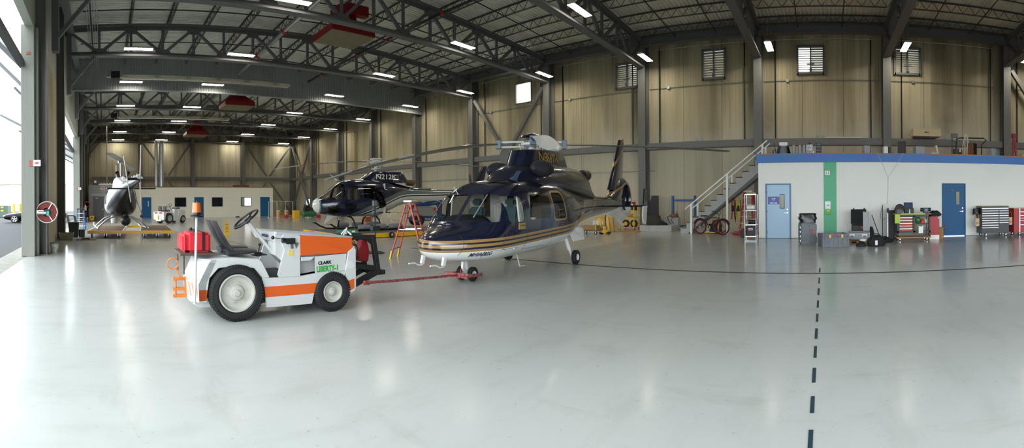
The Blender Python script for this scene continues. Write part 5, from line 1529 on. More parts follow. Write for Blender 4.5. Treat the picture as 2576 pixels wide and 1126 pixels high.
# ---- grey cases and bags in front of the office
m_case = M('grey transit case', '6f7377', .5, dirt=.4, dirtcol='4c4e50', scale=5)
t = thing('transit_case', 'tall upright grey transit case with side latches standing left of the green stripe', 'case', (-.52, 15.72, 0), math.radians(12))
mb = MB(); mb.box(-.32, .22, -.3, .3, .0, .72); part('case_body', mb, m_case, t, bev=.03, seg=2)
for z in (.06, .46):
    mb = MB(); mb.box(-.03, .225, -.315, -.30, z, z + .2); part('moulded_panel', mb, m_case, t, bev=.01)
for z in (.1, .25, .4, .55):
    mb = MB(); mb.box(-.34, -.31, -.24, -.18, z, z + .05); part('latch', mb, m_alu, t)
mb = MB(); mb.box(.02, .08, -.318, -.312, .38, .52); part('sticker', mb, m_caution, t, 'red and white sticker')
for z in (.25, .58):
    mb = MB(); mb.box(-.325, -.318, -.05, .05, z, z + .1); part('green_tag', mb, M('green sticker', '3cc23c', .5), t, 'green sticker')
t = thing('equipment_bag', 'black plastic covered case lying on top of the tall grey transit case', 'bag', (-.56, 15.76, .725), math.radians(10))
mb = MB(); rings = []
for k in range(7):
    u = k / 6; w = .29 - .03 * math.sin(u * 9) + .02 * u; rings.append([V((w * math.copysign(abs(math.cos(a)) ** .5, math.cos(a)), .22 * math.copysign(abs(math.sin(a)) ** .5, math.sin(a)) + .01 * math.sin(5 * a + k), u * .28)) for a in [2 * PI * j / 26 for j in range(26)]])
mb.loft(rings); part('cover', mb, M('black plastic sheet', '121213', .22), t)
mb = MB(); mb.box(-.26, .28, -.2, .2, .28, .315); part('lid', mb, M('dark lid', '28292b', .5), t, bev=.02)
t = thing('transit_crate', 'open low grey transit crate with brass latches, in front of the green stripe', 'crate', (.30, 14.85, 0), math.radians(14))
W, D, Hh = .44, .34, .42; mb = MB()
for b in ((-W, W, -D, -D + .03), (-W, W, D - .03, D), (-W, -W + .03, -D + .03, D - .03), (W - .03, W, -D + .03, D - .03)): mb.box(b[0], b[1], b[2], b[3], 0, Hh)
mb.box(-W + .03, W - .03, -D + .03, D - .03, 0, .03)
part('crate_body', mb, m_case, t)
mb = MB()
for x in (-.3, .0, .3): mb.box(x - .08, x + .08, -D - .018, -D, .0, .3)
for x in (-.2, .1): mb.box(-W - .018, -W, x - .07, x + .1, 0, .3)
mb.box(-W - .02, W + .02, -D - .02, -D + .0, .33, .36)
part('rib', mb, m_case, t, bev=.008)
for x in (-.2, .2):
    mb = MB(); mb.box(x - .03, x + .03, -D - .035, -D - .02, .3, .4); part('latch', mb, M('brass latch', 'a98f4f', .4, .6), t)
mb = MB(); mb.box(-.06, .06, -D - .024, -D - .019, .365, .41); part('sticker', mb, m_caution, t)
t = thing('flight_case', 'open silver edged aluminium flight case with its lid standing up', 'flight case', (1.25, 16.2, .097), math.radians(-6))
m_fc = M('flight case grey', '7d7f80', .4, .4)
mb = MB(); mb.box(-.38, .36, -.22, .22, 0, .02)
for b in ((-.38, .36, -.22, -.2), (-.38, .36, .2, .22), (-.38, -.36, -.2, .2), (.34, .36, -.2, .2)): mb.box(*b, 0, .27)
part('case_base', mb, m_fc, t)
mb = MB()
for z in (0, .26): mb.tube([(-.385, -.225, z), (.365, -.225, z), (.365, .225, z), (-.385, .225, z)], .014, 6, closed=True)
for x in (-.385, .365): mb.cyl((x, -.225, 0), (x, -.225, .26), .014, n=6)
part('edge_profile', mb, m_alu, t)
mb = MB(); mb.box(.16, .34, .20, .24, .28, .95); part('lid', mb, m_fc, t)
mb = MB(); mb.tube([(.15, .19, .28), (.36, .19, .28), (.36, .19, .97), (.15, .19, .97)], .016, 6, closed=True); part('lid_profile', mb, m_alu, t)
for x in (-.24, .2):
    mb = MB(); mb.box(x - .09, x + .09, -.228, -.222, .1, .2); o = part('label_holder', mb, m_hwhite, t); q = MB(); q.box(x - .06, x + .06, -.231, -.228, .11, .14); part('label_bar', q, m_black, o)
t = thing('hard_case', 'tall black hard case standing open behind the silver flight case', 'case', (1.32, 17.05, 0))
mb = MB(); mb.box(-.28, .26, -.18, .18, 0, .56); part('case_base', mb, M('black hard plastic', '1a1b1d', .5), t, bev=.02)
mb = MB(); mb.box(-.3, .27, .02, .2, .57, 1.13); part('case_lid', mb, M('black foam', '222422', .9), t, bev=.02)
for x in (-.2, .2):
    mb = MB(); mb.box(x - .03, x + .03, .04, .14, 1.13, 1.18); part('latch', mb, m_black, t)
mb = MB(); mb.box(.05, .18, -.187, -.18, .42, .52); part('sticker', mb, m_caution, t)
mb = MB(); mb.ball((-.38, -.15, .12), .16, .12, .12, 12, 8); tag(mb.build('plastic_bag', M('clear plastic', '9a9d9f', .2)), 'crumpled clear plastic bag beside the black hard case', 'bag').location = (1.35, 16.8, 0)
t = thing('wooden_block', 'low wooden skid lying under the silver flight case', 'wood block', (1.2, 16.15, 0), math.radians(-6))
mb = MB(); mb.box(-.3, .35, -.3, .2, .05, .078); part('board', mb, m_ply, t)
for x in (-.25, 0, .25):
    mb = MB(); mb.box(x - .04, x + .04, -.32, .2, 0, .05); part('runner', mb, m_ply, t)
def soft_bag(name, label, loc, rx, ry, rz_, mat, tagged=False, rot=0, handles=True):
    t = thing(name, label, 'bag', loc, rot)
    mb = MB(); rings = []
    for k in range(9):
        u = k / 8; s_ = (1 - u ** 3 * .55) * (.9 + .1 * math.sin(u * PI)); r = []
        for j in range(28):
            a = 2 * PI * j / 28; w = 1 + .05 * math.sin(3 * a + k) + .03 * math.sin(7 * a + 2 * k)
            r.append(V((rx * s_ * w * math.copysign(abs(math.cos(a)) ** .7, math.cos(a)), ry * s_ * w * math.copysign(abs(math.sin(a)) ** .7, math.sin(a)), rz_ * u + .015 * math.sin(4 * a) * u)))
        rings.append(r)
    mb.loft(rings); part('bag_body', mb, mat, t)
    if handles:
        mb = MB(); mb.tube([(-rx * .4, -ry * .3, rz_ * .95), (-rx * .2, -ry * .1, rz_ * 1.12), (rx * .2, -ry * .1, rz_ * 1.12), (rx * .4, -ry * .3, rz_ * .95)], .014, 6); part('handle', mb, m_black, t)
    if tagged:
        mb = MB(); mb.box(-.05, .03, -ry * 1.08, -ry * 1.06, .05, .2); part('luggage_tag', mb, m_hwhite, t, 'white luggage tag')
    return t
m_cloth = M('black nylon', '17171a', .8)
soft_bag('duffel_bag', 'large black duffel bag with white tag on the floor in front', (1.68, 14.75, 0), .30, .22, .36, m_cloth, True)
soft_bag('pouch', 'small black pouch lying beside the large duffel bag', (1.2, 14.75, 0), .18, .14, .12, m_cloth, False, 0, False)
mb = MB(); mb.ball((1.28, 14.85, .185), .13, .1, .05, 12, 8); tag(mb.build('white_cloth', m_offwhite), 'crumpled white cloth on the small black pouch', 'cloth')
soft_bag('tarp_bundle', 'dark folded tarp behind the large duffel bag', (2.05, 15.9, 0), .38, .3, .2, m_cloth, False, .4, False)
soft_bag('camera_bag', 'black shoulder bag leaning behind the flight case lid', (1.72, 16.70, 0), .14, .13, .5, m_cloth, False, 0, False)
t = thing('broom', 'black handled dark push broom leaning by the office wall', 'broom', (2.0, 17.1, 0), 0)
mb = MB(); mb.cyl((.08, -.1, .1), (-.16, .3, .9), .013, n=8); part('broom_handle', mb, m_black, t)
mb = MB(); mb.hexa([(-.1, -.25, 0), (.3, -.3, 0), (.3, -.05, 0), (-.1, 0, 0)], [(.02, -.14, .14), (.16, -.16, .14), (.16, -.08, .14), (.02, -.06, .14)]); part('broom_head', mb, M('dark bristle', '181a24', .9), t)
t = thing('floor_cabinet', 'tall black cabinet behind the left end of the workbench', 'cabinet', (2.60, 17.25, 0))
mb = MB(); mb.box(-.17, .18, -.2, .2, 0, 1.02); part('cabinet_body', mb, M('black panel', '1c1d1e', .5), t, bev=.01)
mb = MB(); mb.bar((-.19, -.1, .05), (-.19, -.1, .98), .03); part('edge_strip', mb, m_alu, t)
t = thing('printer', 'small white and black printer on top of the tall black cabinet', 'printer', (2.55, 17.2, 1.02))
mb = MB(); mb.box(-.16, .16, -.14, .14, 0, .14); part('body', mb, m_black, t, bev=.01); mb = MB(); mb.box(-.1, .1, -.15, -.1, .08, .16); part('paper_tray', mb, m_hwhite, t)
t = thing('microphone_pole', 'thin black upright pole standing against the office wall beside the black cabinet', 'pole', (2.25, 17.45, 0))
mb = MB(); mb.cyl((0, 0, .0), (0, 0, 1.28), .014, n=8); part('pole_shaft', mb, m_black, t); mb = MB(); mb.cyl((0, 0, 0), (0, 0, .02), .06, n=16); part('pole_foot', mb, m_black, t)

# ---- workbench with red drawers
BX, BY = 3.24, 16.55
t = thing('workbench', 'dark steel workbench with five orange red drawers on a wooden caster base', 'workbench', (BX, BY, 0))
m_bench = M('bench charcoal', '3a3c3d', .5)
mb = MB(); mb.box(-.64, .64, -.28, .3, .095, .145); part('base_board', mb, m_ply, t, bev=.004)
for x in (-.5, .5):
    for y in (-.2, .22): caster(t, (x, y, .05), .05, .03, (0, 1, 0), .1)
mb = MB()
for x in (-.6, .57):
    for y in (-.24, .24): mb.box(x, x + .05, y - .02, y + .02, .145, .95)
mb.box(-.6, .62, -.26, -.22, .16, .2); mb.box(-.6, .62, -.26, -.22, .28, .36); mb.box(-.6, .62, -.26, -.22, .86, .94); mb.box(-.02, .06, -.26, -.2, .3, .9); mb.box(.0, .6, -.24, .24, .60, .62); mb.box(.0, .6, -.24, .24, .30, .32)
mb.box(-.58, .0, -.2, .24, .3, .88)
part('bench_frame', mb, m_bench, t)
mb = MB(); mb.box(-.68, .66, -.28, .28, .95, .98); part('bench_top', mb, m_ply, t)
mb = MB(); mb.box(-.48, .42, -.287, -.278, .945, .99); part('lime_edge', mb, M('lime edge strip', 'b3c84a', .5), t, 'lime green edge strip')
for k in range(5):
    z = .36 + .1 * k; mb = MB(); mb.box(-.53, -.05, -.275, -.2, z, z + .085); o = part('drawer', mb, M('orange red drawer', 'b5391c', .45), t, bev=.003)
    mb = MB(); mb.box(-.53, -.05, -.287, -.275, z + .068, z + .085); part('drawer_handle', mb, m_alu, o)
mb = MB(); mb.box(.08, .48, .0, .02, .34, .6); part('back_panel', mb, M('beige board', 'a39a80', .7), t)
def small(name, label, cat, mb, mat, loc=(0, 0, 0), rz=0, **kw):
    o = tag(mb.build(name, mat, None, **kw), label, cat); o.location = loc; o.rotation_euler.z = rz
    return o
mb = MB(); mb.ball((0, 0, .12), .12, .12, .12, 14, 10); small('green_bag', 'crumpled green plastic bag on the open bench shelf', 'bag', mb, M('green polythene', '3d8a4a', .3), (BX + .2, BY - .04, .625))
mb = MB(); mb.lathe([(.07, 0), (.08, .05), (.05, .12), (.02, .17), (0, .18)], n=14); small('red_pouch', 'bright red pouch standing in front of the green bag on the bench shelf', 'pouch', mb, M('bright red plastic', 'd8342a', .4), (BX + .34, BY - .2, .622))
mb = MB(); mb.box(-.05, .05, -.03, .03, 0, .16); small('pale_bottle', 'pale bag of parts leaning at the right of the bench shelf', 'bag', mb, M('pale plastic', 'b9bdb0', .4), (BX + .46, BY - .15, .622), bev=.02)
t = thing('clipboard', 'clipboard with white sheet hung on the front of the workbench', 'clipboard', (BX + .26, BY - .275, .27))
mb = MB(); mb.box(-.085, .085, -.008, 0, 0, .26); part('board', mb, m_hwhite, t); mb = MB(); mb.box(-.05, .05, -.018, -.008, .245, .275); part('clip', mb, m_black, t)
mb = MB(); mb.box(-.14, .05, -.01, 0, 0, .32); small('lime_notice', 'lime green notice with white sheet hanging from the left end of the bench', 'notice', mb, M('lime notice', 'b7cf4a', .6), (BX - .56, BY - .29, .64))
t = thing('desk_fan', 'round black fan lying tilted on the left end of the workbench', 'fan', (BX - .56, BY, .99))
mb = MB(); mb.torus((.1, .05, .17), (.25, 1, .2), .165, .012, 28, 6); mb.torus((.1, -.02, .17), (.25, 1, .2), .1, .008, 24, 6)
for k in range(10):
    a = 2 * PI * k / 10; mb.cyl((.1, 0, .17), (.1 + .16 * math.cos(a), .05, .17 + .16 * math.sin(a)), .005, n=5)
part('fan_guard', mb, M('fan grey', '4a4842', .5), t)
mb = MB(); mb.cyl((.1, .02, .17), (.1, .1, .17), .155, n=24); part('fan_drum', mb, M('fan dark', '2a2a28', .6), t)
mb = MB(); mb.box(-.14, .12, -.2, -.04, 0, .15); small('drill_charger', 'grey tool charger in front of the black fan on the bench', 'charger', mb, M('tool grey', '55585c', .5), (BX - .5, BY - .0, .983), bev=.03, seg=2)
t = thing('laptop', 'open black laptop standing on a box on the workbench', 'laptop', (BX - .10, BY + .14, .983))
mb = MB(); mb.box(-.17, .17, -.1, .12, 0, .16); part('stand_box', mb, m_black, t, bev=.01)
mb = MB(); mb.box(-.17, .17, -.14, .1, .16, .18); part('keyboard', mb, m_black, t)
mb = MB(); mb.hexa([(-.17, .1, .18), (.17, .1, .18), (.17, .12, .18), (-.17, .12, .18)], [(-.17, .14, .40), (.17, .14, .40), (.17, .16, .40), (-.17, .16, .40)]); o = part('screen', mb, m_black, t)
mb = MB(); mb.quad((-.1, .105, .23), (.1, .105, .23), (.1, .128, .35), (-.1, .128, .35)); part('screen_picture', mb, M('screen glow', '1a2a52', .2, emit='22345e', es=.5), o)
t = thing('spray_bottle', 'small white bottle on the workbench in front of the laptop', 'bottle', (BX - .13, BY - .15, .98))
mb = MB(); mb.lathe([(.028, 0), (.03, .09), (.012, .12), (.012, .14), (0, .14)], n=14); part('bottle_body', mb, m_hwhite, t); mb = MB(); mb.cyl((0, 0, .14), (0, 0, .165), .014, n=10); part('bottle_cap', mb, m_hwhite, t)
t = thing('battery_charger', 'grey charger with blue display and two side knobs on the workbench', 'charger', (BX + .5, BY, .983))
mb = MB(); mb.box(-.09, .1, -.08, .08, 0, .2); part('case', mb, M('tool grey', '55585c', .5), t, bev=.02); mb = MB(); mb.box(-.03, .05, -.085, -.08, .09, .16); part('display', mb, M('blue display', '5b86b8', .3), t)
for s_ in (-1, 1):
    mb = MB(); mb.cyl((s_ * .1, 0, .13), (s_ * .19, 0, .13), .07, n=16); part('knob', mb, m_black, t)
t = thing('red_cabinet', 'flat bright red metal cabinet standing at the right end of the workbench', 'cabinet', (4.12, 16.8, 0))
mb = MB(); mb.box(-.2, .17, -.14, .14, .16, .85); part('cabinet_body', mb, M('bright red enamel', 'b51d2c', .4), t, bev=.006)
mb = MB(); mb.box(-.2, .17, -.13, .13, 0, .16); part('plinth', mb, m_offwhite, t)
mb = MB(); mb.box(.12, .15, -.145, -.14, .76, .83); part('tag', mb, m_offwhite, t)
t = thing('cardboard_box', 'brown cardboard box with open flap beside the blue walk door', 'cardboard box', (4.40, 17.2, 0))
m_card = M('cardboard', 'a87d4c', .8)
mb = MB(); mb.box(-.16, .14, -.2, .2, 0, .4); part('box_body', mb, m_card, t); mb = MB(); mb.hexa([(.14, -.2, .38), (.28, -.2, .44), (.28, .2, .44), (.14, .2, .38)], [(.14, -.2, .39), (.28, -.2, .45), (.28, .2, .45), (.14, .2, .39)]); part('flap', mb, m_card, t)
soft_bag('garment_bag', 'black bag slumped over the top of the bright red cabinet', (4.18, 16.95, .86), .26, .16, .2, m_cloth, False, 0, False)

# ---- tool chests
def canvas_bucket(parent_label, loc):
    t = thing('canvas_bucket', parent_label, 'bucket', loc)
    mb = MB(); mb.lathe([(.0, 0), (.1, 0), (.105, .03), (.1, .3), (.09, .3), (.09, .04), (0, .04)], n=20); part('bucket_body', mb, M('cream canvas', 'd8cdb2', .8), t)
    mb = MB(); mb.box(-.055, .045, -.112, -.10, .07, .17); part('orange_print', mb, M('orange print', 'e08a4e', .7), t, 'orange print')
    mb = MB(); mb.tube([(-.09, 0, .28), (-.03, 0, .5), (.02, .02, .56), (.05, 0, .48), (.08, -.02, .26)], .01, 6); part('rope_handle', mb, M('yellow strap', 'c58f1e', .7), t, 'yellow strap')
    mb = MB(); mb.cyl((0, 0, -.012), (0, 0, .01), .1, n=20); part('bucket_base', mb, m_black, t)
    return t
t = thing('tool_chest', 'black roller tool chest with silver drawer pulls right of the blue walk door', 'tool chest', (6.75, 17.4, 0))
m_chest = M('black chest enamel', '111112', .35)
mb = MB(); mb.box(-.62, .56, -.3, .3, .12, 1.2); part('chest_body', mb, m_chest, t, bev=.006)
mb = MB(); mb.box(-.62, .56, -.3, .3, 1.2, 1.215); part('top_mat', mb, M('tan top', 'c1a878', .6), t)
mb = MB(); mb.box(-.60, .54, -.308, -.30, 1.10, 1.13); part('lid_pull', mb, m_alu, t)
for k in range(8):
    z = .34 + .095 * k; mb = MB(); mb.box(-.59, .10, -.312, -.30, z - .05, z + .035); o = part('drawer', mb, m_chest, t); q = MB(); q.box(-.59, .10, -.325, -.312, z, z + .02); part('drawer_pull', q, m_alu, o)
for k in range(6):
    z = .53 + .095 * k; mb = MB(); mb.box(.14, .54, -.312, -.30, z - .05, z + .035); o = part('drawer', mb, m_chest, t); q = MB(); q.box(.14, .54, -.325, -.312, z, z + .02); part('drawer_pull', q, m_alu, o)
for x in (-.5, -.4, .36, .46):
    caster(t, (x, -.2 if x in (-.4, .46) else .15, .06), .06, .04, (0, 1, 0), .12)
for z in (1.06, .97):
    for xa, xb in ((-.54, -.42), (.3, .5)):
        mb = MB(); mb.box(xa, xb, -.31, -.305, z, z + .02); part('badge', mb, M('badge grey', '5a4a4a', .4), t)
mb = MB(); mb.tube([(.56, -.1, .9), (.575, -.1, .9), (.575, .1, .9), (.56, .1, .9)], .01, 6); part('side_handle', mb, m_black, t)
canvas_bucket('cream canvas bucket hanging at the left side of the black tool chest', (5.99, 17.25, .42))
t = thing('tool_holster', 'black tool holster hanging above the canvas bucket on the black chest', 'tool holster', (6.02, 17.45, 1.0))
mb = MB(); mb.box(-.1, .1, -.08, .08, -.12, .12); mb.bar((-.12, 0, -.15), (-.12, 0, .1), .03); part('holster_body', mb, m_black, t, bev=.015)
t = thing('tool_chest', 'bright red roller tool chest with white corner post at the frame edge', 'tool chest', (8.15, 17.4, 0))
mb = MB(); mb.box(-.62, .6, -.3, .3, .12, 1.1); part('chest_body', mb, m_red, t, bev=.006)
mb = MB(); mb.box(-.62, .6, -.31, .3, 1.1, 1.12); part('top_mat', mb, M('cream top', 'd8c8a0', .6), t)
mb = MB(); mb.box(-.40, -.34, -.33, -.30, .12, 1.1); part('corner_post', mb, m_hwhite, t, 'white corner post')
for z in (.42, .6, .7, .8, .95):
    mb = MB(); mb.box(-.33, .58, -.312, -.30, z - .08, z + .04); o = part('drawer', mb, m_red, t); q = MB(); q.box(-.33, .58, -.325, -.312, z, z + .018); part('drawer_pull', q, m_alu, o)
for x, y in ((-.52, .1), (-.34, -.22), (.1, -.2), (.5, .1)): caster(t, (x, y, .06), .06, .05, (0, 1, 0), .12, m_chrome)
canvas_bucket('cream canvas bucket hanging at the left side of the red tool chest', (7.42, 17.25, .44))

# ---- speakers and other things stored on the office roof
ZR = 3.30
def roofbox(name, label, cat, x, y, w, d, h, mat, rz=0, bev=.008):
    t = thing(name, label, cat, (x, y, ZR), rz); mb = MB(); mb.box(-w / 2, w / 2, -d / 2, d / 2, 0, h); part('body', mb, mat, t, bev=bev)
    return t
m_grey_spk = M('light grey speaker', '9fa1a2', .5); m_spkwood = M('speaker wood', '6e4426', .45)
t = roofbox('speaker', 'pale grey speaker with black side horn, first along the roof edge', 'speaker', 1.72, 18.45, .24, .28, .36, m_grey_spk, .3)
mb = MB(); mb.cyl((.12, .02, .12), (.17, .02, .12), .1, n=20); mb.box(.12, .15, -.1, .1, .1, .34); part('horn', mb, m_black, t)
t = roofbox('speaker', 'small white and black speaker on the roof edge beside the wall column', 'speaker', 2.5, 18.4, .17, .22, .33, m_hwhite, .2)
mb = MB(); mb.box(.09, .2, -.1, .12, 0, .32); part('grille', mb, m_black, t, bev=.02)
for x, lb, rz in ((3.18, 'tall wooden speaker with black grille left of the grey subwoofer on the roof', -.35), (6.2, 'tall wooden speaker in front of the white lattice frame on the roof', .75)):
    t = roofbox('speaker', lb, 'speaker', x, 18.42, .30, .26, .55, m_spkwood, rz, .004)
    mb = MB(); mb.box(-.13, .14, -.145, -.13, .02, .53); part('grille', mb, m_black, t)
t = roofbox('subwoofer', 'light grey cube subwoofer on the roof edge', 'speaker', 3.88, 18.4, .38, .32, .35, m_grey_spk, .2)
mb = MB(); mb.cyl((.192, .0, .1), (.2, .0, .1), .04, n=16); part('port', mb, m_black, t)
t = thing('folded_seat', 'cream folded seat shape standing on the roof boards', 'seat', (4.65, 18.7, ZR + .05))  # a cream seat shape, one bent shell
mb = MB(); mb.box(-.18, .14, -.1, .1, 0, .09); mb.hexa([(.06, -.1, .05), (.16, -.1, .05), (.16, .1, .05), (.06, .1, .05)], [(-.02, -.1, .38), (.06, -.1, .4), (.06, .1, .4), (-.02, .1, .38)]); part('seat_shell', mb, M('cream plastic', 'd9cfae', .5), t, bev=.01)
mb = MB(); mb.box(.3, 2.4, 18.62, 18.72, ZR, ZR + .035); tag(mb.build('timber_board', M('pale timber', 'c9ac74', .6)), 'long pale timber board lying on the roof behind the first speakers', 'board')
mb = MB(); mb.box(2.6, 4.95, 18.70, 18.82, ZR, ZR + .05); tag(mb.build('timber_board', M('pale timber', 'c9ac74', .6)), 'long pale timber board lying on the roof under the cream seat shape', 'board')
t = roofbox('speaker', 'small dark speaker on the roof in front of the black rack post', 'speaker', 5.52, 18.5, .2, .24, .3, M('dark speaker', '3d3f40', .5), .3)
mb = MB(); mb.box(.02, .2, -.14, -.1, .02, .28); part('grille', mb, m_black, t, bev=.02); mb = MB(); mb.box(.06, .12, -.15, -.14, .16, .28); part('badge', mb, m_hwhite, t)
t = roofbox('speaker', 'pale grey round fronted speaker at the far end of the roof edge', 'speaker', 7.1, 18.5, .25, .3, .36, m_grey_spk, .35)
mb = MB(); mb.lathe([(0, 0), (.06, .0), (.1, .03), (.1, .06), (0, .06)], (.14, -.02, .13), (.9, -.4, 0), n=20); part('driver', mb, M('driver silver', '8e9093', .3, .4), t); mb = MB(); mb.box(.1, .14, -.12, .1, .2, .36); part('trim', mb, m_black, t)
t = thing('storage_carton', 'long cream box with dark print resting on the wall beam above the roof', 'box', (5.2, 22.9, 4.66))
mb = MB(); mb.box(-.72, .72, -.35, .35, 0, .38); part('box_body', mb, M('cream carton', 'd3c69c', .7), t)
text('box_lettering', 'BGA', .1, m_txt_black, t, (-.04, -.352, .16), (1, 0, 0), (0, 0, 1), .001, xs=1.2, shear=.3, bold=.004, align='CENTER')
t = thing('box_shelf', 'pair of dark brackets under the cream box on the wall', 'bracket', (5.2, 23.1, 4.62)); mb = MB(); mb.box(-.6, .6, -.4, .35, 0, .035); part('shelf_plate', mb, m_steel_d, t)
t = thing('rack_post', 'black two legged rack post standing on the roof behind the small dark speaker', 'rack', (5.75, 19.6, ZR))
mb = MB(); mb.bar((-.1, 0, 0), (-.1, 0, 1.0), .035); mb.bar((.12, 0, 0), (.12, 0, 1.0), .035)
for z in (.3, .55, .75): mb.bar((-.1, 0, z), (.12, 0, z), .02)
part('post_frame', mb, m_black, t); mb = MB(); mb.box(-.14, .16, -.05, .05, .92, 1.1); part('post_head', mb, m_steel, t)
t = thing('lattice_frame', 'white tapered lattice frame standing on the roof', 'frame', (6.28, 19.5, ZR)); mb = MB()  # free standing lattice frame, tapered to the top
for x in (-.26, -.12, .1, .22): mb.bar((x, 0, 0), (x * .25, 0, 1.05), .03)
for z, w in ((.18, .2), (.18, -.2)): pass
mb.bar((-.2, 0, .18), (.2, 0, .2), .02); mb.bar((-.16, 0, .35), (.12, 0, .55), .018); mb.bar((.15, 0, .3), (-.1, 0, .62), .018); mb.tube([(-.08, 0, 1.04), (0, 0, 1.1), (.08, 0, 1.04)], .022, 6)
part('lattice', mb, M('cream steel', 'cfcab4', .5), t)
t = thing('roll_bar', 'black tubular vehicle roll bar standing on the roof against the wall', 'roll bar', (6.9, 20.6, ZR))
mb = MB(); mb.tube([(-.8, 0, 0), (-.78, 0, .5), (-.72, 0, .98), (-.6, 0, 1.05), (.6, 0, 1.08), (.74, 0, 1.0), (.5, 0, .75), (.5, 0, 0)], .03, 8); mb.tube([(-.72, 0, .98), (-.78, 0, .8)], .025, 6); part('bar_tube', mb, m_black, t)
t = thing('engine_hoist', 'worn red hoist standing at the end of the roof beside the wall column', 'hoist', (8.75, 19.8, ZR))
mb = MB(); mb.bar((-.08, 0, 0), (-.04, 0, 1.15), .09, .1); mb.bar((.12, 0, 0), (.04, 0, 1.0), .07, .09); mb.box(-.12, .1, -.08, .08, 1.05, 1.25); mb.bar((.0, 0, .5), (.18, 0, .1), .05); part('hoist_arm', mb, M('worn red paint', '93222a', .5, dirt=.3, dirtcol='5a2a26', scale=9), t)
mb = MB(); mb.box(-.2, .2, -.15, .15, 0, .22); small('yellow_crate', 'yellow plastic crate on the roof beside the red hoist', 'crate', mb, M('yellow crate', 'd9a91c', .5), (8.75 + .28, 19.2, ZR), bev=.01)
mb = MB(); mb.box(-.9, .95, -.05, .05, 0, .035); small('white_strip', 'long white strip lying on the wall beam above the roof', 'strip', mb, m_hwhite, (1.05, 23.52, 4.645))
# left end of the roof: bagged chairs, monitors, stacked electronics
t = thing('bagged_chair', 'chair wrapped in black plastic with white back showing, at the left end of roof', 'chair', (-1.62, 18.6, ZR))
mb = MB(); rings = []
for k in range(7):
    u = k / 6; rings.append([V(((.3 - .08 * u) * math.copysign(abs(math.cos(a)) ** .6, math.cos(a)) * (1 + .05 * math.sin(5 * a + k)), .2 * math.copysign(abs(math.sin(a)) ** .6, math.sin(a)), .36 * u)) for a in [2 * PI * j / 24 for j in range(24)]])
mb.loft(rings); part('plastic_wrap', mb, M('black plastic sheet', '121213', .22), t)
mb = MB(); mb.prism(round_poly([(-.17, .40), (.17, .40), (.17, .54), (-.17, .54), ], .04), -.03, .03); mb.prism([(-.17, .41), (0, .36), (.17, .41)], -.03, .03); part('white_back', mb, m_hwhite, t)
mb = MB(); mb.bar((-.3, .05, .05), (-.4, .05, .52), .05, .03); mb.tube([(-.42, 0, 0), (-.43, 0, .22), (-.32, 0, .24)], .02, 6); part('arm_rest', mb, m_black, t)
for x, lb in ((-1.2, 'flat monitor stored on edge beside the bagged chair'), (-.95, 'bagged flat monitor second from the chair on the roof'), (-.78, 'flat monitor stored on edge beside the silver receivers')):
    t = roofbox('monitor', lb, 'monitor', x, 18.65, .115, .36, .42, m_black, .1)
    mb = MB(); mb.box(-.06, .035, -.19, -.18, .06, .41); part('screen_edge', mb, m_grey_spk, t)
for k in range(4):
    t = thing('receiver', 'silver %s in the stack of four on the white box' % ['bottom receiver', 'receiver second from bottom', 'receiver third from bottom', 'top receiver'][k], 'receiver', (-.56, 18.6, ZR + .17 + .062 * k), group='stacked silver receivers on the roof')
    mb = MB(); mb.box(-.13, .14, -.16, .16, 0, .058); part('body', mb, M('receiver silver', '85857f', .35, .5), t); 
    for x in (.03, .09):
        mb = MB(); mb.cyl((x, -.16, .03), (x, -.175, .03), .013, n=10); part('dial', mb, m_chrome, t)
t = roofbox('grey_box', 'grey box with white trim under the silver receivers', 'box', -.53, 18.6, .34, .34, .165, m_grey_spk)
mb = MB(); mb.box(.12, .15, -.18, -.17, 0, .16); part('trim', mb, m_hwhite, t)
mb = MB(); mb.box(-.04, .04, -.03, .03, 0, .03); mb.ball((0, 0, .075), .045, n=12, m=8); small('webcam', 'small round dark camera on top of the silver receivers', 'camera', mb, M('dark blue grey', '3c4456', .4), (-.56, 18.6, ZR + .418))
for k in range(4):
    t = thing('player', 'black %s in the tall stack beside the silver receivers' % ['bottom player', 'player second from bottom', 'player third from bottom', 'top player'][k], 'player', (-.2, 18.6, ZR + .122 * k), group='stacked black players on the roof')
    mb = MB(); mb.box(-.1, .12, -.16, .16, 0, .118); part('body', mb, m_black, t); mb = MB(); mb.box(-.06, .08, -.165, -.16, .06, .075); part('badge', mb, m_hwhite, t)
# small pale blue clips on the wall beam
for i, X in enumerate((-12.9, -6.55, -.15, 6.6)):
    for d in (-.14, .14):
        mb = MB(); mb.box(-.04, .04, -.04, .04, 0, .15); small('beam_clip', 'small pale blue clip standing on the wall beam', 'clip', mb, M('pale blue clip', '7fa6b6', .5), (X + d, 23.6, 4.642))['group'] = 'pale blue clips on the wall beam'

# ---------------------------------------------------------------- stair to the roof
t = thing('staircase', 'grey steel stair with white handrails climbing to the office roof', 'staircase', (0, 0, 0))
m_stair = M('stair grey paint', 'a3a49f', .5)
NS = 13; x0, z0 = -6.45, 0.0; rise = 3.27 / NS; run = (3.75) / NS; ya, yb = 19.95, 20.95
mb = MB()
for y in (ya, yb - .03):
    poly = [(x0, 0)]
    for k in range(NS): poly += [(x0 + run * k, rise * (k + 1)), (x0 + run * (k + 1), rise * (k + 1))]
    poly += [(x0 + run * NS, rise * NS - .45), (x0 + run * 1.2, 0)]
    mb.prism(poly, y, y + .03)
part('stringer', mb, m_stair, t)
mb = MB(); mb.bar((x0 + run * 1.1, ya + .08, -.02 + .08), (x0 + run * NS, ya + .08, rise * NS - .55), .06, .14); mb.bar((x0 + run * 1.1, yb - .08, .06), (x0 + run * NS, yb - .08, rise * NS - .55), .06, .14); part('carriage_beam', mb, m_steel, t)
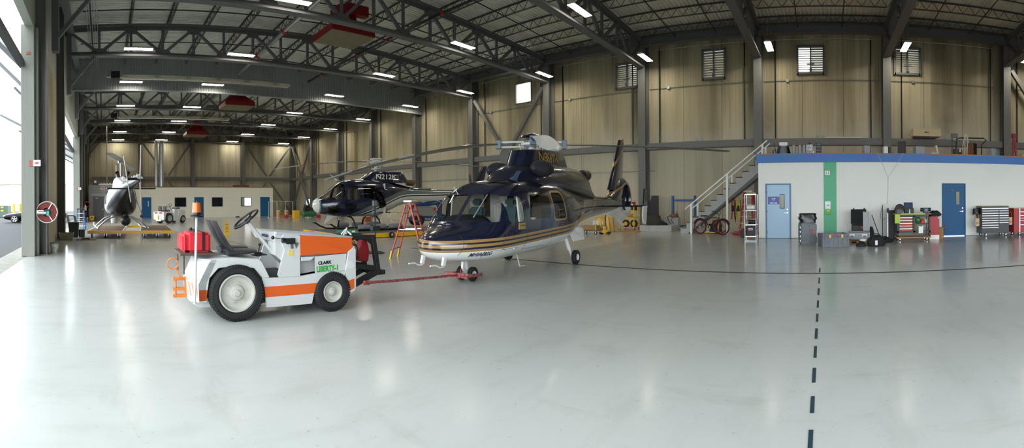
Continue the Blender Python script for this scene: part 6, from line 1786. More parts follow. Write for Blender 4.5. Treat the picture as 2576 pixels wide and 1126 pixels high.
for k in range(NS):
    mb = MB(); mb.box(x0 + run * k - .03, x0 + run * (k + 1), ya + .0, yb, rise * (k + 1) - .03, rise * (k + 1) + .003); part('tread', mb, m_stair, t)
m_railw = M('handrail white', 'e8e9e2', .4)
for y in (ya - .04, yb + .04):
    mb = MB(); mb.bar((-6.22, y, 1.09), (-2.45, y, 4.10), .05, .05); part('handrail', mb, m_railw, t)
    for x, zb in ((-5.92, 0), (-4.25, 0), (-2.66, 3.3)):
        zb = zb if y < 20 or x < -2.7 and False else max(zb, (x - x0) / run * rise - .05)
        mb = MB(); mb.box(x - .045, x + .045, y - .04, y + .04, zb, 1.09 + (x + 6.22) * .798); part('rail_post', mb, m_railw, t)

# ---- under and beside the stair
def bicycle():
    t = thing('bicycle', 'black cruiser bicycle with red rims leaning against the stair', 'bicycle', (-5.45, 19.72, 0), math.radians(-21))
    m_rim = M('red bicycle rim', 'a8323a', .4)
    for x in (0, 1.22):
        mb = MB(); mb.torus((x, 0, .33), (0, 1, 0), .31, .024, 40, 8); o = part('wheel', mb, m_rubber, t)
        mb = MB(); mb.torus((x, 0, .33), (0, 1, 0), .278, .016, 40, 6); part('rim', mb, m_rim, o, 'red rim')
        mb = MB(); mb.cyl((x, -.04, .33), (x, .04, .33), .025, n=10)
        for k in range(18):
            a = 2 * PI * k / 18; mb.cyl((x, .02 * (-1) ** k, .33), (x + .275 * math.cos(a), 0, .33 + .275 * math.sin(a)), .002, n=4)
        part('spokes', mb, m_alu, o)
        mb = MB(); mb.tube([(x + .36 * math.cos(a), 0, .33 + .36 * math.sin(a)) for a in [math.radians(20 + 14 * k) for k in range(11)]], .03, 6); part('mudguard', mb, m_black, t)
    mb = MB(); mb.tube([(.0, 0, .33), (.25, 0, .62), (.55, 0, .72), (.85, 0, .74), (1.02, 0, .70)], .02, 8); mb.tube([(.48, 0, .30), (.35, 0, .55), (.27, 0, .72)], .02, 8); mb.tube([(.48, 0, .30), (.75, 0, .42), (.95, 0, .58), (1.03, 0, .66)], .022, 8); mb.tube([(0, .05, .33), (.48, .04, .30)], .012, 6)
    mb.tube([(1.0, 0, .80), (1.06, 0, .60), (1.12, .05, .5), (1.22, .05, .33)], .018, 8); mb.tube([(1.06, 0, .60), (1.12, -.05, .5), (1.22, -.05, .33)], .018, 8)
    part('frame', mb, M('bicycle black', '202122', .35), t)
    mb = MB(); mb.tube([(.82, .28, 1.04), (.92, .24, 1.02), (1.02, .1, .92), (1.0, 0, .82), (1.02, -.1, .92), (.92, -.24, 1.02), (.82, -.28, 1.04)], .013, 8); part('handlebar', mb, m_black, t)
    mb = MB(); mb.hexa([(.08, -.1, .78), (.42, -.03, .78), (.42, .03, .78), (.08, .1, .78)], [(.1, -.09, .84), (.40, -.02, .83), (.40, .02, .83), (.1, .09, .84)]); mb.cyl((.26, 0, .7), (.25, 0, .8), .014, n=8); part('saddle', mb, m_black, t, bev=.01)
    mb = MB(); mb.torus((.48, -.05, .30), (0, 1, 0), .085, .012, 24, 6); mb.bar((.48, -.07, .30), (.52, -.07, .15), .015); mb.box(.46, .58, -.16, -.07, .13, .155); part('crank', mb, m_alu, t)
    return t
bicycle()
mb = MB(); mb.tube([(.36 * math.cos(2 * PI * k / 36), 0, .33 + .30 * math.sin(2 * PI * k / 36)) for k in range(36)], .024, 8, closed=True)
t = thing('spare_wheel', 'second red rimmed bicycle wheel standing behind the bicycle', 'wheel', (-4.62, 19.95, 0), .1); part('tyre', mb, m_rubber, t)
mb = MB(); mb.torus((0, 0, .33), (0, 1, 0), .28, .014, 36, 6); part('rim', mb, M('red bicycle rim', 'a8323a', .4), t)
t = thing('welding_cart', 'black and yellow motor with brown carton under the stair behind the bicycle', 'machine', (-4.95, 20.4, 0))
mb = MB(); mb.box(-.35, .3, -.2, .25, .05, .4); part('motor_block', mb, m_black, t, bev=.03); mb = MB(); mb.bar((-.3, -.22, .02), (-.25, -.22, .5), .05); mb.bar((.2, -.22, .02), (.25, -.22, .5), .05); mb.box(-.4, .4, -.24, .28, .02, .06); part('yellow_frame', mb, m_yel, t)
mb = MB(); mb.box(-.1, .25, -.1, .2, .4, .58); part('carton', mb, m_card, t, 'brown carton')
# wire shelf unit at the office corner
t = thing('wire_shelf', 'chrome wire shelf unit at the corner of the white office', 'shelf', (-2.80, 17.62, 0))
mb = MB()
for x in (-.23, .20):
    for y in (-.18, .2): mb.cyl((x, y, 0), (x, y, 1.72), .014, n=8)
part('post', mb, m_chrome, t)
for z in (.08, .53, 1.08, 1.70):
    mb = MB()
    for y in (-.18, .2): mb.box(-.23, .20, y - .008, y + .008, z, z + .03)
    for k in range(9): mb.cyl((-.22 + .053 * k, -.18, z + .028), (-.22 + .053 * k, .2, z + .028), .004, n=5)
    part('shelf_tray', mb, m_chrome, t)
t = thing('tool_case', 'black hard case with red and white label on the bottom of the wire shelf', 'case', (-2.81, 17.64, .115))
mb = MB(); mb.box(-.18, .18, -.15, .16, 0, .38); part('case_body', mb, M('black hard plastic', '1a1b1d', .5), t, bev=.02); mb = MB(); mb.box(-.1, .08, -.156, -.15, .22, .3); part('label', mb, m_offwhite, t, 'red and white label'); mb = MB(); mb.box(-.09, .07, -.159, -.156, .245, .278); part('label_print', mb, m_caution, t)
mb = MB(); mb.box(-.08, .08, -.165, -.15, .1, .16); part('handle', mb, m_black, t)
mb = MB(); mb.box(-.2, -.05, -.19, .13, .0, .33); small('black_case', 'second black hard case half hidden left of the wire shelf', 'case', mb, M('black hard plastic', '1a1b1d', .5), (-3.1, 18.2, 0), bev=.02)
mb = MB(); mb.cyl((-.14, 0, .09), (.14, .05, .09), .085, n=18); small('black_cylinder', 'black cylinder with pale hub lying on the second shelf', 'cylinder', mb, m_black, (-2.78, 17.57, .565))
mb = MB(); mb.cyl((-.19, 0, .1), (.12, 0, .1), .1, n=20); small('paper_roll', 'big white paper roll on the third shelf', 'paper roll', mb, m_hwhite, (-2.79, 17.6, 1.115))
mb = MB(); mb.box(-.15, .12, -.12, .12, 0, .2); small('carton', 'tan carton on the second shelf behind the black cylinder', 'carton', mb, M('tan carton', 'b79c74', .8), (-2.74, 17.86, .565))
mb = MB(); mb.box(-.16, .18, -.15, .15, 0, .06); small('folded_sheet', 'folded tan sheet on top of the wire shelf', 'sheet', mb, M('tan carton', 'b79c74', .8), (-2.82, 17.62, 1.735))
# harnesses, red ladder, pink bag
for x, c1, lb in ((-4.12, '9c1f26', 'red and black harness hanging under the stair'), (-3.88, 'd8d400', 'yellow and black harness hanging under the stair')):
    t = thing('safety_harness', lb, 'harness', (x, 20.6, 0))
    for dx in (-.06, .06):
        mb = MB(); mb.tube([(dx * .5, 0, 1.62), (dx, -.02, 1.3), (dx * .8, 0, .95), (dx * 1.3, 0, .62)], .026, 6); part('strap', mb, M('strap ' + c1, c1, .7), t)
    mb = MB(); mb.box(-.08, .08, -.03, .03, .98, 1.25); mb.tube([(.1, 0, 1.5), (.13, 0, 1.0), (.1, 0, .5)], .016, 6); part('pad', mb, m_cloth, t)
def step_ladder(name, label, loc, rz, h, w0, w1, spread, mat, stepmat, nst, capmat, feet=None):
    t = thing(name, label, 'ladder', loc, rz)
    for sg in (-1, 1):
        mb = MB(); mb.bar((-spread * .5, sg * w0 / 2, 0), (-.06, sg * w1 / 2, h), .03, .075, up=(0, 1, 0)); part('front_rail', mb, mat, t)
        mb = MB(); mb.bar((spread * .5, sg * w0 * .46, 0), (.06, sg * w1 / 2, h - .05), .025, .06, up=(0, 1, 0)); o = part('rear_rail', mb, mat, t)
        if feet:
            mb = MB(); mb.bar((spread * .5, sg * w0 * .46, 0), (spread * .45, sg * w0 * .45, .22), .04, .08, up=(0, 1, 0)); part('rear_foot', mb, feet, o, 'yellow rear foot')
    for k in range(nst):
        f = (k + 1) / (nst + 1); x = -spread * .5 + (spread * .5 - .06) * f; w = w0 + (w1 - w0) * f; mb = MB(); mb.box(x - .045, x + .045, -w / 2, w / 2, h * f - .012, h * f + .012); part('step', mb, stepmat, t)
    for f in (.18, .5, .8):
        x = spread * .5 - (spread * .5 - .06) * f; w = w0 * .92 + (w1 - w0 * .92) * f; mb = MB(); mb.bar((x, -w / 2, h * f), (x, w / 2, h * f), .03, .015); part('rear_rung', mb, stepmat, t)
    mb = MB(); mb.box(-.12, .12, -w1 / 2 - .03, w1 / 2 + .03, h - .01, h + .05); part('cap', mb, capmat, t, bev=.008)
    for sg in (-1, 1):
        mb = MB(); mb.bar((-spread * .24, sg * w0 * .4, h * .52), (spread * .24, sg * w0 * .38, h * .52), .01, .025); part('spreader', mb, m_alu, t)
    return t
m_orlad = M('orange fibreglass', 'd8493a', .45); m_redlad = M('red ladder rail', 'a01c22', .45)
step_ladder('step_ladder', 'red step ladder standing under the stair behind the wire shelf', (-3.18, 19.3, 0), math.radians(80), 1.85, .6, .34, .8, m_redlad, m_alu, 6, m_alu)
mb = MB(); mb.ball((0, 0, .08), .26, .16, .08, 16, 8); small('pink_bag', 'pale red plastic bag lying on the floor under the stair', 'bag', mb, M('pale red plastic', 'b0525c', .5), (-3.72, 19.45, 0))
mb = MB(); mb.box(-.25, .25, -.1, .1, 0, .2); small('orange_box', 'orange box on the floor under the stair behind the red bag', 'box', mb, M('orange box', 'd8891c', .5), (-3.55, 20.5, 0), bev=.01)
# orange ladder in front of the big helicopter
step_ladder('step_ladder', 'orange red fibreglass step ladder standing beside the nose of the big helicopter', (-9.78, 7.72, 0), math.radians(212), 1.53, .62, .34, .95, m_orlad, m_steel_d, 5, m_alu, m_yel)
# ---------------------------------------------------------------- far end: block room and cream office
s = Nodes('grey block wall'); vec, x, y, z = s.obj()
br = s.n('ShaderNodeTexBrick'); mp = s.n('ShaderNodeMapping'); cb = s.n('ShaderNodeCombineXYZ')
s.put(cb.inputs[0], y); s.put(cb.inputs[1], z); s.t.links.new(cb.outputs[0], br.inputs['Vector'])
br.inputs['Scale'].default_value = 1.0; br.inputs['Brick Width'].default_value = .42; br.inputs['Row Height'].default_value = .21; br.inputs['Mortar Size'].default_value = .008
br.inputs['Color1'].default_value = lin('8f9393'); br.inputs['Color2'].default_value = lin('868a8a'); br.inputs['Mortar'].default_value = lin('76797a')
s.t.links.new(br.outputs[0], s.b.inputs['Base Color']); s.b.inputs['Roughness'].default_value = .8; m_cmu = s.m
mb = MB(); mb.box(-53.6, -41.0, -1.35, .84, 0, 3.17); struct('wall_block_room', mb, m_cmu)
m_cream_wall = M('cream office wall', 'e8e4d3', .6, dirt=.04, scale=.8)
mb = MB(); mb.box(-53.4, -46.5, .90, 18.0, 0, 3.14); struct('wall_far_office', mb, m_cream_wall)
mb = MB(); mb.box(-53.4, -46.46, .90, 18.04, 3.14, 3.2); struct('trim_4_far_roof_edge', mb, M('brown roof edge', '7c5a44', .7))
def xdoor(name, X, y0, y1, zt, mat, frame, glass_=None, hside=1):
    mb = MB(); w = .06
    mb.box(X, X + .03, y0, y0 + w, 0, zt); mb.box(X, X + .03, y1 - w, y1, 0, zt); mb.box(X, X + .03, y0 + w, y1 - w, zt - w, zt); o = struct(name, mb, frame)
    mb = MB(); mb.box(X, X + .018, y0 + w, y1 - w, .015, zt - w); lf = part('door_leaf', mb, mat, o)
    if glass_:
        mb = MB(); mb.box(X + .018, X + .024, *glass_); part('glass_pane', mb, M('pale door glass', 'b9c2c6', .2), lf)
    hy = y1 - .15 if hside > 0 else y0 + .15
    mb = MB(); mb.cyl((X + .018, hy, 1.0), (X + .06, hy, 1.0), .035, n=12); mb.bar((X + .06, hy, 1.0), (X + .06, hy - hside * .12, 1.0), .02); part('door_handle', mb, m_chrome, lf)
    return o
d5 = xdoor('door_5', -41.0, -1.0, .08, 2.2, M('charcoal door', '4b4b4e', .45), M('grey door frame', '7c7f80', .5))
mb = MB(); mb.box(-40.98, -40.975, -.75, -.5, 1.98, 2.02); part('door_notice', mb, m_hwhite, d5)
mb = MB(); mb.box(-41.0, -40.96, -1.15, .2, 2.2, 2.42); struct('door_5_lintel', mb, M('block lintel', '9b9e9e', .8))
xdoor('door_6', -46.5, 3.88, 4.84, 2.13, m_blue_door, m_blue_door, (4.48, 4.6, 1.2, 1.75))
xdoor('door_7', -46.5, 9.32, 10.30, 2.13, m_blue_door, m_blue_door, (9.5, 9.6, 1.2, 1.75))
xdoor('door_8', -46.5, 16.53, 17.6, 2.13, m_blue_door, m_blue_door)
for k, (a, b) in enumerate(((7.26, 8.46), (11.18, 12.34), (14.35, 15.51))):
    X = -46.5; mb = MB(); z0, z1, w = 1.14, 2.1, .06
    mb.box(X, X + .04, a, a + w, z0, z1); mb.box(X, X + .04, b - w, b, z0, z1); mb.box(X, X + .04, a + w, b - w, z0, z0 + w); mb.box(X, X + .04, a + w, b - w, z1 - w, z1)
    o = struct('window_%d' % (k + 3), mb, M('navy window frame', '243a58', .4))
    mb = MB(); mb.box(X + .005, X + .012, a + w, b - w, z0 + w, z1 - w); part('pane', mb, M('dark office glass', '15181a', .1), o)
    if k == 2:
        mb = MB(); mb.box(X + .013, X + .018, a + .42, b - w, z0 + w, z1 - w); part('glow_pane', mb, M('glowing window', 'ffffff', .4, emit='ffffff', es=1.3), o, 'bright half of the window, glowing by itself')  # pane glows by emission, standing in for light behind the window
        mb = MB(); mb.box(X + .013, X + .018, a + w, a + .42, z0 + w, z1 - w); part('grey_pane', mb, M('grey window half', '9aa098', .4), o)
for y, lb in ((13.85, 'small dark doorstop box on the floor below the cream wall, left one'), (15.4, 'small dark box on the floor under the bright office window')):
    mb = MB(); mb.box(-.15, .15, -.18, .18, 0, .1); small('floor_box', lb, 'box', mb, m_black, (-46.1, y, 0))
t = thing('warning_sign', 'red and white warning sign on the grey block wall', 'sign', (-40.99, -.28, 2.72))
mb = MB(); mb.box(0, .01, 0, .36, 0, .3); part('sign_board', mb, m_hwhite, t); mb = MB(); mb.box(.01, .014, .02, .34, .19, .28); mb.box(.01, .014, .04, .32, .05, .14); part('sign_print', mb, M('faded red print', 'c0666a', .6), t)
# on the block room roof
t = thing('roof_bin', 'grey bin with printed face on the block room roof', 'bin', (-41.6, -.75, 3.17)); mb = MB(); mb.hexa([(-.25, -.25, 0), (.25, -.25, 0), (.25, .25, 0), (-.25, .25, 0)], [(-.29, -.3, .6), (.29, -.3, .6), (.29, .3, .6), (-.29, .3, .6)]); part('bin_body', mb, M('bin grey', '4f5254', .6), t)
mb = MB(); mb.box(.27, .285, -.1, .1, .2, .42); part('print', mb, m_offwhite, t)
for k in range(9):
    mb = MB(); mb.box(-.07, .07, -.06, .06, 0, .12 + .06 * (k % 2)); o = small('white_tin', 'small white tin in the row along the block room roof', 'tin', mb, m_offwhite, (-41.3, -.22 + .135 * k - .15, 3.17)); o['group'] = 'white tins on the block room roof'
for y, r, lb, m_ in ((5.45, .17, 'thin silver flexible duct rising from the cream office roof', m_alu), (6.0, .26, 'thick silver duct rising from the cream office roof', m_alu)):
    mb = MB(); mb.lathe([(r * (1 + .05 * (k % 2)), 4.8 * k / 40) for k in range(41)], (-47.2, y, 3.2), n=14); tag(mb.build('flexible_duct', m_), lb, 'duct')
mb = MB(); mb.cyl((-42.0, .3, 3.17), (-42.0, .3, 8.6), .05, n=8); tag(mb.build('vent_pipe', m_galv), 'tall thin grey pipe rising from the block room roof', 'pipe')
mb = MB(); mb.tube([(-39, 23.85, 4.65), (-39, 23.85, 8.4), (-39.4, 23.85, 8.6), (-41.2, 23.85, 8.75)], .05, 8); tag(mb.build('gas_pipe', M('yellow gas pipe', 'b8932c', .5)), 'yellow gas pipe running up the long concrete wall behind the blue helicopter', 'pipe')
mb = MB(); mb.box(-.4, .4, -.8, .8, 0, .22); small('roof_carton', 'low brown carton on the cream office roof', 'carton', mb, M('brown carton', '7a5238', .8), (-47.3, 14.6, 3.2))
# corner by the block room: shelf, mop bucket, bin
t = thing('fire_shelf', 'grey steel shelf with red cans and a white jug beside the charcoal door', 'shelf', (-40.3, -1.72, 0))
mb = MB()
for x in (-.2, .2):
    for y in (-.25, .25): mb.bar((x, y, 0), (x, y, .9), .03)
for z in (.05, .45, .9): mb.box(-.21, .21, -.26, .26, z - .015, z + .015)
part('shelf_frame', mb, m_steel, t)
for y, z, lb in ((-.08, .07, 'red can on the bottom of the grey steel shelf'), (.1, .47, 'red can on the middle of the grey steel shelf')):
    mb = MB(); mb.box(-.12, .12, -.13, .13, 0, .34); small('red_can', lb, 'can', mb, m_red, (-40.2, -1.72 + y, z), bev=.03)
mb = MB(); mb.lathe([(.13, 0), (.13, .32), (.05, .42), (.04, .5), (0, .5)], n=14); small('white_jug', 'tall white jug on top of the grey steel shelf', 'jug', mb, m_hwhite, (-40.2, -1.62, .92))
mb = MB(); mb.torus((0, 0, 0), (1, 0, 0), .22, .05, 24, 8); small('hose_coil', 'dark red coiled hose hung above the grey steel shelf', 'hose', mb, M('brick red hose', '8a3a34', .6), (-40.7, -1.5, 1.45))
mb = MB(); mb.lathe([(.13, 0), (.14, .33), (.12, .33), (.11, .02), (0, .02)], n=16); small('steel_bin', 'small grey steel bin beside the yellow mop bucket', 'bin', mb, m_alu, (-39.8, -1.42, 0))
t = thing('mop_bucket', 'yellow mop bucket on wheels in front of the charcoal door', 'bucket', (-39.7, -1.02, .06))
mb = MB(); mb.hexa([(-.16, -.16, 0), (.16, -.16, 0), (.16, .16, 0), (-.16, .16, 0)], [(-.22, -.22, .4), (.22, -.22, .4), (.22, .22, .4), (-.22, .22, .4)]); part('bucket_body', mb, m_yel, t, bev=.02)
mb = MB(); mb.box(.2, .225, -.07, .07, .2, .3); part('emblem', mb, m_black, t)
for x, y in ((-.14, -.14), (.14, -.14), (.14, .14), (-.14, .14)):
    mb = MB(); mb.cyl((x, y - .02, -.03), (x, y + .02, -.03), .03, n=10); part('caster', mb, m_black, t)

# ---- second tow tractor far back
def small_tractor():
    t = thing('tow_tractor', 'plain white tow tractor parked far back in front of the cream office', 'tow tractor', (-34.2, 4.9, 0), math.radians(128)); t.scale = (1.1,) * 3
    W = 1.0
    for y0, y1 in ((0, .27), (W - .27, W)):
        mb = MB(); mb.prism([(-.5, .26), (-.52, .8), (.36, .80), (.41, .76), (.52, .54), (.41, .54), (.30, .68), (.05, .715), (-.18, .70), (-.30, .57), (-.345, .28)], y0, y1); part('rear_fender', mb, m_twp, t, bev=.01)
    mb = MB(); mb.box(-.53, .45, .27, W - .27, .16, .82); part('rear_body', mb, m_twp, t)
    mb = MB(); mb.prism([(.405, .545), (.46, .15), (1.13, .145), (1.2, .40), (1.3, .45), (1.6, .45), (1.68, .4), (1.72, .7), (1.68, .92), (1.0, .98), (.98, .55)], 0, W); part('front_body', mb, m_twp, t, bev=.02)
    for y in (.05, W - .08):
        mb = MB(); mb.box(.62, 1.0, y, y + .03, .5, 1.0); part('cowl', mb, m_twp, t)
    mb = MB(); mb.box(1.05, 1.4, .25, .75, .96, 1.08); part('hood_cushion', mb, m_vinyl, t, bev=.03)
    for y in (.28, .72):
        mb = MB(); mb.box(-.15, .3, y - .17, y + .17, .83, .9); mb.box(-.2, -.1, y - .16, y + .16, .86, 1.18); part('seat', mb, m_vinyl, t, bev=.03)
        mb = MB(); mb.box(-.56, -.525, y - .12, y + .12, .68, .78); part('tail_lamp', mb, m_caution, t, 'red tail lamps')
    mb = MB(); mb.torus((.38, .35, 1.22), (-.6, 0, .8), .2, .014, 26, 6); mb.cyl((.38, .35, 1.22), (.7, .35, .8), .022, n=8); part('steering_wheel', mb, m_black, t)
    mb = MB(); mb.box(-.60, -.53, .45, .55, .28, .55); part('tow_hitch', mb, m_yel, t, 'yellow tow hitch')
    for y, s_ in ((.08, -1), (W - .08, 1)):
        wheel(t, (.06, y, .35), .35, .22, .2, s_, m_alu); wheel(t, (1.45, y, .28), .28, .18, .15, s_, m_alu)
small_tractor()
# wet floor sign
t = thing('caution_sign', 'yellow folding wet floor caution sign standing behind the tractor seats', 'sign', (-20.8, 5.72, 0), math.radians(-12))
mb = MB(); mb.hexa([(.12, -.14, 0), (.12, .14, 0), (.14, .14, 0), (.14, -.14, 0)], [(.0, -.09, .62), (.0, .09, .62), (.02, .09, .62), (.02, -.09, .62)]); part('front_board', mb, m_yel, t)
mb = MB(); mb.hexa([(-.14, -.14, 0), (-.14, .14, 0), (-.12, .14, 0), (-.12, -.14, 0)], [(-.02, -.09, .62), (-.02, .09, .62), (.0, .09, .62), (.0, -.09, .62)]); part('rear_board', mb, m_yel, t)
q = text('caution_lettering', 'CAUTION', .042, m_txt_black, t, (.048, 0, .50), (0, 1, 0), (-.19, 0, 1), .001, align='CENTER', bold=.001)
mb = MB(); a, b, c = V((.085, -.08, .30)), V((.085, .08, .30)), V((.055, 0, .45)); 
for p, r_ in ((a, b), (b, c), (c, a)): mb.bar(p, r_, .012, .008)
part('caution_mark', mb, m_txt_black, t, 'black warning triangle')
mb = MB(); mb.bar((.073, 0, .32), (.062, 0, .40), .012); part('exclamation_mark', mb, m_txt_black, t)
for z in (.17, .2):
    mb = MB(); mb.box(.108 - (z - .17) * .2, .113 - (z - .17) * .2, -.05, .05, z, z + .012); part('print_line', mb, m_txt_black, t)

# ---- clear screens, orange barrels, compressor and yellow cabinet at the back
t = thing('clear_screen', 'free standing clear plastic screen on thin white posts at the back', 'screen', (-42.3, 15.9, 0))
for y in (0, .9, 1.8, 2.6):
    mb = MB(); mb.cyl((0, y, 0), (0, y, 1.62), .02, n=8); mb.box(-.2, .2, y - .03, y + .03, 0, .03); part('post', mb, m_hwhite, t)
mb = MB(); mb.box(-.005, .005, .02, 2.58, .15, 1.58); part('clear_sheet', mb, glass('clear film', 'd8dcd8', .9, .1), t)
mb = MB(); mb.cyl((0, 0, 1.6), (0, 2.6, 1.6), .012, n=6); part('top_rail', mb, m_hwhite, t)
for y, lb in ((17.3, 'orange barrel behind the left end of the clear screen'), (18.15, 'orange barrel behind the right end of the clear screen')):
    t = thing('orange_barrel', lb, 'barrel', (-43.2, y, 0)); mb = MB(); mb.lathe([(.18, 0), (.19, .3), (.18, .62), (0, .62)], n=18); part('barrel_body', mb, M('orange plastic', 'e89c4a', .5), t); mb = MB(); mb.lathe([(.2, .62), (.2, .7), (.0, .72)], n=18); part('barrel_lid', mb, m_offwhite, t)
t = thing('air_compressor', 'green tank air compressor with dark pump on top near the far corner', 'compressor', (-39.6, 18.95, 0), math.radians(90))
mb = MB(); mb.lathe([(0, 0), (.2, .03), (.27, .12), (.27, 1.25), (.2, 1.35), (0, 1.38)], (-.69, 0, .42), (1, 0, 0), 22); part('air_tank', mb, M('compressor green', '2c6b45', .4), t)
mb = MB(); mb.box(-.45, .1, -.2, .2, .7, 1.05); mb.cyl((-.3, 0, 1.0), (-.3, 0, 1.3), .14, n=12); mb.cyl((.25, 0, .9), (.5, 0, .9), .17, n=14); mb.cyl((-.15, -.22, 1.0), (-.15, -.28, 1.0), .25, n=18); part('pump', mb, m_black, t)
for x in (-.5, .5):
    for y in (-.2, .2):
        mb = MB(); mb.bar((x, y, 0), (x, y * .7, .25), .05); part('foot', mb, M('compressor green', '2c6b45', .4), t)
mb = MB(); mb.box(-.25, .25, -.28, .28, 0, .75); small('yellow_cabinet', 'yellow steel cabinet standing left of the green compressor', 'cabinet', mb, m_yel, (-40.4, 18.0, 0), bev=.01)
for k, (x, y, lb) in enumerate(((-39.5, 20.0, 'red can on the floor right of the green compressor'), (-40.9, 17.2, 'red can on the floor beside the yellow cabinet'))):
    mb = MB(); mb.box(-.15, .15, -.15, .15, 0, .3); mb.cyl((0, 0, .3), (.05, .05, .36), .04, n=8); small('fuel_can', lb, 'can', mb, m_red, (x, y, 0))
for k, (x, y, w, h, c, lb) in enumerate(((-29.2, 18.9, .5, .34, '9c4a30', 'red brown carton on the floor beyond the blue helicopter'), (-29.0, 19.55, .42, .3, 'd8d4c6', 'white carton on the floor, left one of two beyond the blue helicopter'), (-28.9, 20.05, .42, .3, 'd8d4c6', 'white carton on the floor, right one of two beyond the blue helicopter'))):
    t = thing('carton', lb, 'carton', (x, y, 0)); mb = MB(); mb.box(-.2, .2, -w / 2, w / 2, 0, h); part('box', mb, M('carton ' + c, c, .7), t); mb = MB(); mb.box(-.21, .21, -w / 2 - .01, w / 2 + .01, h, h + .03); part('lid', mb, M('carton ' + c, c, .7), t)
t = thing('folding_table', 'folding table with folded chairs under the tail of the blue helicopter', 'table', (-28.8, 21.2, 0))
mb = MB(); mb.box(-.4, .4, -.6, .6, .68, .72); part('table_top', mb, M('pale timber', 'c9ac74', .6), t)
for y in (-.5, .5):
    mb = MB(); mb.bar((-.3, y, 0), (.3, y, .68), .035); mb.bar((.3, y, 0), (-.3, y, .68), .035); part('leg', mb, m_offwhite, t)

# ---- blue boom lift
t = thing('boom_lift', 'blue boom lift with grey engine cover parked behind the blue helicopter tail', 'boom lift', (-22.3, 19.3, 0), math.radians(62))
m_lift = M('lift blue', '1f4a78', .45, dirt=.1)
for x, y in ((-.95, -.75), (.95, -.75), (-.95, .75), (.95, .75)): wheel(t, (x, y, .34), .34, .26, .17, -1 if y < 0 else 1, m_lift, tread=30)
mb = MB(); mb.box(-1.25, 1.25, -.5, .5, .3, .58); mb.box(-1.15, -.75, -.75, .75, .28, .42); mb.box(.75, 1.15, -.75, .75, .28, .42); part('chassis', mb, m_lift, t, bev=.03)
text('chassis_lettering', 'Genie BOOM', .15, m_hwhite, t, (-.5, -.505, .39), (1, 0, 0), (0, 0, 1), .002, bold=.003)
mb = MB(); mb.box(-1.1, .25, -.55, .55, .62, 1.22); part('engine_cover', mb, M('cover grey', '8a8c88', .5), t, bev=.05, seg=2)
mb = MB(); mb.box(.05, .2, -.56, -.55, .95, 1.1); part('sticker', mb, m_caution, t)
mb = MB(); mb.bar((.55, -.12, .6), (.55, -.12, 1.72), .2, .3); mb.bar((.55, .2, 1.62), (-1.3, .2, 1.15), .16, .2); mb.bar((-1.35, .2, 1.1), (.6, .2, 1.4), .12, .14); mb.bar((.55, .3, 1.2), (.55, .3, 1.72), .2, .2); part('boom_arm', mb, m_lift, t)
mb = MB(); mb.box(-1.6, -1.3, -.45, .55, .45, .52)
for y in (-.4, .0, .5): mb.bar((-1.55, y, .5), (-1.55, y, 1.3), .03)
mb.bar((-1.55, -.4, 1.3), (-1.55, .5, 1.3), .03); part('work_basket', mb, m_lift, t)

# ---- lamp stand beside the tractor
t = thing('camera_stand', 'black upright stand on a heavy round base beside the tractor nose', 'stand', (-11.45, 7.7, 0))
mb = MB(); mb.lathe([(.27, 0), (.28, .02), (.2, .05), (.05, .08), (0, .08)], n=28); part('round_base', mb, m_black, t)
mb = MB(); mb.cyl((0, 0, .06), (0, 0, 1.45), .022, n=10); part('pole', mb, m_black, t)
mb = MB(); mb.box(-.07, .07, -.14, .14, .68, .82); part('battery_box', mb, M('dark grey box', '2c2f33', .5), t, bev=.01)
mb = MB(); mb.box(-.05, .05, -.07, .05, 1.42, 1.58); mb.cyl((.05, 0, 1.5), (.1, 0, 1.5), .035, n=12); mb.tube([(0, -.06, 1.45), (0, -.1, 1.2), (0, -.02, 1.0)], .008, 5); part('device_head', mb, m_steel, t)

# ---- yellow carts and clutter behind the tail of the big helicopter
t = thing('parts_cart', 'tall yellow framed parts cart with rope and tyres behind the helicopter tail', 'cart', (-9.75, 21.6, 0), math.radians(-4))
for x in (-.42, .42):
    for y in (-.3, .3):
        mb = MB(); mb.bar((x, y, .1), (x, y, 1.25), .04); part('cart_post', mb, m_yel, t)
        caster(t, (x, y, .06), .06, .03, (0, 1, 0), .12)
for z in (.12, .62, 1.0, 1.25):
    mb = MB(); mb.box(-.44, .44, -.32, -.27, z - .02, z + .02); mb.box(-.44, .44, .27, .32, z - .02, z + .02); mb.box(-.42, .42, -.27, .27, z - .012, z); part('cart_shelf', mb, m_yel, t)
mb = MB(); mb.box(-.22, .1, -.16, .16, 0, .17); o = small('red_box', 'red and white box on top of the tall yellow parts cart', 'box', mb, m_red, (-9.55, 21.55, 1.262)); 
mb = MB(); mb.box(-.22, .1, -.17, -.16, 0, .07); part('white_band', mb, m_hwhite, o)
mb = MB(); mb.box(-.1, .12, -.14, .14, 0, .2); small('black_box', 'black box on the top shelf of the yellow parts cart under the red box', 'box', mb, m_black, (-9.5, 21.6, 1.0 + .002))
for k, x in enumerate((-9.85, -9.45)):
    t2 = thing('pneumatic_tyre', ['black tyre with yellow hub on the bottom shelf of the parts cart', 'second black tyre, at the right on the bottom shelf of the parts cart'][k], 'tyre', (x, 21.38 + .12 * k, .14 + .19)); wheel(t2, (0, 0, 0), .19, .13, .1, -1, m_yel)
mb = MB()
for k in range(5): mb.torus((.05 * math.sin(k * 2), .03 * k - .06, .06 + .02 * k), (.2 * math.sin(k), .1, 1), .24 - .02 * k, .022, 24, 6)
small('yellow_hose', 'coiled yellow air hose on the middle shelf of the parts cart', 'hose', mb, M('yellow hose', 'd8b02c', .5), (-9.75, 21.55, .63))
t = thing('flat_cart', 'low yellow handled flat cart loaded with timber boards under the tail boom', 'cart', (-10.2, 18.3, 0))
mb = MB(); mb.box(-.45, .45, -.3, .3, .16, .2); part('deck', mb, m_wood, t)
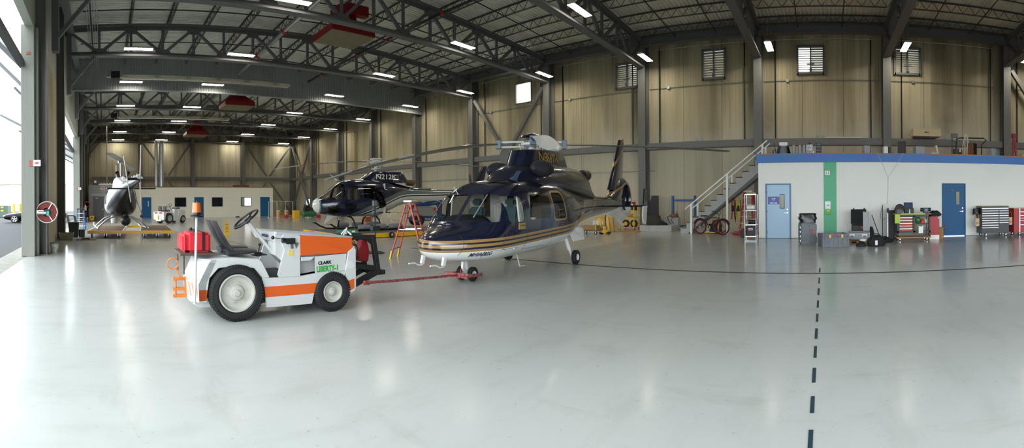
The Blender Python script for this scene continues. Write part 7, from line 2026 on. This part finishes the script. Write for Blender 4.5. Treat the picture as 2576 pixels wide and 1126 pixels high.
for k in range(4):
    mb = MB(); mb.box(-.5 + .05 * k, .5 - .04 * k, -.28 + .03 * k, .2, .2 + .05 * k, .245 + .05 * k); part('timber_board', mb, M('tan board', 'a5814c', .7), t)
mb = MB(); mb.tube([(.4, -.28, .15), (.4, -.28, .75), (.4, .28, .75), (.4, .28, .15)], .022, 6); part('push_handle', mb, m_yel, t)
for x in (-.38, .38):
    for y in (-.22, .22): caster(t, (x, y, .07), .07, .04, (0, 1, 0), .15)
t = thing('floor_jack', 'yellow trolley jack with upright dark handle beside the flat cart', 'jack', (-9.62, 18.6, 0))
mb = MB(); mb.box(-.2, .2, -.12, .12, .05, .16); mb.cyl((0, 0, .16), (0, 0, .34), .05, n=12); part('jack_body', mb, m_yel, t, bev=.01)
mb = MB(); mb.cyl((0, 0, .2), (.03, .02, .86), .022, n=8); part('jack_handle', mb, m_black, t)
for x in (-.18, .18):
    mb = MB(); mb.cyl((x, -.14, .05), (x, .14, .05), .05, n=12); part('jack_wheel', mb, m_black, t)
t = thing('yellow_barrier', 'folded yellow striped barrier leaning behind the trolley jack', 'barrier', (-10.35, 20.3, 0), .2)
for k in range(4):
    mb = MB(); mb.hexa([(-.32 + .2 * k, -.1, 0), (-.26 + .2 * k, -.1, 0), (-.26 + .2 * k, .12, 0), (-.32 + .2 * k, .12, 0)], [(-.5 + .2 * k, -.05, .72), (-.36 + .2 * k, -.05, .7), (-.36 + .2 * k, .07, .7), (-.5 + .2 * k, .07, .72)]); part('barrier_panel', mb, m_yel if k % 2 == 0 else M('dark yellow', 'c9951c', .5), t)
for k, (x, lb) in enumerate(((-12.0, 'white printed box, left of two beyond the flat cart'), (-11.55, 'white printed box, right of two beyond the flat cart'))):
    t = thing('white_box', lb, 'box', (x, 22.3, 0)); mb = MB(); mb.box(-.19, .19, -.2, .2, 0, .42); part('box', mb, m_hwhite, t); mb = MB(); mb.box(-.1, .12, -.206, -.2, .1, .2); part('print', mb, M('grey print', '7c7c78', .6), t)
mb = MB(); mb.box(-.75, .6, -.35, .3, 0, .025); small('plywood_sheet', 'thin plywood sheet lying on the floor in front of the yellow parts cart', 'board', mb, m_ply, (-9.2, 20.2, .002), .1)
t = thing('white_platform', 'low white metal platform step on the floor against the concrete wall', 'platform', (-7.95, 21.15, 0))
mb = MB(); mb.box(-.85, .8, -.45, .45, 0, .29); part('platform_box', mb, M('grey white metal', 'a9a9a2', .5, dirt=.2), t, bev=.006)
t = thing('upright_box', 'upright grey white box standing behind the low white platform', 'panel', (-7.55, 22.2, 0))
mb = MB(); mb.box(-.42, .3, -.2, .2, 0, .62); part('panel_box', mb, M('grey white metal', 'a9a9a2', .5, dirt=.2), t, bev=.006)
t = thing('pump_unit', 'small brown pump with black hoses on the upright grey white box', 'pump', (-7.5, 22.2, .625))
mb = MB(); mb.box(-.15, .15, -.1, .1, .05, .2); mb.cyl((-.1, 0, .2), (-.1, 0, .32), .03, n=8); mb.bar((.08, 0, .2), (.16, 0, .36), .02); mb.box(-.18, .18, -.12, .12, 0, .05); part('pump_body', mb, M('pump brown', '6e4a3a', .5), t)
mb = MB(); mb.tube([(-.15, -.1, .1), (-.3, -.26, .02), (-.2, -.27, -.2), (-.1, -.26, -.3)], .02, 6); mb.tube([(.1, -.25, .06), (-.1, -.27, -.1), (.05, -.27, -.3)], .015, 6); part('hose', mb, m_black, t)
t = thing('tarpaulin', 'crumpled dark green tarpaulin heaped on the low white platform', 'tarp', (-8.25, 21.15, .29))
mb = MB(); rings = []
for k in range(8):
    u = k / 7; s_ = (1 - .5 * u ** 2); rings.append([V((.5 * s_ * math.cos(a) * (1 + .1 * math.sin(3 * a + k) + .06 * math.sin(7 * a + 2 * k)), .36 * s_ * math.sin(a) * (1 + .08 * math.sin(5 * a + k)), .46 * u + .05 * math.sin(2 * a + 1) * u)) for a in [2 * PI * j / 40 for j in range(40)]])
mb.loft(rings); part('sheet', mb, M('dark green tarp', '24291f', .75), t)
mb = MB(); rings = []
for k in range(6):
    u = k / 5; rings.append([V((.42 + .3 * (1 - u ** 2) * math.cos(a) * (1 + .12 * math.sin(4 * a + k)), .05 + .22 * (1 - u ** 2 * .7) * math.sin(a), .24 * u)) for a in [2 * PI * j / 30 for j in range(30)]])
mb.loft(rings); part('plastic_heap', mb, M('navy plastic sheet', '14171f', .3), t)
mb = MB(); mb.prism([(-.26, 0), (.26, 0), (.26, 1.24), (-.12, 1.24), (-.2, 1.05), (-.26, .95)], -.03, .03); small('leaning_board', 'tall black panel leaning on the concrete wall beside the column', 'panel', mb, M('black panel', '1c1d1e', .5), (-9.0, 23.2, .0)).scale.z = 1.42
t = thing('blue_frame', 'blue steel frame of two posts and rails against the concrete wall', 'frame', (-7.35, 23.35, 0))  # an open blue frame, two posts joined by rails
m_bf = M('frame blue', '2c5f92', .5, dirt=.2)
for x in (-.62, .62):
    mb = MB(); mb.bar((x, 0, 0), (x, 0, 1.74), .16, .1); part('post', mb, m_bf, t)
for z in (.12, 1.5):
    mb = MB(); mb.bar((-.62, -.02, z), (.62, -.02, z), .06, .1); part('rail', mb, m_bf, t)
mb = MB(); mb.tube([(-30, 23.9, 3.15), (-9.2, 23.9, 3.15)], .016, 6); mb.box(-11.9, -11.75, 23.85, 24, 3.05, 3.25); mb.tube([(-11.82, 23.9, 3.1), (-11.82, 23.9, .2)], .016, 6); o = tag(mb.build('wall_conduit', m_galv), 'thin grey conduit with white box on the concrete wall behind the helicopter tail', 'conduit')

# ---------------------------------------------------------------- the left edge: pier with hose reel, tubs, signs, car outside
t = thing('hose_reel', 'round reel of brick red hose with white rim on the wall by the door', 'hose reel', (-13.52, -1.68, 1.29))
m_hose = M('brick red hose', 'b0503f', .55)
mb = MB()
for k in range(4):
    for x in (-.05, .03): mb.torus((x, 0, 0), (1, 0, 0), .15 + .04 * k, .022, 36, 8)
part('hose', mb, m_hose, t, 'brick red hose')
mb = MB(); mb.torus((.08, 0, 0), (1, 0, 0), .31, .012, 44, 8); mb.torus((-.1, 0, 0), (1, 0, 0), .31, .012, 44, 8)
for a in (1.05, 3.3, 5.3): mb.bar((.08, 0, 0), (.08, .31 * math.cos(a), .31 * math.sin(a)), .03, .012, up=(1, 0, 0))
part('rim', mb, m_rotlink, t)
mb = MB(); mb.cyl((-.14, 0, 0), (.12, 0, 0), .1, n=20); part('drum', mb, M('drum dark', '2c2c2c', .6), t)
mb = MB(); mb.box(-.08, .08, -.32, -.02, -.06, .06); mb.cyl((.1, -.02, -.02), (.1, -.25, -.02), .05, n=12); part('bracket', mb, m_alu, t)
mb = MB(); mb.box(.11, .125, .0, .07, -.1, .03); part('tag', mb, M('teal tag', '2fb39a', .5), t, 'teal tag')
t = thing('pail', 'battered white pail with green rim on the floor at the base of the pier', 'pail', (-14.4, -1.56, 0))
mb = MB(); mb.lathe([(0, 0), (.115, 0), (.14, .30), (.125, .30), (.1, .02), (0, .02)], n=24); part('pail_body', mb, M('scuffed white', 'd9d9d2', .6, dirt=.8, dirtcol='5a5a54', scale=7), t)
mb = MB(); mb.torus((0, 0, .30), (0, 0, 1), .138, .01, 24, 6); part('rim', mb, M('green rim', '2f6b4a', .5), t)
def call_box(X, Y, z, label, sc=1.0):
    t = thing('alarm_sign', label, 'alarm box', (X, Y, z)); t.scale = (sc,) * 3
    mb = MB(); mb.box(0, .02, -.02, .14, 0, .18); part('red_plate', mb, M('faded red plate', 'b0564e', .5), t); mb = MB(); mb.box(.02, .06, .10, .32, .0, .18); part('white_box', mb, m_hwhite, t)
    mb = MB(); mb.box(.06, .064, .15, .26, .06, .12); part('print', mb, M('faded red print', 'c0666a', .6), t)
call_box(-13.3, -2.15, 2.64, 'red and white box on the near pale door jamb')
call_box(-36.34, -2.1, 2.62, 'red and white box on the far pale door jamb')
t = thing('plastic_tub', 'open beige plastic tub on the floor at the end of the concrete pier', 'tub', (-19.5, -1.6, .0))
mb = MB(); a, b, h = .24, .26, .30; w = .02
for b0, t0 in ((((-a, -b), (-a + w, -b), (-a + w, b), (-a, b)), ((-a - .05, -b - .06), (-a - .03, -b - .06), (-a - .03, b + .06), (-a - .05, b + .06))), (((a - w, -b), (a, -b), (a, b), (a - w, b)), ((a + .03, -b - .06), (a + .05, -b - .06), (a + .05, b + .06), (a + .03, b + .06))), (((-a, -b), (a, -b), (a, -b + w), (-a, -b + w)), ((-a - .05, -b - .06), (a + .05, -b - .06), (a + .05, -b - .04), (-a - .05, -b - .04))), (((-a, b - w), (a, b - w), (a, b), (-a, b)), ((-a - .05, b + .04), (a + .05, b + .04), (a + .05, b + .06), (-a - .05, b + .06)))):
    mb.hexa([(x, y, 0) for x, y in b0], [(x, y, h) for x, y in t0])
mb.box(-a, a, -b, b, 0, .02); part('tub_body', mb, M('beige plastic', '9c9a88', .6), t)
mb = MB(); mb.box(a + .015, a + .03, -.1, .08, .08, .2); part('embossed_panel', mb, M('beige panel', '8b897a', .6), t)
mb = MB(); mb.hexa([(-.18, -.2, 0), (.18, -.2, 0), (.18, .2, 0), (-.18, .2, 0)], [(-.22, -.25, .7), (.22, -.25, .7), (.22, .25, .7), (-.22, .25, .7)]); small('dark_bin', 'tall dark green bin standing behind the beige plastic tub', 'bin', mb, M('dark green plastic', '1a2620', .5), (-21.0, -1.38, 0), bev=.02)
mb = MB(); mb.lathe([(0, 0), (.13, 0), (.15, .34), (.14, .36), (0, .36)], n=20); small('round_bin', 'small dark round bin beside the tall dark green bin', 'bin', mb, M('dark grey plastic', '3a3b38', .6), (-20.95, -1.0, 0))
for k in range(3):
    mb = MB(); mb.bar((-.2, -.28 + .0, 0), (-.2, -.45, .95), .035); mb.bar((-.2, .1, 0), (-.2, -.12, .95), .035); mb.bar((-.2, -.45, .95), (-.2, -.12, .95), .035); mb.bar((-.2, -.28, .03), (-.2, .1, .03), .035)
    small('window_screen', 'dark wooden frame leaning on the column, %s of three' % ['front', 'middle', 'back'][k], 'frame', mb, M('dark wood', '3c342a', .6), (-21.7 - .3 * k, -1.25 - .06 * k, 0))  # open wooden frames of four bars each
step_ladder('step_ladder', 'blue step ladder with black top far by the second hangar door', (-26.8, -1.35, 0), math.radians(-5), 1.2, .5, .36, .7, M('blue fibreglass', '2c5480', .5), m_alu, 4, m_black)
mb = MB(); mb.box(-.3, .3, -.42, .42, 0, .03); mb.box(-.2, .1, -.2, .15, .03, .08); small('brown_board', 'brown board lying on the floor beside the beige tub', 'board', mb, M('brown board', '6b5a44', .8), (-19.5, -.75, .001))

# car outside
def car():
    t = thing('car', 'dark sedan with five spoke silver wheels parked on the asphalt outside', 'car', (-37.5, -5.6, -.04), math.radians(-90))
    m_car = M('dark car paint', '0a0b0e', .3, spec=.25)
    tab = sorted([(2.62, .42, .55, .62, .5, 3, 3), (2.5, .28, .66, .80, .5, 3, 3), (1.9, .22, .80, .90, .55, 3, 3.2), (1.0, .22, .90, .94, .6, 3.2, 3.2), (0, .22, .96, .95, .62, 3.4, 3.4), (-1.2, .22, .98, .95, .62, 3.4, 3.4), (-2.2, .28, .95, .9, .62, 3.2, 3.2), (-2.6, .42, .8, .72, .6, 3, 3)])
    m = shell(tab, [2.62 - .1 * i for i in range(53)], 36); bmesh.ops.holes_fill(m, edges=m.edges); link('body', m, m_car, t, sharp=.8)
    tab = sorted([(.95, .85, .92, .70, .9, 3, 3), (.3, .85, 1.3, .68, .9, 3, 3), (-.2, .85, 1.40, .64, .9, 3, 3), (-1.1, .85, 1.38, .64, .9, 3, 3), (-1.9, .85, 1.0, .68, .9, 3, 3)])
    m = shell(tab, [.95 - .1 * i for i in range(29)], 32); link('cabin', m, m_car, t)
    for sg in (1, -1):
        mb = MB(); mb.hexa([(.62, sg * .70, .97), (-1.55, sg * .70, .97), (-1.55, sg * .68, .97), (.62, sg * .68, .97)], [(.12, sg * .655, 1.28), (-1.1, sg * .655, 1.28), (-1.1, sg * .64, 1.28), (.12, sg * .64, 1.28)]); part('side_window', mb, M('pale reflecting glass', '9fb4bc', .1), t)
        mb = MB(); mb.box(.45, .62, sg * .93, sg * 1.08, .94, 1.04); part('wing_mirror', mb, m_car, t, bev=.02)
        mb = MB(); mb.box(2.42, 2.6, sg * .45, sg * .78, .52, .62); part('headlamp', mb, M('lamp lens', 'd6d8d4', .15), t)
        for x in (1.62, -1.45):
            wheel(t, (x, sg * .86, .33), .33, .2, .23, sg, M('dark wheel disc', '33363a', .5), bolts=0)  # dark grey disc behind the silver spokes
            for k in range(5):
                a = 2 * PI * k / 5 + .3; mb = MB(); mb.bar((x, sg * .955, .33), (x + .21 * math.cos(a), sg * .955, .33 + .21 * math.sin(a)), .06, .02, up=(0, 1, 0)); part('wheel_spoke', mb, m_alu, t)
            mb = MB(); mb.torus((x, sg * .955, .33), (0, 1, 0), .22, .015, 30, 6); part('wheel_ring', mb, m_alu, t)
car()
for k, (y, lb) in enumerate(((-12.2, 'green utility cabinet with yellow labels outside, beyond the dark car'),)):
    t = thing('utility_cabinet', lb, 'cabinet', (-52, y, -.04)); mb = MB(); mb.box(-1, 1, -1.6, 1.35, 0, 1.35); part('cabinet_body', mb, M('utility green', '56675a', .6), t, bev=.02)
    for z in (.7, 1.1):
        mb = MB(); mb.box(1.0, 1.01, .55, .85, z, z + .16); part('yellow_label', mb, m_yel, t, 'yellow label')
for y, lb in ((-10.15, 'yellow bollard outside nearest the green utility cabinet'), (-9.4, 'yellow bollard outside, second from the green utility cabinet')):
    mb = MB(); mb.cyl((0, 0, 0), (0, 0, 1.5), .14, n=14); mb.ball((0, 0, 1.5), .14, .14, .08, 14, 6); small('bollard', lb, 'bollard', mb, m_yel, (-51, y, -.04))
t = thing('neighbour_building', 'pale overexposed building far outside the hangar doors', 'building', (-90, -14, 0)); 
mb = MB(); mb.box(-6, 4, -14, 8, 0, 5.2); part('wall', mb, M('pale building', 'e4ddd0', .7), t)
mb = MB(); mb.hexa([(-6.5, -14.5, 5.2), (4.5, -14.5, 5.2), (4.5, 8.5, 5.2), (-6.5, 8.5, 5.2)], [(-2, -12, 6.6), (0, -12, 6.6), (0, 6, 6.6), (-2, 6, 6.6)]); part('roof', mb, M('pale tan roof', 'd8c2b0', .7), t)
for y in (-6, 0, 5):
    mb = MB(); mb.box(4, 4.06, y - .8, y + .8, 2.5, 4); part('window', mb, M('pale glass', 'b9c4c8', .3), t)
# ---------------------------------------------------------------- camera, sky, view
cam = bpy.data.cameras.new('camera'); camera = bpy.data.objects.new('camera', cam); COL.objects.link(camera)
cam.type = 'PANO'; cam.panorama_type = 'CENTRAL_CYLINDRICAL'
cam.central_cylindrical_radius = 1.0
cam.central_cylindrical_range_u_min = -XC / F; cam.central_cylindrical_range_u_max = (2576 - XC) / F
cam.central_cylindrical_range_v_min = -(1126 - YC) / F; cam.central_cylindrical_range_v_max = YC / F
cam.clip_start = .05; cam.clip_end = 500
camera.location = (0, 0, H)
# looking along THC in plan, then a slight roll
base = Matrix(((math.cos(THC), 0, -math.sin(THC)), (-math.sin(THC), 0, -math.cos(THC)), (0, 1, 0)))
camera.rotation_euler = (base @ Matrix.Rotation(RHO, 3, 'Z')).to_euler()
SC.camera = camera
world = bpy.data.worlds.new('sky'); SC.world = world; world.use_nodes = True
bg = world.node_tree.nodes['Background']; bg.inputs[0].default_value = (.86, .94, 1.0, 1); bg.inputs[1].default_value = SKY
SC.view_settings.view_transform = 'Standard'; SC.view_settings.look = 'None'
SC.view_settings.gamma = 1; SC.view_settings.exposure = EXPO; SC.view_settings.use_curve_mapping = False
SC.cycles.max_bounces = 7; SC.cycles.diffuse_bounces = 4; SC.cycles.glossy_bounces = 4; SC.cycles.transmission_bounces = 4
SC.cycles.transparent_max_bounces = 10; SC.cycles.caustics_reflective = False; SC.cycles.caustics_refractive = False
SC.cycles.sample_clamp_indirect = 4.0
